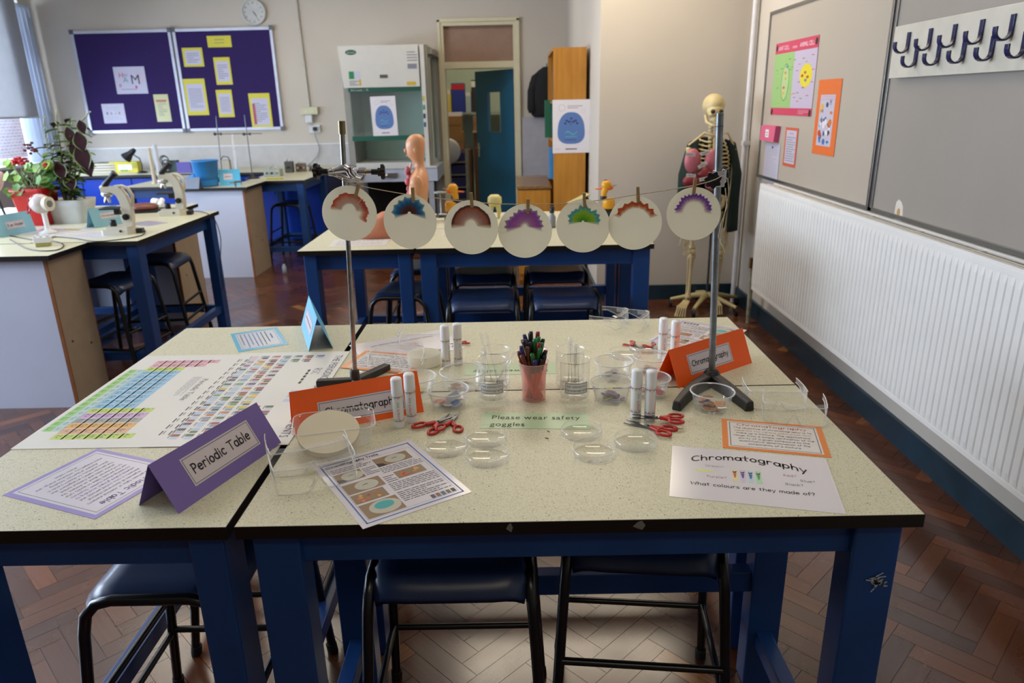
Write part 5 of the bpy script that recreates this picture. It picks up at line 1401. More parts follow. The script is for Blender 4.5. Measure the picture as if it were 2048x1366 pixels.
# --- clear safety spectacles
def goggles(pl, pr, label, rx=0, scale=1, flip=False):
    """pl, pr: where the lower corners of the front stand"""
    pl, pr = Vector(pl), Vector(pr); d = pr-pl; a = math.atan2(d.y, d.x); c_ = (pl+pr)/2
    t = thing('safety_glasses', label, 'safety glasses', (c_.x, c_.y, TZ+.0005), a, 'clear safety glasses'); t.scale = (scale,)*3
    hw = .074; H = .052
    path = []
    for i in range(25):
        u = -1+2*i/24; path.append((hw*u, .016*abs(u)**3.2, abs(u)))
    left = [(-hw-.003, .026, 1.05), (-hw-.004, .05, 1.2), (-hw-.004, .075, 1.5), (-hw-.003, .10, 1.8), (-hw, .125, 2.0)]
    right = [(-x, y, u) for x, y, u in left]
    P_ = left[::-1]+path+right
    def z01(x, u):
        if u <= 1: 
            z0 = .0+.022*math.exp(-(x/.010)**2) + .004*(1-min(1, abs(x)/.03)); z1 = H - .004*abs(u)**4
        else:
            f = u-1; z0 = .006+.026*min(1, f*1.3); z1 = H-.004-.002*f
        return z0, z1
    m = MB(); vs = []; nv = 5
    for x, y, u in P_:
        z0, z1 = z01(x, u)
        for k in range(nv+1): vs.append((x, y-.004*math.sin(PI*k/nv)*(1 if u <= 1 else 0), z0+(z1-z0)*k/nv))
    m.add(vs, [(i*(nv+1)+k, (i+1)*(nv+1)+k, (i+1)*(nv+1)+k+1, i*(nv+1)+k+1) for i in range(len(P_)-1) for k in range(nv)], CLR, True)
    m.build('lens_shell', t)
    EM = clear_mat('plastic_rim', body=.30, edge=.5, rough=.05)
    m = MB()
    m.tube([(x, y, z01(x, u)[0]) for x, y, u in P_], .0012, EM, n=6); m.tube([(x, y, z01(x, u)[1]) for x, y, u in P_], .0014, EM, n=6)
    m.build('rim', t)
    m = MB(); br = path
    vs = [(x, y-.003, H-.001) for x, y, u in br] + [(x*.97, y+.014, H+.003) for x, y, u in br]; n = len(br)
    m.add(vs, [(i, i+1, n+i+1, n+i) for i in range(n-1)], CLR, True); m.build('brow_guard', t)
    for s in (-1, 1):
        m = MB(); m.box((s*(hw+.004), .047, .037), (.0008, .030, .016), CLR)
        for k in range(6): m.box((s*(hw+.004), .036+.0048*k, .037), (.0014, .0014, .013), EM)
        m.build('side_vent', t)
    m = MB()
    for s in (-1, 1): m.tube([(s*.006, .002, .024), (s*.010, .008, .012), (s*.016, .012, .002)], .0014, EM, n=6)
    m.build('nose_bridge', t)
    return t
goggles(tz(548, 962), tz(706, 927), 'clear safety glasses in front of the filter paper pile, the rear pair of two')
goggles(tz(560, 998), tz(716, 963), 'clear safety glasses overlapping the instruction sheet, nearest pair')
goggles(tz(1504, 820), tz(1612, 822), 'clear safety glasses right of the V shaped base, the rear pair', scale=.86)
goggles(tz(1528, 845), tz(1648, 858), 'clear safety glasses just behind the orange explanation card', scale=.86)
g_ = goggles(tz(1236, 662), tz(1262, 640), 'clear safety glasses turned sideways at the rear edge, left of two', scale=.8)
g_ = goggles(tz(1278, 668), tz(1304, 646), 'clear safety glasses turned sideways at the rear edge, right of two', scale=.8)
goggles(tz(845, 722), tz(752, 726), 'clear safety glasses resting on the printed sheets behind the left orange sign', scale=.95)
goggles(tz(790, 700), tz(890, 700), 'clear safety glasses further back behind the left glue sticks', scale=.9)
# ================================================================ back wall
def py_(y, px, py): return at('y', y, px, py)
def back_sheet(px0, py0, px1, py1, mat, y=YB-.045, T=.001):
    a, b = py_(y, px0, py0), py_(y, px1, py1)
    s = Sheet(b.x-a.x, a.z-b.z, mat, T); s.c = ((a.x+b.x)/2, y, (a.z+b.z)/2); return s
def put_back(s, name, label, cat, group=None, tilt=0): return s.put(name, label, cat, s.c, (R(90), R(tilt), 0), group)
FELT = mt('purple_felt', '281552', .95, var=.06, scale=80)
BFR = mt('board_frame_white', 'b9bccb', .35, .2)
for k, (a, b, lb) in enumerate((((147, 62), (361, 265), 'left purple felt noticeboard with three sheets pinned low'), ((345, 60), (551, 262), 'right purple felt noticeboard with yellow edged sheets'))):
    y = YB-.02
    x0 = (-4.615, -3.43)[k]; x1 = (-3.455, -2.27)[k]; z0, z1 = 1.285, 2.425
    t = thing('noticeboard', lb, 'noticeboard', ((x0+x1)/2, YB-.022, (z0+z1)/2), (R(90), 0, 0), 'noticeboards on the back wall')
    w, h = (x1-x0)/2, (z1-z0)/2
    m = MB(); m.bb((-w+.02, -h+.02, -.02), (w-.02, h-.02, .006), FELT); m.build('felt_panel', t)
    m = MB()
    for q0, q1 in (((-w, -h), (w, -h+.03)), ((-w, h-.03), (w, h)), ((-w, -h), (-w+.03, h)), ((w-.03, -h), (w, h))): m.bb((*q0, -.02), (*q1, .014), BFR)
    for cx in (-w, w):
        for cy in (-h, h): m.box((cx*.985, cy*.985, .014), (.05, .05, .006), mt('corner_clip', '55565e', .4))
    m.build('board_frame', t)
YEL, PLW = pm('yellow_backing', 'c9bf2c', .5), pm('notice_white', 'b9b6cc', .5)
def notice(px0, py0, px1, py1, label, back=None, rows=8, red=False, seed=0, pale=None, tilt=0):
    s = back_sheet(px0, py0, px1, py1, back or PLW, YB-.032)
    w, h = s.w, s.h
    if back is YEL: s.rect(w*.12, h*.12, w*.88, h*.86, pale or PLW)
    scribble(s.m, w*.2, h*.2, w*.8, h*.75, rows, GREY_INK, s.L(3), seed)
    return s, label, tilt
s, lb, tl = notice(225, 134, 297, 187, 'white sheet with coloured letters on the left purple noticeboard', None, 0)
w, h = s.w, s.h
for (u, v, t_, c_, z_) in ((.14, .6, 'H', 'b02838', .2), (.10, .26, 'e', 'a83030', .18), (.26, .42, 'A', '5a8a7a', .22), (.30, .64, 'm', '6a5aa0', .15), (.50, .36, 'M', '1c1c26', .36)): s.text(t_, h*z_, w*u, h*v, pm('letter_'+c_, c_), font='sans')
scribble(s.m, w*.7, h*.4, w*.92, h*.8, 6, pm('pink_text', 'c8a0ae'), s.L(3), 2); s.rect(w*.16, h*.16, w*.66, h*.18, GREY_INK); s.rect(w*.62, h*.2, w*.68, h*.3, pm('letter_b02838', 'b02838'))
put_back(s, 'notice', lb, 'notice', tilt=0)
s, lb, _ = notice(202, 208, 254, 246, 'small white sheet with four tiny pictures, lowest left on the purple noticeboards', None, 0)
w, h = s.w, s.h
for k, c_ in enumerate(('403848', '5a5a68', '8a8aa8', '8a6a3a')): s.rect(w*(.17+.18*k), h*.45, w*(.17+.18*k)+w*.07, h*.58, pm('dot_'+c_, c_))
scribble(s.m, w*.2, h*.66, w*.8, h*.86, 2, LGREY_INK, s.L(3), 5); scribble(s.m, w*.15, h*.15, w*.85, h*.35, 3, LGREY_INK, s.L(3), 6); put_back(s, 'notice', lb, 'notice')
s, lb, _ = notice(306, 189, 344, 243, 'pale yellow sheet with a red heading on the left purple noticeboard', pm('pale_yellow', 'b9b884', .3), 8, seed=7); s.rect(s.w*.12, s.h*.74, s.w*.86, s.h*.8, pm('heading_red', 'b04438'), 4); put_back(s, 'notice', lb, 'notice')
s = back_sheet(413, 72, 464, 94, YEL, YB-.032); scribble(s.m, s.w*.3, s.h*.25, s.w*.7, s.h*.8, 2, pm('olive_text', '8a8a3a'), s.L(3), 8); put_back(s, 'notice', 'plain yellow heading strip at the top of the right purple noticeboard', 'notice')
for (a, b, c_, d, lb, rows) in ((363, 96, 409, 133, 'landscape white sheet on yellow backing, top left of the right noticeboard', 5), (426, 115, 466, 169, 'portrait white sheet on yellow, second from the top in the middle of the right noticeboard', 7), (365, 158, 419, 230, 'largest white sheet on yellow, lower left of the right noticeboard', 12), (431, 180, 470, 234, 'white sheet with faint columns of print, lower middle of the right noticeboard', 9)):
    s, lb, _ = notice(a, b, c_, d, lb, YEL, rows, seed=rows); put_back(s, 'notice', lb, 'notice')
s, lb, _ = notice(496, 187, 547, 258, 'yellow edged sheet with a dark red side strip at the lower right of the noticeboards', YEL, 10, seed=15); s.rect(s.w*.13, s.h*.14, s.w*.26, s.h*.72, pm('maroon_strip', '9a2440'), 4); put_back(s, 'notice', lb, 'notice')

# clock
c_ = py_(YB-.03, 507, 24); t = thing('wall_clock', 'round white wall clock at the top of the back wall', 'clock', (c_.x, YB, c_.z), (R(90), 0, 0))
m = MB(); m.lathe([(0, .0), (.135, .0), (.14, .01), (.14, .035), (.125, .042), (.122, .034)], mt('clock_rim', 'bdbdba', .4), n=40); m.build('rim', t)
m = MB(); m.lathe([(.122, .03), (0, .03)], mt('clock_face', 'b9b8b4', .4), n=40)
for k in range(12):
    a = R(90-30*k); 
    text(m, str(k or 12), .022, .1*math.cos(a), .1*math.sin(a)-.011, INK, flat(.031), align='c', font='sans')
m.build('dial', t)
m = MB()
for a, L_, w_ in ((R(-53), .055, .008), (R(-62), .088, .005)): 
    d = Vector((math.cos(a), math.sin(a), 0)); n_ = Vector((-d.y, d.x, 0))*w_/2; q = Vector((0, 0, .033))
    m.add([q-n_-d*.01, q+d*L_-n_*.5, q+d*L_+n_*.5, q+n_-d*.01], [(0, 1, 2, 3)], INK)
m.build('hand', t)
# conduit, trunking box, socket, plug and lead
m = MB(); c0, c1 = py_(YB-.02, 604, 0), py_(YB-.02, 619, 215); m.cyl((c1.x, YB-.015, c1.z), (c1.x-.03, YB-.015, CEIL-.005), .011, mt('conduit_cream', 'b3b0a4', .5), n=10)
m.box((c1.x-.016, YB-.02, 2.02), (.035, .02, .03), mt('conduit_cream', 'b3b0a4', .5))
tag(m.build('conduit'), 'thin cream conduit running down the back wall to the socket', 'conduit')
t = thing('socket_box', 'cream double socket box below the conduit', 'socket', (c1.x, YB, c1.z-.035))
m = MB(); m.bb((-.1, -.05, -.045), (.1, 0, .04), mt('cream_plastic', 'c0bd9c', .4)); m.build('box_body', t, bevel=.004)
m = MB(); m.bb((-.05, -.055, -.02), (-.035, -.05, .0), mt('switch_white', 'd0cfc4', .4)); m.bb((.035, -.055, -.02), (.05, -.05, .0), mt('switch_white', 'd0cfc4', .4)); m.build('switch', t)
m = MB(); m.bb((-.05, -.075, -.04), (.03, 0, .05), mt('white_adaptor', 'c6c6c8', .4)); tag(m.build('adaptor', loc=(c1.x, YB, c1.z-.135), bevel=.006), 'white plug adaptor hanging under the socket box', 'adaptor')
q = py_(YB-.09, 628, 258)
t = thing('wall_socket', 'white socket with a black plug and grey lead above the far bench', 'socket', (q.x, YB, q.z))
m = MB(); m.bb((-.075, -.03, -.045), (.06, 0, .045), mt('white_adaptor', 'c6c6c8', .4)); m.build('face_plate', t, bevel=.004)
m = MB(); m.bb((-.022, -.075, -.022), (.024, -.03, .022), mt('black_knob', '101010', .3)); m.build('plug', t, bevel=.006)
m = MB(); m.tube([(0, -.06, -.02), (.0, -.065, -.08), (.02, -.05, -.16), (.03, -.05, -.24), (.0, -.06, -.32), (-.08, -.09, -.40), (-.16, -.2, -.45)], .006, mt('grey_cable', '8e8f92', .5), n=8); m.build('cable', t)

# ================================================================ fume cupboard
FY0, FX0, FX1 = 7.15, -1.345, -.40
t = thing('fume_cupboard', 'white fume cupboard with green bands and a raised glass sash', 'fume cupboard', ((FX0+FX1)/2, FY0, 0)); hw = (FX1-FX0)/2
FWH = mt('fume_white', 'c2c0ba', .4, var=.02); FGY = mt('fume_grey', '8a8880', .5, var=.05); GRN = mt('dark_green_band', '10513f', .4, var=.05); FPAL = mt('fume_interior', 'a9bdb6', .5, var=.03)
z_t, z_b = 2.14, 1.72
m = MB(); m.bb((-hw, .10, .9), (-hw+.07, .82, z_t), FGY); m.bb((-hw+.07, .74, .9), (hw-.05, .82, z_t), FPAL); m.bb((-hw, .10, z_t-.02), (hw, .82, z_t), FWH)
m.bb((-hw+.07, .10, .87), (hw, .82, .92), FWH)
m.build('cabinet_shell', t)
m = MB(); m.prism([(-hw+.035, 0), (hw-.09, 0), (hw-.09, z_t-z_b), (-hw+.0, z_t-z_b)], -.02, .11, FWH, M=Matrix.Translation((0, .0, z_b)) @ Matrix.Rotation(R(90), 4, 'X') @ Matrix.Translation((0, 0, -.09))); m.build('header_panel', t, bevel=.006)
hf = lambda u, v: Vector((u, -.0205+.0, v))
m = MB(); fy = -.0218
hf = lambda u, v: Vector((u, fy, v))
disc(m, -hw+.14, z_t-.065, .06, .026, GRN, hf); 
text(m, 'airone', .022, -hw+.14, z_t-.075, FWH, lambda u, v: Vector((u, fy-.001, v)), align='c', font='sans'); m.build('label', t); m = MB()
rect(m, -hw+.10, z_b+.09, -hw+.155, z_b+.165, pm('safety_green', '1d7a4a'), hf); rect(m, -hw+.16, z_b+.09, -hw+.22, z_b+.165, PLW, hf); m.build('label', t); m = MB()
scribble(m, -hw+.10, z_b+.02, -hw+.20, z_b+.075, 3, pm('print_dark', '4a4850'), hf, 3); rect(m, -hw+.205, z_b+.02, -hw+.225, z_b+.085, pm('amber_label', 'c0a02a'), hf); m.build('label', t); m = MB()
rect(m, hw-.21, z_b+.18, hw-.11, z_b+.23, pm('label_grey', '7c7c86'), hf); scribble(m, hw-.21, z_b+.25, hw-.10, z_b+.36, 4, GREY_INK, hf, 6); m.build('label', t); m = MB(); rect(m, hw-.23, z_b+.015, hw-.13, z_b+.05, pm('amber_label', 'c8a228'), hf)
m.build('label', t)
m = MB(); m.box((.0, -.022, z_b+.11), (.085, .006, .034), mt('grille_dark', '4a4844', .5)); m.build('keyhole_plate', t, bevel=.008)
m = MB(); m.bb((-hw+.075, -.004, z_b-.045), (hw-.07, .03, z_b-.001), GRN)
text(m, 'Airone - R', .022, -hw+.10, z_b-.034, FWH, lambda u, v: Vector((u, -.0055, v)), font='sans', sx=1.4)
m.build('green_band', t); m = MB(); m.bb((-hw+.075, -.004, 1.165), (hw-.07, .03, 1.215), GRN); m.build('green_band', t)
m = MB(); m.bb((-hw+.08, .01, 1.21), (hw-.075, .014, z_b-.04), clear_mat('sash_glass', tint=(.86, .95, .93), body=.05, edge=.1)); m.build('sash_glass', t)
m = MB(); m.bb((hw-.075, -.01, .87), (hw-.03, .09, z_t), FWH); m.bb((hw-.03, .02, .87), (hw+.0, .10, z_t), FGY); m.bb((hw-.0, .08, 2.05), (hw+.05, .8, 2.1), FGY); m.bb((hw-.006, .1, .9), (hw-.002, .8, z_t-.03), clear_mat('sash_glass')); m.bb((hw-.012, .74, .87), (hw+.02, .82, z_t), FGY); m.build('right_frame', t)
for k, c in enumerate(('2a5a7a', '26305a', '4a8a7a', 'b0a83a')): m = MB(); m.bb((hw-.072, -.012, 1.30+.09*k), (hw-.048, -.010, 1.35+.09*k), pm('sticker_'+c, c)); m.build('side_sticker', t)
m = MB(); m.bb((-hw, -.03, .72), (hw+.05, .84, .87), mt('bench_apron_white', 'aab0bd', .4)); m.bb((-hw, -.05, .865), (hw+.05, .0, .885), FWH); m.build('bench_front', t)
m = MB(); m.box((.02, -.045, .79), (.10, .03, .05), mt('grille_dark', '4a4844', .5)); m.tube([(-.08, -.06, .79), (-.03, -.06, .79)], .018, CH, n=10); m.build('service_valve', t)
for sx_ in (-1, 1):
    for yy in (.02, .78): m = MB(); m.bb((sx_*(hw-.03)-.03, yy-.03, 0), (sx_*(hw-.03)+.03, yy+.03, .72), mt('leg_pale', '9aa0ac', .4)); m.build('leg', t)
m = MB(); m.bb((-hw+.06, .7, .05), (hw-.06, .75, .7), mt('void_shade_dark', '1d1c1e', .7)); m.build('void_shade_sheet', t)  # near-black sheet stands in for the shaded space under the bench
def head_poster(w, h, scale=1):
    s = Sheet(w, h, LAM, .001); 
    BLB = pm('poster_blue', '5474ac', .4)
    poly = []
    for k in range(40):
        a = 2*PI*k/40; rx_ = w*.36*(1-.18*math.sin(a)); ry_ = h*.30; p = 2.6
        cx = abs(math.cos(a))**(2/p)*(1 if math.cos(a) > 0 else -1); cy = abs(math.sin(a))**(2/p)*(1 if math.sin(a) > 0 else -1)
        poly.append((w*.5+cx*rx_, h*.47+cy*ry_))
    s.m.add([s.L(1)(*p) for p in poly], [list(range(40))], BLB)
    DK = pm('poster_navy', '3a3a6a'); TQ = pm('poster_turquoise', '5aa8b0')
    text(s.m, 'T', h*.08, w*.5, h*.52, DK, s.L(2), align='c')
    for dx, dy in ((-.12, .05), (0, .09), (.12, .05), (-.16, .0), (.16, .0), (-.06, .03), (.06, .03)): disc(s.m, w*(.5+dx), h*(.56+dy), w*.035, h*.02, DK, s.L(2), 8)
    vs = [s.L(2)(w*(.34+.32*k/8), h*(.37+.03*math.sin(k*.9)) + e) for k in range(9) for e in (0, h*.018)]; s.m.add(vs, [(2*k, 2*k+2, 2*k+3, 2*k+1) for k in range(8)], TQ)
    scribble(s.m, w*.34, h*.29, w*.66, h*.33, 1, TQ, s.L(2), 1); scribble(s.m, w*.32, h*.23, w*.68, h*.27, 1, DK, s.L(2), 2)
    scribble(s.m, w*.40, h*.83, w*.80, h*.90, 2, GREY_INK, s.L(1), 3); s.rect(w*.35, h*.065, w*.66, h*.085, pm('poster_dark', '3a3440')); scribble(s.m, w*.08, h*.06, w*.2, h*.09, 1, pm('pink_text', 'c8a0ae'), s.L(1), 4)
    for cx, cy, r_ in ((.25, .85, .09), (.82, .78, .05)):
        vs = []; 
        for k in range(17):
            a = 2*PI*k/16
            for q in (1, .9): vs.append(s.L(1)(w*cx+w*r_*q*math.cos(a), h*cy+w*r_*q*math.sin(a)))
        s.m.add(vs, [(2*k, 2*k+2, 2*k+3, 2*k+1) for k in range(16)], LGREY_INK)
    return s
a, b = py_(7.155, 740, 193), py_(7.155, 796, 271)
s = head_poster(b.x-a.x, a.z-b.z); s.put('poster', 'white poster with a blue rounded shape behind the fume cupboard glass', 'poster', ((a.x+b.x)/2, 7.1585, (a.z+b.z)/2), (R(90), R(-1), 0), 'blue shape posters')

# ================================================================ bookcase corner
OAK = wood_mat('honey_veneer', 'a06a22', 'b98234', .38, 2.5)
BX0, BX1, BY = .845, 1.118, 5.25
t = thing('bookcase', 'tall honey coloured wooden bookcase standing end on by the wall', 'bookcase', (BX0, BY, 0)); bw, bd, bh = BX1-BX0, .95, 1.955
m = MB(); m.bb((0, 0, 0), (bw, .02, bh), OAK); m.build('end_panel', t)
m = MB(); m.bb((0, bd-.02, 0), (bw, bd, bh), OAK); m.build('end_panel', t)
m = MB(); m.bb((bw-.012, .02, 0), (bw, bd-.02, bh), OAK); m.bb((0, .02, bh-.02), (bw-.012, bd-.02, bh), OAK); m.build('back_and_top', t)
for z in (.88, 1.2, 1.52): m = MB(); m.bb((.004, .02, z), (bw-.012, bd-.02, z+.018), OAK); m.build('shelf', t)
rd = random.Random(3)
bcs = ['2c5a3c', '1f4a6a', 'a02c2c', '7a2a5c', 'c8c0b0', '2a2a30', 'b07a2a', '3a6aa0']
for z, grp in ((1.218, 'books on the middle shelf of the bookcase'), (1.538, 'books on the top shelf of the bookcase')):
    y = .04; k = 0
    while y < .55:
        w_ = rd.uniform(.02, .045); h_ = rd.uniform(.2, .29); c_ = bcs[(k*3+int(z*10)) % 8]
        m = MB(); m.bb((0, 0, 0), (.2, w_, h_), mt('book_'+c_, c_, .5)); m.bb((.004, .003, .004), (.2005, w_-.003, h_-.004), mt('page_edge', 'bdb7a6', .8))
        tag(m.build('book', loc=(BX0+.02, BY+y, z)), 'book standing among others on the '+('middle' if z < 1.4 else 'top')+' shelf of the bookcase', 'book', grp); y += w_+.003; k += 1
m = MB(); p = py_(BY+.06, 1096, 295); m.bb((0, 0, 0), (.2, .08, .33), mt('green_binder', '23644a', .45)); tag(m.build('binder', loc=(BX0-.045, BY+.60, 1.218)), 'dark green binder sticking out of the bookcase', 'binder')
m = MB(); m.bb((0, 0, 0), (.22, .09, .26), mt('blue_binder', '3a84c0', .4)); tag(m.build('magazine_file', loc=(BX0-.035, BY+.05, .898)), 'light blue file sticking out of a low bookcase shelf', 'file')
a, b = py_(BY-.002, 1105, 200), py_(BY-.002, 1179, 305)
s = head_poster(b.x-a.x, a.z-b.z); s.put('poster', 'white poster with a blue rounded shape on the end of the bookcase', 'poster', ((a.x+b.x)/2, BY-.0015, (a.z+b.z)/2), (R(90), 0, 0), 'blue shape posters')
for g_ in [o for o in bpy.data.objects if o.get('group') == 'blue shape posters']: pass
t = thing('low_cupboard', 'low honey coloured wooden cupboard left of the bookcase', 'cupboard', (.535, 5.3, 0))
m = MB(); m.bb((0, .02, 0), (.29, .9, .815), OAK); m.build('carcass', t)
m = MB(); m.bb((-.01, -.01, .815), (.295, .92, .84), wood_mat('worn_veneer_top', '6e5236', '8a6a48', .25, 3, 'Y')); m.build('top', t, bevel=.002)
m = MB(); m.bb((.005, 0, .05), (.285, .02, .80), OAK); m.build('door', t, bevel=.002)
# black coat on a hook on the back wall
c_ = py_(YB-.18, 1082, 145)
t = thing('coat', 'black coat hanging on the back wall beside the bookcase', 'coat', (c_.x+.02, YB-.13, 1.36))
m = MB(); BK = mt('black_cloth', '121317', .9, var=.3, scale=15, bump=.3)
def rings(m, R_, mat, n=20, sub=None, cap=True):
    """R_: (z, cx, cy, rx, ry); a smooth closed body"""
    vs = []
    for (z, cx, cy, rx_, ry_) in R_:
        for k in range(n): a = 2*PI*k/n; vs.append((cx+rx_*math.cos(a), cy+ry_*math.sin(a), z))
    fs = [(i*n+k, i*n+(k+1) % n, (i+1)*n+(k+1) % n, (i+1)*n+k) for i in range(len(R_)-1) for k in range(n)]
    if cap: fs += [tuple(range(n))[::-1], tuple((len(R_)-1)*n+k for k in range(n))]
    m.add(vs, fs, mat, True)
rings(m, [(0, .03, 0, .13, .07), (.03, .02, 0, .155, .09), (.2, .0, 0, .165, .10), (.38, -.0, 0, .16, .10), (.46, .02, 0, .14, .09), (.52, .04, 0, .09, .07), (.56, .05, 0, .04, .04)], BK, 24)
rings(m, [(.05, -.13, -.05, .035, .04), (.1, -.14, -.05, .045, .05), (.3, -.13, -.04, .05, .055), (.46, -.08, -.03, .05, .05), (.5, -.04, -.02, .03, .04)], BK, 14)
m.build('coat_body', t)
m = MB(); m.tube([(.05, .12, .56), (.05, .02, .56), (.05, -.0, .6)], .006, CH, n=8); m.build('hook', t)

# ================================================================ posters on the whiteboard (right wall)
def px_(x, px, py): return at('x', x, px, py)
def right_sheet(tl, br, mat, x=XR-.018, T=.0008):
    a, b = px_(x, *tl), px_(x, *br)
    s = Sheet(abs(a.y-b.y), a.z-b.z, mat, T); s.c = (x, (a.y+b.y)/2, (a.z+b.z)/2); return s
def put_right(s, name, label, cat): return s.put(name, label, cat, s.c, (R(90), 0, R(-90)))
s = right_sheet((1553, 88), (1622, 233), pm('poster_pink', 'c23a5c', .35)); w, h = s.w, s.h
s.rect(0, h*.10, w*.5, h*.85, pm('cell_green', '8fb874')); s.rect(w*.5, h*.10, w, h*.85, pm('cell_lilac', 'b9aec4'))
s.text('PLANT CELL', h*.06, w*.04, h*.895, WHITE, 2, font='sans', sx=1.0); s.text('versus', h*.045, w*.43, h*.895, WHITE, 2, font='sans'); s.text('ANIMAL CELL', h*.06, w*.6, h*.895, WHITE, 2, font='sans', sx=.95)
rd = random.Random(2)
for k in range(46):
    u, v = rd.uniform(.04, .92), rd.uniform(.13, .8); 
    c_ = rd.choice(['b0703c', 'a04a7a', '5f8f4a', '8a7a9a', '9c9c6a'] if u > .5 else ['6f9a4a', '9ab06a', 'b0a03c', '5a8a3c'])
    s.rect(w*u, h*v, w*min(u+.06, .97), h*v+h*.012, pm('lbl_'+c_, c_), 2)
disc(s.m, w*.32, h*.45, w*.10, h*.26, pm('cell_wall', '5f9a4a'), s.L(3), 20); disc(s.m, w*.32, h*.45, w*.085, h*.24, pm('cell_inner', 'a9c088'), s.L(4), 20)
disc(s.m, w*.80, h*.52, w*.14, h*.15, pm('yolk_yellow', 'd6c82c'), s.L(3), 20)
for (u, v, c_) in ((.31, .58, 'c07a3c'), (.33, .5, 'b8a83c'), (.30, .38, 'c84a3c'), (.30, .3, 'd0a03c'), (.78, .56, 'b05a2c'), (.84, .5, 'b03a3c'), (.8, .46, '5a7a9a'), (.72, .52, 'a03c3c'), (.34, .66, '5a8a9a')): disc(s.m, w*u, h*v, w*.03, h*.02, pm('org_'+c_, c_), s.L(5), 8)
for u in (.04, .96):
    for v in (.04, .93): disc(s.m, w*u, h*v, w*.025, w*.03, INK, s.L(4), 8)
scribble(s.m, w*.7, h*.02, w*.95, h*.08, 3, pm('pink_text', 'c8a0ae'), s.L(2), 1)
put_right(s, 'poster', 'plant cell versus animal cell poster with pink bands on the whiteboard', 'poster')
s = right_sheet((1643, 160), (1670, 312), pm('orange_backing', 'd5692a', .5)); 
a, b = px_(XR-.018, 1642, 158), px_(XR-.018, 1668, 308); s = Sheet(.30, .40, pm('orange_backing', 'd5692a', .5)); s.c = (XR-.018, 3.07, 1.422); w, h = s.w, s.h
s.rect(w*.16, h*.12, w*.80, h*.80, pm('notice_pale', 'b9b4c4', .4)); rd = random.Random(9)
for k in range(34):
    u, v = rd.uniform(.18, .66), rd.uniform(.16, .5 if k < 24 else .7); c_ = rd.choice(['24407a', '1c2c5a', 'c8702c', '3a6aa8', 'd8d4dc', 'b0442c', '2f6f9a'])
    disc(s.m, w*(u+.05), h*v, w*rd.uniform(.03, .08), h*rd.uniform(.02, .05), pm('art_'+c_, c_), s.L(2+k*.1), rd.choice((4, 6, 8)))
disc(s.m, w*.27, h*.64, w*.07, h*.045, pm('art_sun', 'd8a83c'), s.L(6), 12); s.text('H', h*.07, w*.6, h*.67, pm('art_1c2c5a', '1c2c5a'), 6); scribble(s.m, w*.2, h*.72, w*.75, h*.79, 2, pm('pink_text', 'c8a0ae'), s.L(6), 1)
put_right(s, 'poster', 'orange backed poster with blue collage, nearest the coat hooks', 'poster')
s = right_sheet((1578, 254), (1594, 331), pm('coral_backing', 'c2583a', .5)); s = Sheet(.21, .235, pm('coral_backing', 'c2583a', .5)); s.c = (XR-.018, 3.56, 1.235); w, h = s.w, s.h
s.rect(w*.10, h*.08, w*.9, h*.93, pm('notice_pale', 'b9b4c4', .4)); scribble(s.m, w*.16, h*.12, w*.84, h*.78, 11, GREY_INK, s.L(2), 3); scribble(s.m, w*.35, h*.82, w*.65, h*.88, 1, pm('coral_print', 'c2583a'), s.L(2), 3)
put_right(s, 'notice', 'small sheet with coral border below the cell poster', 'notice')
t = thing('folded_sign', 'small pink folded sign stuck on the whiteboard', 'sign', (XR-.018, 3.915, 1.30), (R(90), 0, R(-90)))
m = MB(); PK_ = pm('bright_pink_card', 'd0607e', .5)
m.prism([(-.14, -.045), (.13, -.045), (.15, .055), (-.13, .055)], .03, .0312, PK_); m.add([(-.13, .055, .031), (.15, .055, .031), (.15, .055, 0), (-.13, .055, 0)], [(0, 1, 2, 3)], PK_); m.add([(.13, -.045, .03), (.15, .055, .03), (.16, .05, 0), (.14, -.05, 0)], [(0, 3, 2, 1)], pm('pink_card_edge', 'b0486a'))
m.build('card_body', t)
m = MB(); rect(m, -.035, -.02, .03, .03, WHITE, flat(.0318)); rect(m, -.02, -.008, .016, -.002, GREY_INK, flat(.0322)); rect(m, -.022, .008, .018, .014, GREY_INK, flat(.0322)); m.build('name_label', t)
s = Sheet(.28, .25, pm('notice_pale', 'b9b4c4', .4)); s.c = (XR-.018, 3.875, 1.115); w, h = s.w, s.h
scribble(s.m, w*.12, h*.05, w*.86, h*.82, 13, LGREY_INK, s.L(2), 5); s.rect(w*.45, h*.88, w*.55, h*.93, INK); s.rect(w*.2, h*.845, w*.8, h*.85, GREY_INK)
put_right(s, 'notice', 'white notice with small print hanging under the pink sign', 'notice')

# ================================================================ anatomical skeleton
BONE = mt('bone_plastic', 'c3b182', .45, var=.08, scale=20)
SKY_ = 4.17; ORG = Vector((1.93, SKY_, 0))
def K(px, py, dy=0): return at('y', SKY_+dy, px, py)-ORG
t = thing('skeleton_model', 'full size skeleton model in a dark green gilet standing in the room corner', 'skeleton', ORG)
sk = K(1428, 212)
m = MB()
m.ell(sk+Vector((0, .01, .005)), (.075, .095, .078), BONE, 20, 14); m.ell(sk+Vector((0, -.045, -.035)), (.060, .05, .05), BONE, 16, 10)
m.ell(sk+Vector((-.03, -.07, -.055)), (.026, .02, .017), BONE, 10, 6); m.ell(sk+Vector((.03, -.07, -.055)), (.026, .02, .017), BONE, 10, 6)
m.ell(sk+Vector((0, -.062, -.085)), (.034, .03, .026), BONE, 12, 8)
skull = m.build('skull', t)
m = MB(); DKB = mt('socket_shade', '3a2f1e', .8)  # dark blobs paint the shade of the eye and nose hollows
for s in (-1, 1): m.ell(sk+Vector((s*.027, -.088, -.035)), (.017, .010, .014), DKB, 10, 6)
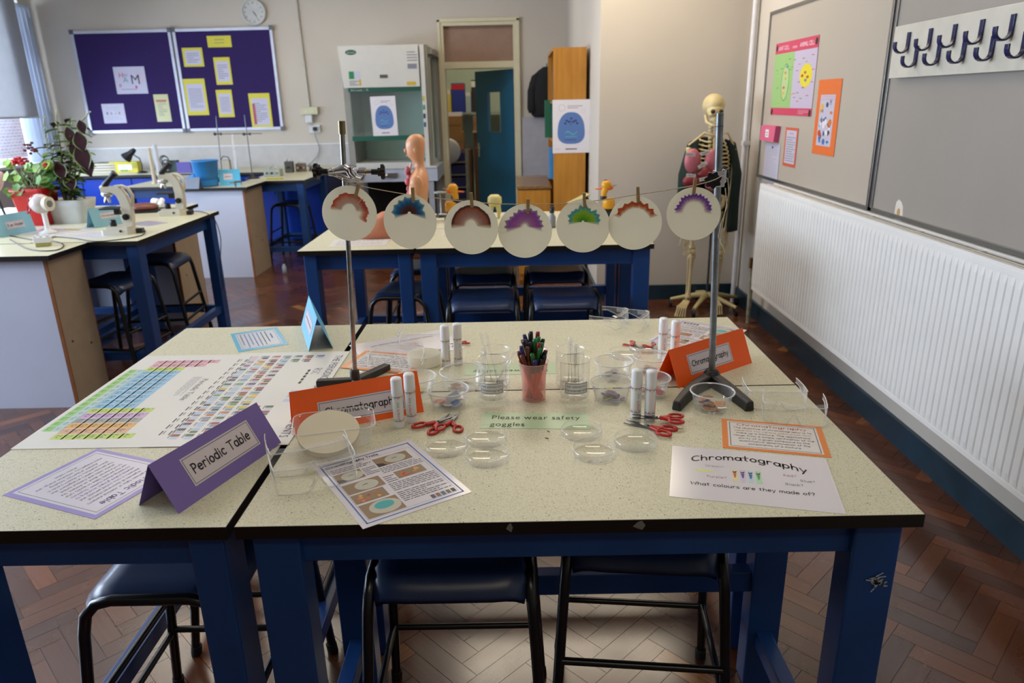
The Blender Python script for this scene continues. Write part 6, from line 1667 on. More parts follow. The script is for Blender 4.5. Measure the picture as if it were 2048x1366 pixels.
m.ell(sk+Vector((0, -.092, -.060)), (.008, .006, .012), DKB, 8, 6); m.build('eye_socket', skull)
m = MB(); m.tube([sk+Vector(p) for p in ((-.055, -.0, -.06), (-.052, -.03, -.105), (-.028, -.075, -.125), (0, -.085, -.128), (.028, -.075, -.125), (.052, -.03, -.105), (.055, 0, -.06))], .011, BONE, n=10)
m.box(sk+Vector((0, -.086, -.104)), (.044, .008, .018), mt('teeth', 'cfc6a8', .4)); m.build('jaw', t)
m = MB(); s0 = sk+Vector((0, .03, -.07)); s1 = K(1420, 395, .05)
for i in range(24):
    q = s0.lerp(s1, i/23); q.y += .025*math.sin(i/23*2*PI); m.lathe([(0, -.009), (.020, -.009), (.016, 0), (.020, .009), (0, .009)], BONE, c=q, n=12); m.tube([q, q+Vector((0, .035, -.008))], [.008, .004], BONE, n=6)
m.build('spine', t)
rc = K(1422, 305, .02)
for i in range(10):
    for s in (-1, 1):
        m = MB(); w_ = .085+.05*math.sin(min(1, i/6)*PI/2); z = rc.z+.11-.028*i
        m.tube([(rc.x+s*w_*math.sin(a), rc.y+.03-.095*math.cos(a)*-1*-1 if False else rc.y-.0+.095*math.cos(a), z-.03*(1-math.cos(a))*.6) for a in [PI*k/10 for k in range(1, 10)]], .0055, BONE, n=6); m.build('rib', t)
m = MB(); m.bb((rc.x-.014, rc.y-.105, rc.z-.06), (rc.x+.014, rc.y-.092, rc.z+.11), BONE); m.build('sternum', t, bevel=.004)
shL, shR = K(1378, 290), K(1468, 292)
m = MB()
for a in (shL, shR): m.tube([(rc.x+(.01 if a is shR else -.01), rc.y-.09, rc.z+.12), ((a.x+rc.x)/2, -.09, rc.z+.14), a], .008, BONE, n=8)
m.build('clavicle', t)
def bone(m, a, b, r, k=1.7, n=10):
    a, b = Vector(a), Vector(b); d = b-a
    m.tube([a-d*.015, a, a+d*.05, a+d*.14, a+d*.5, a+d*.86, a+d*.95, b, b+d*.015], [r*.8, r*k, r*k*.95, r*1.05, r*.85, r*1.05, r*k*.9, r*k, r*.8], BONE, n=n)
elR, wrR = K(1462, 382, .0), K(1452, 462, -.03)
elL, wrL = K(1368, 385), K(1372, 462, -.05)
for sh, el, wr, nm in ((shR, elR, wrR, 'r'), (shL, elL, wrL, 'l')):
    m = MB(); bone(m, sh+Vector((0, 0, -.02)), el, .012); m.build('upper_arm_bone', t)
    m = MB(); bone(m, el+Vector((.006, 0, -.01)), wr+Vector((.008, 0, 0)), .0075, 1.6); bone(m, el+Vector((-.008, 0, -.01)), wr+Vector((-.008, 0, 0)), .0065, 1.6); m.build('forearm_bone', t)
    m = MB()
    for k in range(8): m.ell(wr+Vector((-.016+.010*(k % 4), 0, -.012-.012*(k//4))), (.0075, .0075, .007), BONE, 8, 6)
    for k in range(5):
        dx = -.020+.010*k; L_ = (.05, .066, .07, .064, .052)[k]
        if k == 0: pts = [(-.012, 0, -.03), (-.035, -.01, -.055), (-.043, -.015, -.08), (-.046, -.018, -.10)]
        else: pts = [(dx*.6, 0, -.03), (dx*1.0, -.002, -.03-L_), (dx*1.15, -.008, -.03-L_-.036), (dx*1.2, -.016, -.03-L_-.058), (dx*1.2, -.022, -.03-L_-.074)]
        for i in range(len(pts)-1): bone(m, wr+Vector(pts[i]), wr+Vector(pts[i+1]), .0032, 1.5, 6)
    m.build('hand_bones', t)
pv = K(1410, 418, .02)
m = MB()
for s in (-1, 1):
    m.tube([pv+Vector((s*x, y, z)) for x, y, z in ((.02, .06, .05), (.09, .04, .09), (.13, -.02, .08), (.11, -.05, .03), (.06, -.04, -.02), (.035, -.04, -.06), (.005, -.06, -.045))], [.02, .022, .02, .018, .022, .018, .012], BONE, n=10)
m.ell(pv+Vector((0, .06, .02)), (.045, .025, .06), BONE); m.build('pelvis', t)
knL, knR = K(1384, 503, -.02), K(1440, 505, .0)
anL, anR = K(1376, 596, -.04), K(1430, 592, .02)
for kn, an, s in ((knL, anL, -1), (knR, anR, 1)):
    m = MB(); m.ell(pv+Vector((s*.085, 0, -.01)), (.022, .022, .022), BONE, 12, 8); bone(m, pv+Vector((s*.11, 0, -.02)), kn+Vector((0, 0, .02)), .0145, 1.9); m.build('thigh_bone', t)
    m = MB(); m.ell(kn+Vector((0, -.03, .0)), (.019, .011, .022), BONE, 10, 8); m.build('kneecap', t)
    m = MB(); bone(m, kn+Vector((-.004*s, 0, -.025)), an, .0135, 2.0); bone(m, kn+Vector((s*.022, .01, -.04)), an+Vector((s*.016, 0, .01)), .005, 1.6, 8); m.build('shin_bone', t)
    m = MB(); m.ell(an+Vector((0, .02, -.025)), (.02, .035, .022), BONE, 10, 8)
    ft_dir = Vector((-.55, -.83, 0)) if s < 0 else Vector((-.1, -1, 0))
    nd = Vector((-ft_dir.y, ft_dir.x, 0))
    for k in range(5):
        b0 = an+ft_dir*.03+nd*(-.018+.009*k)+Vector((0, 0, -.02)); b1 = an+ft_dir*.12+nd*(-.03+.015*k)+Vector((0, 0, -.045)); b2 = an+ft_dir*(.165-.008*abs(k-1))+nd*(-.034+.017*k); b1.z = max(.012, b1.z); b2.z = .01
        bone(m, b0, b1, .0065 if k else .009, 1.4, 8); bone(m, b1, b2, .005 if k else .007, 1.3, 8)
    m.build('foot_bones', t)
# gilet: two open fronts, back and shoulders in one cloth body
GREEN = mt('bottle_green_fleece', '12241f', .95, var=.25, scale=30, bump=.3)
m = MB(); n = 26; zt_, zb_ = shL.z+.045, K(1420, 462).z; rows = 9; vs = []
cx0 = (shL.x+shR.x)/2
for j in range(rows+1):
    v = j/rows; z = zt_+(zb_-zt_)*v; wx = .165+.05*min(1, v*3); wy = .075+.05*min(1, v*3); op = R(40-6*v)
    for i in range(n+1):
        a = -PI/2+op+(2*PI-2*op)*i/n; vs.append((cx0+.01+wx*math.cos(a)*(1.02), .035+wy*math.sin(a)+.006*math.sin(i*2.1+j), z-.05*abs(math.cos(a))**3*(1-v)))
m.add(vs, [(j*(n+1)+i, j*(n+1)+i+1, (j+1)*(n+1)+i+1, (j+1)*(n+1)+i) for j in range(rows) for i in range(n)], GREEN, True)
gil = m.build('gilet', t, solid=.012)
# printed organ apron
RM = mt('organ_red', '7a1c22', .5, var=.15, scale=30); PKM = mt('organ_pink', 'b0606a', .5, var=.1, scale=30); 
m = MB(); oc = K(1405, 345, -.10)
for (px, py, rx_, rz_, mat) in ((1385, 322, .058, .085, PKM), (1424, 320, .052, .075, PKM), (1412, 348, .062, .05, RM), (1385, 362, .07, .045, RM), (1425, 370, .055, .035, PKM), (1390, 385, .07, .035, PKM), (1420, 392, .06, .035, mt('organ_dark', '4a1a2c', .5)), (1400, 410, .08, .045, PKM)):
    q = K(px, py, -.115); m.ell(q, (rx_, .035, rz_), mat, 16, 10)
ap = m.build('organ_apron', t)
m = MB()
for (px, py, a) in ((1381, 309, 4), (1411, 306, -14), (1405, 330, -32), (1382, 351, 6), (1408, 358, -10)):
    q = K(px, py, -.158); Mx = Matrix.Rotation(R(a), 4, 'Y'); m.box(q, (.066, .003, .024), mt('tag_white', 'b9b3b0', .5), M=Mx); m.box(q+Vector((0, -.002, 0)), (.04, .001, .005), GREY_INK, M=Mx)
m.build('name_tag', t)
# stand
m = MB(); IV = mt('ivory_enamel', 'b5a674', .4, var=.08)
pb_ = K(1413, 600, .08)
m.cyl((pb_.x, pb_.y, .10), (pb_.x, pb_.y, pv.z), .009, mt('stand_pole', '5d5c5c', .3, .9), n=10)
m.build('stand_pole', t)
for k in range(5):
    a = R(20+72*k); m = MB(); e = Vector((pb_.x+.27*math.cos(a), pb_.y+.27*math.sin(a), .06)); m.tube([(pb_.x, pb_.y, .11), (pb_.x+.1*math.cos(a), pb_.y+.1*math.sin(a), .10), e], [.024, .02, .013], IV, n=10); l_ = m.build('base_leg', t)
    m = MB(); m.cyl(e+Vector((-.01, 0, -.035)), e+Vector((.01, 0, -.035)), .025, mt('castor_black', '151515', .5), n=14); m.cyl(e+Vector((0, 0, -.03)), e, .006, CH, n=8); m.build('castor', l_)

# ================================================================ things on the middle island
SKIN = mt('model_skin', 'c98f68', .4, var=.05)
ty = 3.35; tp = Vector((-.10, ty, TZ+.0003))
t = thing('torso_model', 'bald anatomical torso model in profile with its chest open', 'anatomical model', tp)
zz = lambda py: at('y', ty, 830, py).z - TZ
m = MB()
top, chin, shd = zz(268), zz(316), zz(352)
hx = lambda px, py: at('y', ty, px, py).x - tp.x
def T(py, xa, xb, ry_): xa, xb = hx(xa, py), hx(xb, py); return (max(.0, zz(py)), (xa+xb)/2, 0, (xb-xa)/2, ry_)
rings(m, [T(430, 818, 852, .095), T(415, 817, 854, .105), T(395, 817, 856, .115), T(375, 818, 857, .125), T(358, 820, 857, .125), T(348, 823, 855, .105), T(341, 827, 852, .07), T(334, 829, 849, .04), T(326, 828, 848, .034), T(319, 822, 848, .036), T(312, 815, 848, .042), T(304, 813.5, 849, .046), T(295, 812, 850, .05), T(286, 811.5, 850, .052), T(278, 814, 849, .048), T(272, 819, 845, .036), T(269, 825, 840, .02), T(268, 830, 835, .006)], SKIN, 28)
bm_z = zz(300)
m.ell((hx(811, 301), 0, zz(301)), (.010, .010, .013), SKIN, 10, 8); m.ell((hx(814, 311), 0, zz(311)), (.008, .014, .005), SKIN, 8, 6)
for s in (-1, 1): m.ell((hx(833, 299), s*.047, zz(299)), (.014, .006, .018), SKIN, 10, 8); m.ell((hx(816, 293), s*.02, zz(293)), (.006, .008, .005), mt('model_eye', 'e0dcd4', .3), 8, 6)
for s in (-1, 1): m.ell((hx(838, 362), s*.115, zz(364)), (.04, .03, .05), SKIN, 14, 8)
m.build('body', t)
m = MB(); rd = random.Random(4)
for k in range(22):
    py = 338+k*4; c_ = [PKM, RM, mt('model_pink', 'c4606c', .4), mt('model_pale', 'd0a49a', .4)][k % 4]
    m.ell((hx(817.5+rd.uniform(-2, 3.5), py)+.0, rd.uniform(-.05, .05), max(.03, zz(py))), (.016, .022, .020), c_, 10, 6)
m.ell((hx(822, 400), 0, max(.05, zz(400))), (.02, .05, .03), mt('model_blue', '5a6a8a', .4), 10, 6)
m.tube([(hx(822, 322), 0, zz(326)), (hx(819, 340), 0, zz(342)), (hx(819, 355), 0, zz(356))], .007, mt('model_pale', 'd0a49a', .4), n=8)
m.build('organs', t)
m = MB(); m.lathe([(0, 0), (.09, 0), (.09, .015), (.085, .02), (0, .02)], WFR, n=24, c=(.03, 0, 0)); m.build('base', t)

YP = mt('yellow_plastic', 'd99a14', .35, var=.05); OP = mt('orange_plastic', 'd86a12', .35, var=.05); DK = mt('dark_plastic', '17181d', .4, var=.05)
def yellow_tool(px, py, label, y, s=1, flip=1):
    """yellow two handed toy drill like tool standing on a dark foot"""
    q = at('y', y, px, py); z = q.z - TZ
    t = thing('yellow_tool', label, 'tool', (q.x, y, TZ+.0003), 0, None)
    m = MB(); m.lathe([(0, 0), (.045, 0), (.045, .02), (.03, .03), (.03, .05), (0, .05)], DK, n=20, c=(.02*flip, 0, 0)); m.build('foot', t)
    m = MB(); m.lathe([(.025, .05), (.038, .055), (.038, .105), (.03, .115), (0, .115)], YP, n=20, c=(.02*flip, 0, 0)); m.build('lower_body', t)
    m = MB(); m.lathe([(.014, .105), (.020, .108), (.020, .128), (.014, .13)], DK, n=16, c=(-.012*flip, 0, 0)); m.build('collar', t)
    m = MB(); m.tube([(-.012*flip, 0, .12), (-.010*flip, 0, .15), (0, 0, .175)], [.017, .019, .024], YP, n=14); m.ell((.004*flip, 0, .195), (.032, .03, .03), YP, 16, 10); m.ell((.022*flip, 0, .180), (.026, .024, .018), OP, 14, 8); m.build('head', t)
    m = MB(); m.tube([(-.02*flip, 0, .175), (-.065*flip, 0, .172)], [.006, .004], OP, n=8); m.tube([(.03*flip, 0, .187), (.068*flip, 0, .193)], [.004, .0025], mt('grey_rod', '7d8a80', .4), n=8); m.build('side_rod', t)
    m = MB(); m.ell((0, 0, .222), (.013, .012, .007), mt('dark_cap', '4a3038', .5), 10, 6); m.build('top_cap', t)
yellow_tool(1211, 392, 'yellow tool with thin side rods at the right end of the middle island', 3.4)
yellow_tool(908, 398, 'yellow tool with thin side rods in front of the store room doorway', 3.4, flip=-1)
# tooth model
q = at('y', 3.45, 990, 425); t = thing('tooth_model', 'cream plastic molar model behind the hanging circles', 'anatomical model', (q.x, 3.45, TZ+.0003))
CRM = mt('cream_model', 'c9be7c', .4, var=.06)
m = MB(); rings(m, [(.075, 0, 0, .035, .03), (.10, 0, 0, .045, .04), (.13, 0, 0, .042, .036), (.145, 0, 0, .025, .02)], CRM, 18)
for sx_ in (-1, 1): m.tube([(sx_*.018, 0, .085), (sx_*.026, 0, .04), (sx_*.022, 0, .0)], [.018, .014, .007], CRM, n=12)
m.build('tooth_body', t)
# open cream box
q = at('y', 3.5, 1160, 418); t = thing('cream_box', 'open pale yellow box leaning by the right end of the middle island', 'box', (q.x, 3.5, TZ+.0003), R(15))
m = MB(); CB = mt('pale_yellow_card', 'a8a066', .6); m.bb((-.06, -.04, 0), (.06, .04, .07), CB); m.beam((-.06, .04, .07), (.07, .04, .125), .08, .004, CB); m.build('box_body', t)
# ear model with skin coloured base
q = tz(752, 478); t = thing('ear_model', 'skin coloured ear model on the left table of the middle island', 'anatomical model', (q.x, q.y+.1, TZ+.0003))
m = MB(); rings(m, [(0, 0, 0, .19, .12), (.03, 0, 0, .18, .11), (.06, .02, 0, .14, .09), (.10, .05, 0, .09, .07), (.13, .07, 0, .05, .05)], mt('model_terracotta', 'b06a4a', .45, var=.08), 26); m.build('base_block', t)
m = MB(); m.tube([(.09+.03*math.cos(a), -.03, .12+.045*math.sin(a)) for a in [R(-60+30*k) for k in range(10)]], [.012]*10, SKIN, n=10); m.ell((.10, -.035, .085), (.014, .012, .018), SKIN, 10, 8); m.tube([(.03, -.03, .10), (.06, -.05, .12), (.10, -.04, .12)], .012, mt('canal_brown', '7a4028', .5), n=10); m.build('ear', t)
for (px, py, w_, h_, a, lb, col) in ((720, 485, .30, .21, 4, 'white sheet under the ear model on the middle island', 'd3d0cc'), (940, 440, .21, .15, -10, 'cream sheet between the hanging circles on the middle island', 'cfc8a4'), (905, 470, .12, .09, 0, 'small white card on the middle island near the third circle', 'd2d0d0'), (1110, 445, .21, .15, 12, 'pale sheet at the right of the middle island', 'cfcaae'), (1240, 455, .21, .297, -6, 'pale sheet at the far right end of the middle island', 'cbc9c4')):
    q = tz(px, py); s = Sheet(w_, h_, pm('sheet_'+col, col)); scribble(s.m, w_*.1, h_*.1, w_*.9, h_*.85, 6, LGREY_INK, s.L(2), px)
    s.put('paper_sheet', lb, 'paper', (q.x, q.y, TZ+.0005), R(a))
q = tz(1104, 455); t = thing('dropper_bottle', 'black capped bottle seen between two hanging circles', 'bottle', (q.x, q.y, TZ+.0003))
m = MB(); m.lathe([(0, 0), (.022, 0), (.022, .06), (.012, .075), (.012, .085)], mt('bottle_grey', '8a8c94', .3), n=18); m.build('bottle_body', t)
m = MB(); m.lathe([(.012, .083), (.014, .085), (.014, .12), (0, .122)], DK, n=16); m.build('cap', t)
m = MB(); q = tz(1310, 487); 
q = tz(905, 455); m.box((0, 0, .006), (.05, .02, .012), DK); tag(m.build('black_clip', loc=(q.x, q.y, TZ+.0008)), 'small black object between the second and third circles', 'clip')
q = tz(890, 385); t = thing('magnifier_stand', 'grey flat disc of a magnifier stand behind the second circle', 'magnifier', (at('y', 3.55, 880, 384).x, 3.55, TZ+.0003))
m = MB(); m.lathe([(0, 0), (.04, 0), (.04, .01), (0, .012)], DK, n=18); m.cyl((0, 0, .01), (0, 0, .15), .004, CH, n=8); m.build('stand', t)
m = MB(); m.lathe([(0, .148), (.04, .150), (.04, .158), (0, .16)], mt('lens_grey', '7d8a84', .3), n=24); m.build('lens', t)

# ================================================================ left island: microscopes, plants, signs
MCR = mt('microscope_cream', 'cfcaba', .35, var=.03)
def microscope(p, rz, label):
    t = thing('microscope', label, 'microscope', (p.x, p.y, TZ+.0003), rz, 'microscopes on the left island')
    m = MB(); m.prism([(-.085, -.055), (.06, -.06), (.09, -.03), (.09, .03), (.06, .06), (-.085, .055), (-.095, .035), (-.095, -.035)], 0, .03, MCR); m.prism([(-.07, -.045), (.06, -.05), (.08, -.02), (.08, .02), (.06, .05), (-.07, .045)], .03, .045, MCR); m.build('foot', t, bevel=.006)
    m = MB(); prof = [(.078, .04), (.086, .10), (.084, .16), (.070, .22), (.045, .262), (.02, .275), (-.06, .275), (-.06, .245), (-.005, .242), (.018, .225), (.030, .19), (.034, .14), (.030, .09), (.025, .04)]
    m.prism(prof, -.027, .027, MCR, M=Matrix.Rotation(R(90), 4, 'X')); m.build('arm', t, bevel=.008)
    m = MB(); m.tube([(.01, 0, .272), (.05, 0, .275), (.082, 0, .26), (.100, 0, .22), (.094, 0, .175), (.080, 0, .16)], .010, MCR, n=10); m.build('carry_handle', t)
    m = MB(); m.tube([(-.045, 0, .268), (-.038, 0, .285), (-.005, 0, .318), (.018, 0, .340)], [.02, .019, .015, .015], DK, n=16); m.tube([(.014, 0, .336), (.028, 0, .350)], .019, DK, n=16); m.build('eyepiece_tube', t)
    m = MB(); m.ell((-.05, 0, .268), (.022, .022, .018), MCR, 14, 8); m.lathe([(0, .245), (.03, .243), (.032, .225), (.022, .215), (0, .214)], CH, c=(-.038, 0, 0), n=20)
    for k in range(3):
        a = R(120*k+200); d = Vector((math.cos(a)*.45, math.sin(a)*.45, -1)).normalized(); o = Vector((-.038, 0, .222)); m.tube([o, o+d*.035, o+d*.045], [.010, .009, .005], CH, n=12)
    m.build('nosepiece', t)
    m = MB(); m.box((-.03, 0, .150), (.10, .11, .008), DK); m.box((.0, 0, .130), (.03, .03, .035), DK); m.build('stage', t, bevel=.002)
    m = MB(); m.lathe([(0, .045), (.018, .045), (.018, .075), (.014, .082), (0, .082)], DK, c=(-.035, 0, 0), n=18); m.build('illuminator', t)
    for s in (-1, 1): m = MB(); m.tube([(.055, s*.02, .10), (.055, s*.045, .10)], .018, DK, n=18); m.tube([(.055, s*.045, .10), (.055, s*.055, .10)], .010, DK, n=14); m.build('focus_knob', t)
    m = MB(); m.tube([(.02, -.058, .022), (.02, -.064, .022)], .007, DK, n=10); m.bb((.085, -.02, .002), (.125, .02, .026), DK); m.build('power_switch', t)
    return t
microscope(tz(243, 467), R(8), 'cream microscope with black eyepiece nearest the corner of the left table')
microscope(tz(349, 430), R(4), 'cream microscope standing further back on the left island')
def cable(pts, label, name='cable', r=.003, z=.0035):
    P3 = [Vector((*tz(*q[:2]).xy, TZ+z)) if len(q) == 2 else Vector(q) for q in pts]; o = P3[0].copy(); m = MB()
    # Catmull-Rom through the points
    out = []
    for i in range(len(P3)-1):
        p0, p1, p2, p3 = P3[max(i-1, 0)], P3[i], P3[i+1], P3[min(i+2, len(P3)-1)]
        for k in range(6):
            u = k/6; out.append(.5*((2*p1)+(p2-p0)*u+(2*p0-5*p1+4*p2-p3)*u*u+(3*p1-p0-3*p2+p3)*u**3)-o)
    out.append(P3[-1]-o); m.tube(out, r, DK, n=6)
    return tag(m.build(name, loc=o), label, 'cable')
cable([(278, 458), (290, 462), (283, 472), (240, 480), (190, 484), (150, 478), (110, 475), (100, 480)], 'black cable running from the nearest microscope to the adaptor on the bench')
e1 = tz(420, 428)
cable([(375, 424), (400, 424), (418, 430), (e1.x+.04, e1.y-.02, .80), (e1.x+.06, e1.y-.03, .68), (e1.x+.035, e1.y-.04, .5), (e1.x+.03, e1.y-.04, .35), (e1.x+.02, e1.y-.05, .32)], 'black cable hanging off the table edge behind the further microscope')
cable([(20, 480), (60, 500), (110, 502), (128, 492), (110, 484), (60, 480), (0, 468)], 'looped black cable at the front edge of the left bench')
q = tz(88, 492); t = thing('mains_adaptor', 'clear and white mains adaptor block among the cables', 'adaptor', (q.x, q.y, TZ+.0003), R(20))
m = MB(); m.bb((-.035, -.025, 0), (.035, .025, .02), mt('adaptor_yellowed', 'b0a860', .4)); m.bb((-.04, -.03, .02), (.04, .03, .05), WPL); m.build('adaptor_body', t, bevel=.004)
m = MB()
for dx in (-.03, 0, .03): m.bb((dx-.006, -.028, .05), (dx+.006, .0, .062), WPL)
m.build('pin_cover', t)
# signs
n0, n1 = tz(3, 476), tz(74, 462)
tent('folded_sign', 'light blue folded sign reading Eye Model at the left edge', n0, n1, .125, .03, mt('dusty_blue_card', '7fb2c4', .5), 'Eye Model', (.25, .3, .75, .65), size=.03)
n0, n1 = tz(190, 457), tz(246, 448)
tent('folded_sign', 'light blue folded sign beside the nearest microscope', n0, n1, .12, .035, mt('dusty_blue_card', '7fb2c4', .5), 'Microscopes', (.32, .4, .9, .7), size=.02, boff=.09)
# eye model
q = tz(97, 466); t = thing('eye_model', 'white eyeball model with red veins on a stand', 'anatomical model', (q.x, q.y, TZ+.0003))
m = MB(); m.lathe([(0, 0), (.05, 0), (.05, .008), (.02, .02), (.014, .03), (.014, .11), (.02, .125)], WPL, n=24); m.build('stand', t)
m = MB(); m.ell((-.01, 0, .175), (.06, .058, .058), mt('eyeball_white', 'c9c0c0', .25), 22, 14)
for k in range(5): a = R(60*k); m.tube([(-.05+.02*math.cos(a+j*.2), .0-.045*math.sin(.5+j*.22), .175+.05*math.cos(j*.4+k)) for j in range(5)], .005, mt('vein_red', 'b02c34', .4), n=6)
m.build('eyeball', t)
m = MB(); m.tube([(.03, -.01, .175), (.055, -.015, .175)], [.04, .042], MCR, n=20); m.tube([(.054, -.015, .175), (.058, -.016, .175)], [.02, .02], mt('iris_grey', '6d7068', .3), n=16); m.build('cornea_ring', t)
# papers
def paper(px, py, w_, h_, a, lb, col='cdcbd0', seed=0, extra=None):
    q = tz(px, py); s = Sheet(w_, h_, pm('sheet_'+col, col)); scribble(s.m, w_*.08, h_*.1, w_*.92, h_*.9, 9, LGREY_INK, s.L(2), seed)
    if extra: extra(s)
    return s.put('paper_sheet', lb, 'paper', (q.x, q.y, TZ+.0005), R(a))
def ex(s): s.rect(s.w*.2, s.h*.55, s.w*.55, s.h*.7, pm('print_rust', 'b08a70'), 4); s.rect(s.w*.55, s.h*.62, s.w*.85, s.h*.78, pm('print_mustard', 'b8a03a'), 4)
paper(105, 462, .42, .28, -14, 'large printed sheet with rust and mustard bands below the eye model', seed=3, extra=ex)
paper(190, 470, .30, .21, -20, 'white printed sheet in front of the nearest microscope', seed=4)
paper(295, 447, .21, .15, -30, 'lilac sheet between the two microscopes', 'a39cb4', 5)
q = tz(300, 424); t = thing('model_tray', 'dark tray with a reddish brown organ model beside the further microscope', 'tray', (q.x-.05, q.y+.03, TZ+.0003), R(15))
m = MB(); m.prism([(-.16, -.1), (.16, -.1), (.16, .1), (-.16, .1)], 0, .015, DK); m.build('tray_base', t, bevel=.003)
m = MB(); rings(m, [(.015, 0, 0, .09, .07), (.03, 0, 0, .095, .075), (.05, 0, 0, .08, .06), (.06, 0, 0, .05, .03)], mt('liver_brown', '7a4438', .4, var=.15), 20); m.build('organ', t)
m = MB(); q = tz(315, 412); t2 = thing('white_model', 'small white branching model at the rear of the left island', 'anatomical model', (q.x, q.y, TZ+.0003))
for k in range(6): m.ell((.03*(k % 3)-.03, .02*(k//3), .02+.018*(k % 2)), (.022, .02, .02), WPL, 10, 8)
m.build('model_body', t2)

# plants
LG = mt('leaf_green', '4d7a2c', .5, var=.25, scale=25); LG2 = mt('leaf_light_green', '7da043', .5, var=.2, scale=25); BUR = mt('leaf_burgundy', '2a0a10', .75, var=.3, scale=25, spec=.15); LIM = mt('leaf_lime_edge', '5f7434', .5, var=.2, scale=25); STM = mt('stem_green', '6c7a4a', .6, var=.2)
def leaf(m, p, d, up, L_, W_, mats, fold=.15, droop=.25):
    """a pointed oval leaf with a midrib, coloured heart and pale margin"""
    p, d = Vector(p), Vector(d).normalized(); s_ = d.cross(Vector(up))
    s_ = s_.normalized() if s_.length > 1e-3 else d.orthogonal().normalized(); n_ = s_.cross(d)
    N_ = 6; prof = [0, .55, .92, 1, .8, .42, 0]
    def pt(i, k): u = i/N_; return p+d*L_*u + s_*W_*.5*prof[i]*k + n_*(abs(k)*fold*W_ - droop*L_*u*u)
    vs = [pt(i, k) for i in range(N_+1) for k in (-1, -.84, 0, .84, 1)]
    e = [(i*5+j, i*5+j+1, (i+1)*5+j+1, (i+1)*5+j) for i in range(N_) for j in (0, 3)]; c = [(i*5+j, i*5+j+1, (i+1)*5+j+1, (i+1)*5+j) for i in range(N_) for j in (1, 2)]
    m.add(vs, c, mats[0], True); m.add(vs, e, mats[1], True)
rd = random.Random(21)
q = tz(133, 448)
t = thing('coleus_plant', 'tall coleus with burgundy leaves and flower spikes in a white planter', 'plant', (q.x, q.y+.09, TZ+.0003)); Cq = Vector((q.x, q.y+.09, TZ))
yq = Cq.y
def rel2(px, py, dy=0): return at('y', yq+dy, px, py)-Cq
m = MB(); loft(m, [(rrect(.115, .075, .05), 0), (rrect(.135, .09, .06), .10), (rrect(.145, .10, .065), .15), (rrect(.14, .095, .06), .15), (rrect(.13, .085, .055), .13)], mt('planter_white', 'b9bab4', .35)); m.build('planter', t)
m = MB(); m.prism(rrect(.13, .085, .055), .125, .132, mt('soil', '15120f', .95, var=.3, scale=80)); m.build('soil', t)
m = MB(); stems = []
for (px, py, dy) in ((112, 240, 0), (140, 232, .03), (160, 240, -.03), (98, 285, .05), (175, 300, 0), (125, 300, -.06), (85, 330, 0), (150, 350, -.1)):
    top = rel2(px, py, dy); b0 = Vector((rd.uniform(-.04, .04), rd.uniform(-.02, .02), .13)); mid = b0.lerp(top, .5)+Vector((rd.uniform(-.03, .03), 0, .03)); stems.append((b0, mid, top)); m.tube([b0, b0.lerp(mid, .5)+Vector((0, 0, .01)), mid, mid.lerp(top, .5), top], [.008, .007, .006, .004, .002], STM, n=6)
m.build('stem', t)
m = MB()
for (b0, mid, top) in stems:
    for k in range(20):
        u = .12+.044*k; p = (b0.lerp(mid, u*2) if u < .5 else mid.lerp(top, u*2-1)); a = k*2.4+rd.random()
        leaf(m, p, (math.cos(a), math.sin(a), rd.uniform(-.1, .5)), (0, 0, 1), rd.uniform(.05, .095), rd.uniform(.04, .06), (BUR if rd.random() < .4 else LG2 if rd.random() < .6 else LG, LIM), droop=.35)
for (px, py, L_, W_, dy) in ((150, 300, .15, .10, -.08), (162, 310, .17, .12, -.1), (172, 330, .15, .1, -.08), (160, 285, .13, .1, -.1), (140, 275, .12, .08, -.06), (120, 345, .12, .09, -.1), (140, 370, .11, .09, -.1), (165, 262, .09, .07, -.05)):
    p = rel2(px-6, py-22, dy); leaf(m, p, (.25, -.15, -1), (0, -1, .2), L_, W_, (BUR, LIM), fold=.05, droop=.05)
m.build('foliage', t)
m = MB(); SPK = mt('flower_spike', 'a9ae94', .7, var=.2, scale=60)
for (px0, py0, px1, py1, n) in ((95, 300, 88, 232, 26), (116, 262, 112, 218, 18), (140, 268, 146, 236, 16), (158, 250, 180, 222, 16), (100, 330, 108, 285, 18)):
    a, b = rel2(px0, py0), rel2(px1, py1); m.tube([a, b], .0025, STM, n=5)
    for k in range(n): 
        p = a.lerp(b, k/n); m.ell(p+Vector((rd.uniform(-.008, .008), rd.uniform(-.008, .008), 0)), (.006, .006, .004), SPK, 6, 4)
m.build('flower_spike', t)
q = tz(58, 455); 
t = thing('geranium', 'geranium with red flowers in a square red pot', 'plant', (q.x, q.y+.13, TZ+.0003)); Cq = Vector((q.x, q.y+.13, TZ)); yq = Cq.y
m = MB(); loft(m, [(rrect(.075, .075, .015), 0), (rrect(.10, .10, .02), .205), (rrect(.105, .105, .02), .21), (rrect(.105, .105, .02), .235), (rrect(.095, .095, .018), .235), (rrect(.09, .09, .018), .2)], mt('red_pot_plastic', 'b01014', .3, var=.04)); m.prism(rrect(.09, .09, .018), .19, .2, mt('soil', '15120f', .95)); m.build('pot', t)
m = MB(); fol = MB()
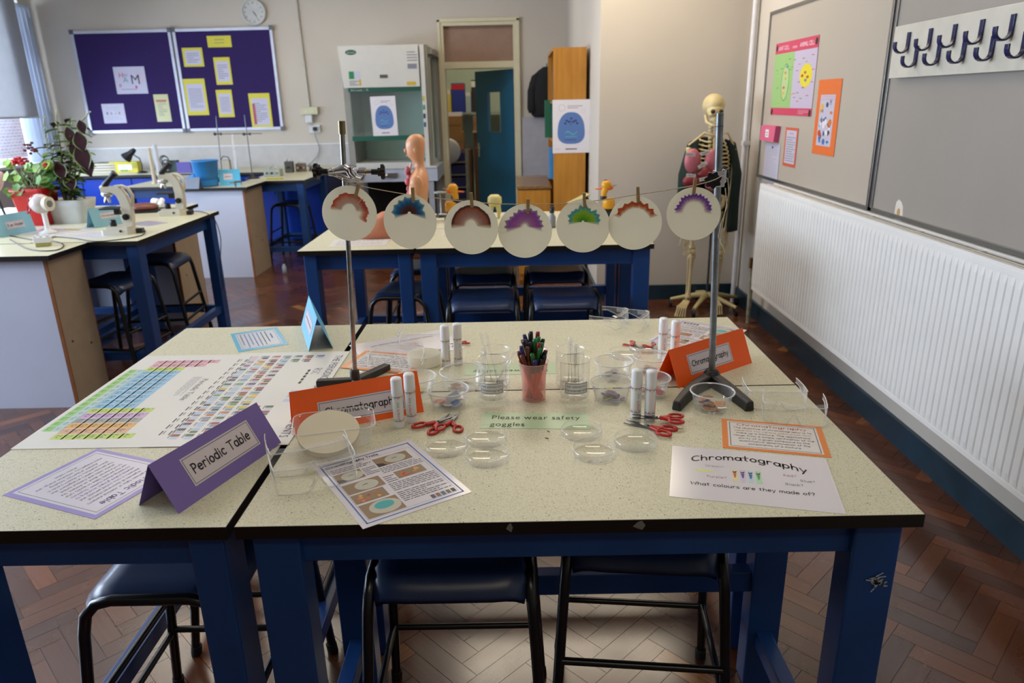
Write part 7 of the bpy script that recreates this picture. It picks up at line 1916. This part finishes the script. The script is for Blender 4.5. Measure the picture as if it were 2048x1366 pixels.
for k in range(26):
    px, py = rd.uniform(22, 105), rd.uniform(325, 402); dy = rd.uniform(-.1, .1); p = rel2(px, py, dy); b0 = Vector((rd.uniform(-.04, .04), rd.uniform(-.04, .04), .2)); m.tube([b0, b0.lerp(p, .5)+Vector((0, 0, .03)), p], .003, STM, n=5)
    for j in range(3):
        nrm = Vector((rd.uniform(-.5, .5), rd.uniform(-1, -.2), rd.uniform(.2, 1))).normalized(); c0 = p+Vector((rd.uniform(-.03, .03), rd.uniform(-.03, .03), rd.uniform(-.02, .02))); u = nrm.orthogonal().normalized(); v = nrm.cross(u); r_ = rd.uniform(.022, .036)
        ring = [c0+(u*math.cos(a)+v*math.sin(a))*r_*(1+.12*math.cos(5*a))+nrm*.006 for a in [2*PI*i/15 for i in range(15)]]
        fol.add([c0]+ring, [(0, i+1, (i+1) % 15+1) for i in range(15)], LG if rd.random() < .55 else LG2, True)
m.build('stem', t); fol.build('foliage', t)
m = MB(); RF = mt('geranium_red', 'b5121c', .5, var=.15); RD = mt('dried_flower', '5a1a20', .6, var=.2)
for (px, py, n, r_, mat) in ((42, 322, 26, .03, RF), (30, 324, 12, .02, RF), (90, 331, 6, .012, RF), (55, 296, 12, .026, RD), (70, 302, 5, .012, RD)):
    c0 = rel2(px, py, -.06)
    for k in range(n): m.ell(c0+Vector((rd.gauss(0, r_*.6), rd.gauss(0, r_*.6), rd.gauss(0, r_*.45))), (.011, .011, .008), mat, 7, 5)
m.tube([rel2(100, 330), rel2(75, 305), rel2(57, 298)], .003, STM, n=5); m.tube([rel2(60, 380), rel2(44, 345), rel2(42, 325)], .003, STM, n=5)
m.build('flower', t)
m = MB(); q = tz(25, 452); m.prism(rrect(.035, .03, .006), 0, .19, mt('box_lilac_white', 'b9b9c6', .4)); tag(m.build('white_carton', loc=(q.x-.0, q.y+.16, TZ+.0003)), 'tall white carton left of the red plant pot', 'carton')
q = tz(2, 440); t = thing('tongue_model', 'pink and white paddle shaped model leaning in at the left edge', 'anatomical model', (q.x-.03, q.y+.1, TZ+.0003))
m = MB(); m.ell((0.0, 0, .24), (.035, .03, .085), mt('pink_white_model', 'c9a4a0', .35, var=.15, scale=6), 18, 12, M=Matrix.Rotation(R(32), 4, 'Y')); m.build('paddle', t)
m = MB(); m.tube([(0, 0, 0), (-.02, 0, .1), (-.03, 0, .19)], .008, DK, n=8); m.lathe([(0, 0), (.05, 0), (.05, .01), (0, .012)], DK, n=20); m.build('stand', t)
# white chair by the window
t = thing('window_chair', 'white tubular chair with grey back in front of the window', 'chair', (-4.3, 5.0, 0), R(10))
m = MB()
WT_ = mt('white_tube', 'bfc6d2', .35)
m.tube([(-.22, 0, 0), (-.22, 0, 1.02), (-.19, 0, 1.06), (.19, 0, 1.06), (.22, 0, 1.02), (.22, 0, 0)], .014, WT_, n=10); m.tube([(-.22, -.4, 0), (-.22, -.4, .46), (-.22, 0, .46)], .013, WT_, n=8); m.tube([(.22, -.4, 0), (.22, -.4, .46), (.22, 0, .46)], .013, WT_, n=8); m.build('chair_frame', t)
m = MB(); m.bb((-.2, -.01, .72), (.2, .01, 1.0), mt('chair_grey', '7d828e', .5)); m.build('backrest', t, bevel=.01)
m = MB(); m.bb((-.21, -.42, .46), (.21, .0, .485), mt('chair_grey', '7d828e', .5)); m.build('seat', t, bevel=.01)

# ================================================================ the far benches
def bz(px, py): return tz(px, py)
# desk lamp
q = at('y', 7.42, 285, 345); t = thing('desk_lamp', 'small black desk lamp on the wall bench under the noticeboard', 'lamp', (q.x, 7.42, TZ+.0003))
r3 = lambda px, py: at('y', 7.42, px, py)-Vector((q.x, 7.42, TZ))
m = MB(); m.lathe([(0, 0), (.055, 0), (.055, .012), (.02, .025), (0, .026)], DK, n=24); m.build('base', t)
m = MB(); m.tube([(0, 0, .02), r3(284, 330), r3(279, 317), r3(266, 309)], .007, DK, n=8); m.build('arm', t)
m = MB(); a, b = r3(265, 303), r3(252, 316); m.tube([a+(a-b)*.3, a, a.lerp(b, .35), b], [.022, .03, .034, .062], DK, n=20, caps=False); m.tube([a+(a-b)*.32, a+(a-b)*.28], [.015, .022], DK, n=14); m.build('lamp_shade', t)
# folders, yellow file, books
def box_on(px, py, w_, d_, h_, mat, name, label, cat, rot=0, y=None, group=None):
    q = at('y', y, px, py) if y else tz(px, py); m = MB(); m.bb((-w_/2, 0, 0), (w_/2, d_, h_), mat)
    return tag(m.build(name, loc=(q.x, y or q.y, TZ+.0003), rot=R(rot), bevel=.003), label, cat, group)
for k in range(4):
    q = at('y', 7.5, 208, 345); m = MB(); m.bb((-.14, 0, 0), (.14, .25, .027), mt('folder_grey_brown', '6f675c', .6, var=.1)); m.bb((-.138, -.001, .004), (.138, .0, .022), mt('page_edge', 'bdb7a6', .8))
    tag(m.build('folder', loc=(q.x, 7.5, TZ+.0005+.0285*k)), 'grey brown folder in the low pile left of the yellow file', 'folder', 'pile of folders on the wall bench')
t = thing('yellow_file', 'yellow file box with white label on the wall bench', 'file', (at('y', 7.5, 249, 345).x, 7.5, TZ+.0003))
m = MB(); m.bb((-.165, 0, 0), (.165, .1, .125), mt('file_yellow', 'c0b41e', .45)); m.build('file_body', t, bevel=.003)
m = MB(); m.bb((-.06, -.004, .03), (.10, -.001, .09), WPL); m.bb((.11, -.003, .05), (.15, -.0005, .11), mt('file_olive', '9a9a24', .5)); m.bb((-.04, -.005, .02), (.05, -.0042, .035), mt('file_green', '3f8a4a', .5)); m.build('label', t)
# two tall white tubes in a rack and a ring model
for k, (px, r_, c_, h_, lb) in enumerate(((311, .018, 'c0b49a', .34, 'tall beige tube standing on the far bench, left of two'), (323, .02, 'c0c4cc', .37, 'tall white tube standing on the far bench, right of two'))):
    q = at('y', 6.15, px, 372); m = MB(); m.lathe([(0, 0), (r_*1.6, 0), (r_*1.6, .008), (r_, .012), (r_*.9, h_), (r_*.8, h_)], mt('tube_'+c_, c_, .4), n=18); tag(m.build('tall_tube', loc=(q.x, 6.15, TZ+.0003)), lb, 'tube')
q = at('y', 7.4, 333, 348); t = thing('ring_model', 'black wire ring model on the wall bench behind the tall tubes', 'model', (q.x, 7.4, TZ+.0003))
m = MB()
for k, (r_, z) in enumerate(((.05, .14), (.04, .14), (.05, .09))): m.tube([(r_*math.cos(2*PI*i/20), .02*k, z+r_*math.sin(2*PI*i/20)) for i in range(20)], .006, DK, n=6, closed=True)
m.build('wire_ring', t)
m = MB(); m.lathe([(0, 0), (.05, 0), (.05, .01), (.008, .02), (.006, .06)], DK, n=18); m.build('base', t)
box_on(347, 348, .11, .08, .13, mt('dark_teal_box', '1f3f40', .4), 'dark_box', 'dark teal box behind the blue bucket on the wall bench', 'box', y=7.45)
box_on(370, 348, .16, .03, .12, mt('purple_screen', '5a4fa0', .3), 'purple_box', 'purple box left of the blue bucket', 'box', y=7.3)
m = MB(); q = at('y', 7.5, 452, 345); m.bb((-.05, 0, 0), (.05, .06, .12), mt('small_box_beige', 'a8a294', .5)); m.tube([(-.05, .03, .12), (-.02, .03, .16), (.04, .03, .15), (.05, .03, .1)], .006, DK, n=6); tag(m.build('meter_box', loc=(q.x, 7.5, TZ+.0003)), 'small beige meter behind the blue bucket', 'meter')
# blue bucket with spout
q = tz(414, 376); yb = q.y+.15; q = at('y', yb, 414, 360); t = thing('bucket', 'large light blue plastic bucket with a side spout on the far cabinet', 'bucket', (q.x, yb, TZ+.0003))
BB = mt('light_blue_plastic', '2f82c6', .35, var=.05)
m = MB(); m.lathe([(0, .004), (.09, .004), (.095, .0), (.098, .02), (.105, .12), (.103, .123), (.107, .126), (.116, .225), (.124, .228), (.124, .238), (.116, .238), (.112, .2), (.10, .05), (0, .03)], BB, n=40); m.build('bucket_body', t)
m = MB(); m.tube([(-.09, -.04, .10), (-.14, -.05, .075), (-.19, -.055, .06)], [.028, .022, .018], BB, n=12); m.tube([(-.185, -.055, .06), (-.22, -.06, .07)], [.026, .024], BB, n=12); m.build('spout', t)
m = MB(); m.tube([(.12, -.02, .2), (.13, -.04, .21), (.09, -.11, .20), (0, -.13, .19), (-.09, -.11, .18), (-.12, -.02, .18)], .004, WPL, n=6) if False else m.tube([(-.118, -.02, .15), (-.112, -.04, .15)], .008, BB, n=8); m.build('handle_lug', t)
# signs beside it
n0, n1 = tz(440, 372), tz(482, 370)
tent('folded_sign', 'bright sky blue folded sign right of the blue bucket', n0, n1, .145, .045, mt('cyan_card', '4db4dd', .45), '~', (.2, .35, .65, .75), size=.03)
n0, n1 = tz(366, 378), tz(398, 378)
tent('folded_sign', 'plain grey folded sign in front of the blue bucket', n0, n1, .10, .035, mt('grey_card', '6b7384', .5), '', None)
# pair of far retort stands with a bar and a sparkling coil
y_ = 6.45
for k, (px, pt_, lb) in enumerate(((437, 232, 'thin far retort stand left of the sky blue sign'), (501, 230, 'thin far retort stand with a black foot right of the sky blue sign'))):
    q = at('y', y_, px+(8 if k == 0 else 4), 356); top = at('y', y_, px-5 if k == 0 else px-12, pt_); t = thing('retort_stand', lb, 'stand', (q.x, y_, TZ+.0003), 0, None)
    d = Vector((top.x-q.x, 0, top.z-TZ)); m = MB(); m.tube([(0, 0, .01), d], .005, mt('far_rod', '5f6168', .4, .8), n=8); m.build('rod', t)
    m = MB(); m.lathe([(0, .05), (.015, .045), (.03, .02), (.075, .004), (.075, 0)], DK, n=24); m.build('base', t)
    kz = at('y', y_, px, 268).z-TZ; kx = d.x*(kz/d.z); m = MB(); m.tube([(kx-.045, 0, kz), (kx+.03, 0, kz)], .006, DK, n=8); m.ell((kx-.03, 0, kz), (.015, .014, .016), DK, 10, 8); m.ell((kx+.03, 0, kz), (.012, .012, .014), DK, 10, 8); m.build('clamp', t)
q0, q1 = at('y', y_, 428, 268), at('y', y_, 525, 267); m = MB(); m.tube([(0, -.012, 0), (q1.x-q0.x, -.012, q1.z-q0.z)], .0035, mt('far_rod', '5f6168', .4, .8), n=8); tag(m.build('cross_bar', loc=(q0.x, y_, q0.z)), 'thin bar joining the two far retort stands', 'bar')
q0 = at('y', y_, 466, 268); q1 = at('y', y_, 474, 342); m = MB(); N_ = 150
m.tube([(q1.x-q0.x)*Vector((k/N_, 0, 0)) + Vector((.013*math.cos(k*.75), .013*math.sin(k*.75)-.01, (q1.z-q0.z)*k/N_)) for k in range(N_)], .0032, mt('bright_coil', 'ffffff', .12, .6, var=0), n=6)
tag(m.build('hanging_coil', loc=(q0.x, y_, q0.z)), 'sparkling metal coil hanging from the bar above the sky blue sign', 'coil')
# electrical kit
for k, (px, py, w_, d_, h_, c_, lb) in enumerate(((548, 352, .17, .12, .07, 'a0a69c', 'pale power supply on the far lab table'), (580, 345, .09, .08, .12, '4a4640', 'dark square meter on the far lab table'), (603, 343, .11, .08, .09, '6a5a4c', 'brown and chrome apparatus right of the dark meter'), (622, 341, .05, .05, .06, '8a8a8c', 'small grey apparatus at the right of the far lab table'))):
    q = tz(px, py); t = thing('apparatus', lb, 'apparatus', (q.x, q.y, TZ+.0003), R(5*k)); m = MB(); m.bb((-w_/2, -d_/2, 0), (w_/2, d_/2, h_), mt('kit_'+c_, c_, .45, var=.15, scale=60)); m.build('housing', t, bevel=.004)
    m = MB()
    for j in range(3): m.cyl((-w_*.3+w_*.3*j, -d_/2, h_*.5), (-w_*.3+w_*.3*j, -d_/2-.012, h_*.5), .012, DK if j % 2 else CH, n=12)
    m.tube([(-w_*.3, 0, h_), (0, 0, h_+.035), (w_*.3, 0, h_)], .005, CH, n=6); m.build('terminal', t)
box_on(548, 359, .16, .05, .012, mt('file_yellow', 'c0b41e', .45), 'yellow_strip', 'thin yellow strip in front of the pale power supply', 'strip')
m = MB(); q = tz(468, 374); m.tube([(-.05, 0, .04), (.06, .01, .045)], .006, mt('brass_screw', '8a6f45', .3, 1), n=8); m.cyl((0, 0, 0), (0, 0, .04), .008, CH, n=10); m.box((.02, 0, .05), (.05, .02, .012), mt('kit_6a5a4c', '6a5a4c', .45)); tag(m.build('small_valve', loc=(q.x+.02, q.y-.01, TZ+.0003)), 'small brass and steel part in front of the sky blue sign', 'part')
q = at('z', 0, 570, 548); m = MB(); m.lathe([(0, 0), (.02, 0), (.02, .07), (.012, .085), (.012, .095), (0, .095)], mt('pale_bottle', '9aa8c0', .3), n=18); tag(m.build('small_bottle', loc=(q.x, q.y, .0003)), 'small pale bottle standing on the floor by the far table leg', 'bottle')
paper(380, 367, .30, .21, 10, 'white sheet lying behind the grey folded sign on the far bench', seed=9)
for o in list(bpy.data.objects):
    if o.get('group') is None and 'group' in o.keys(): del o['group']
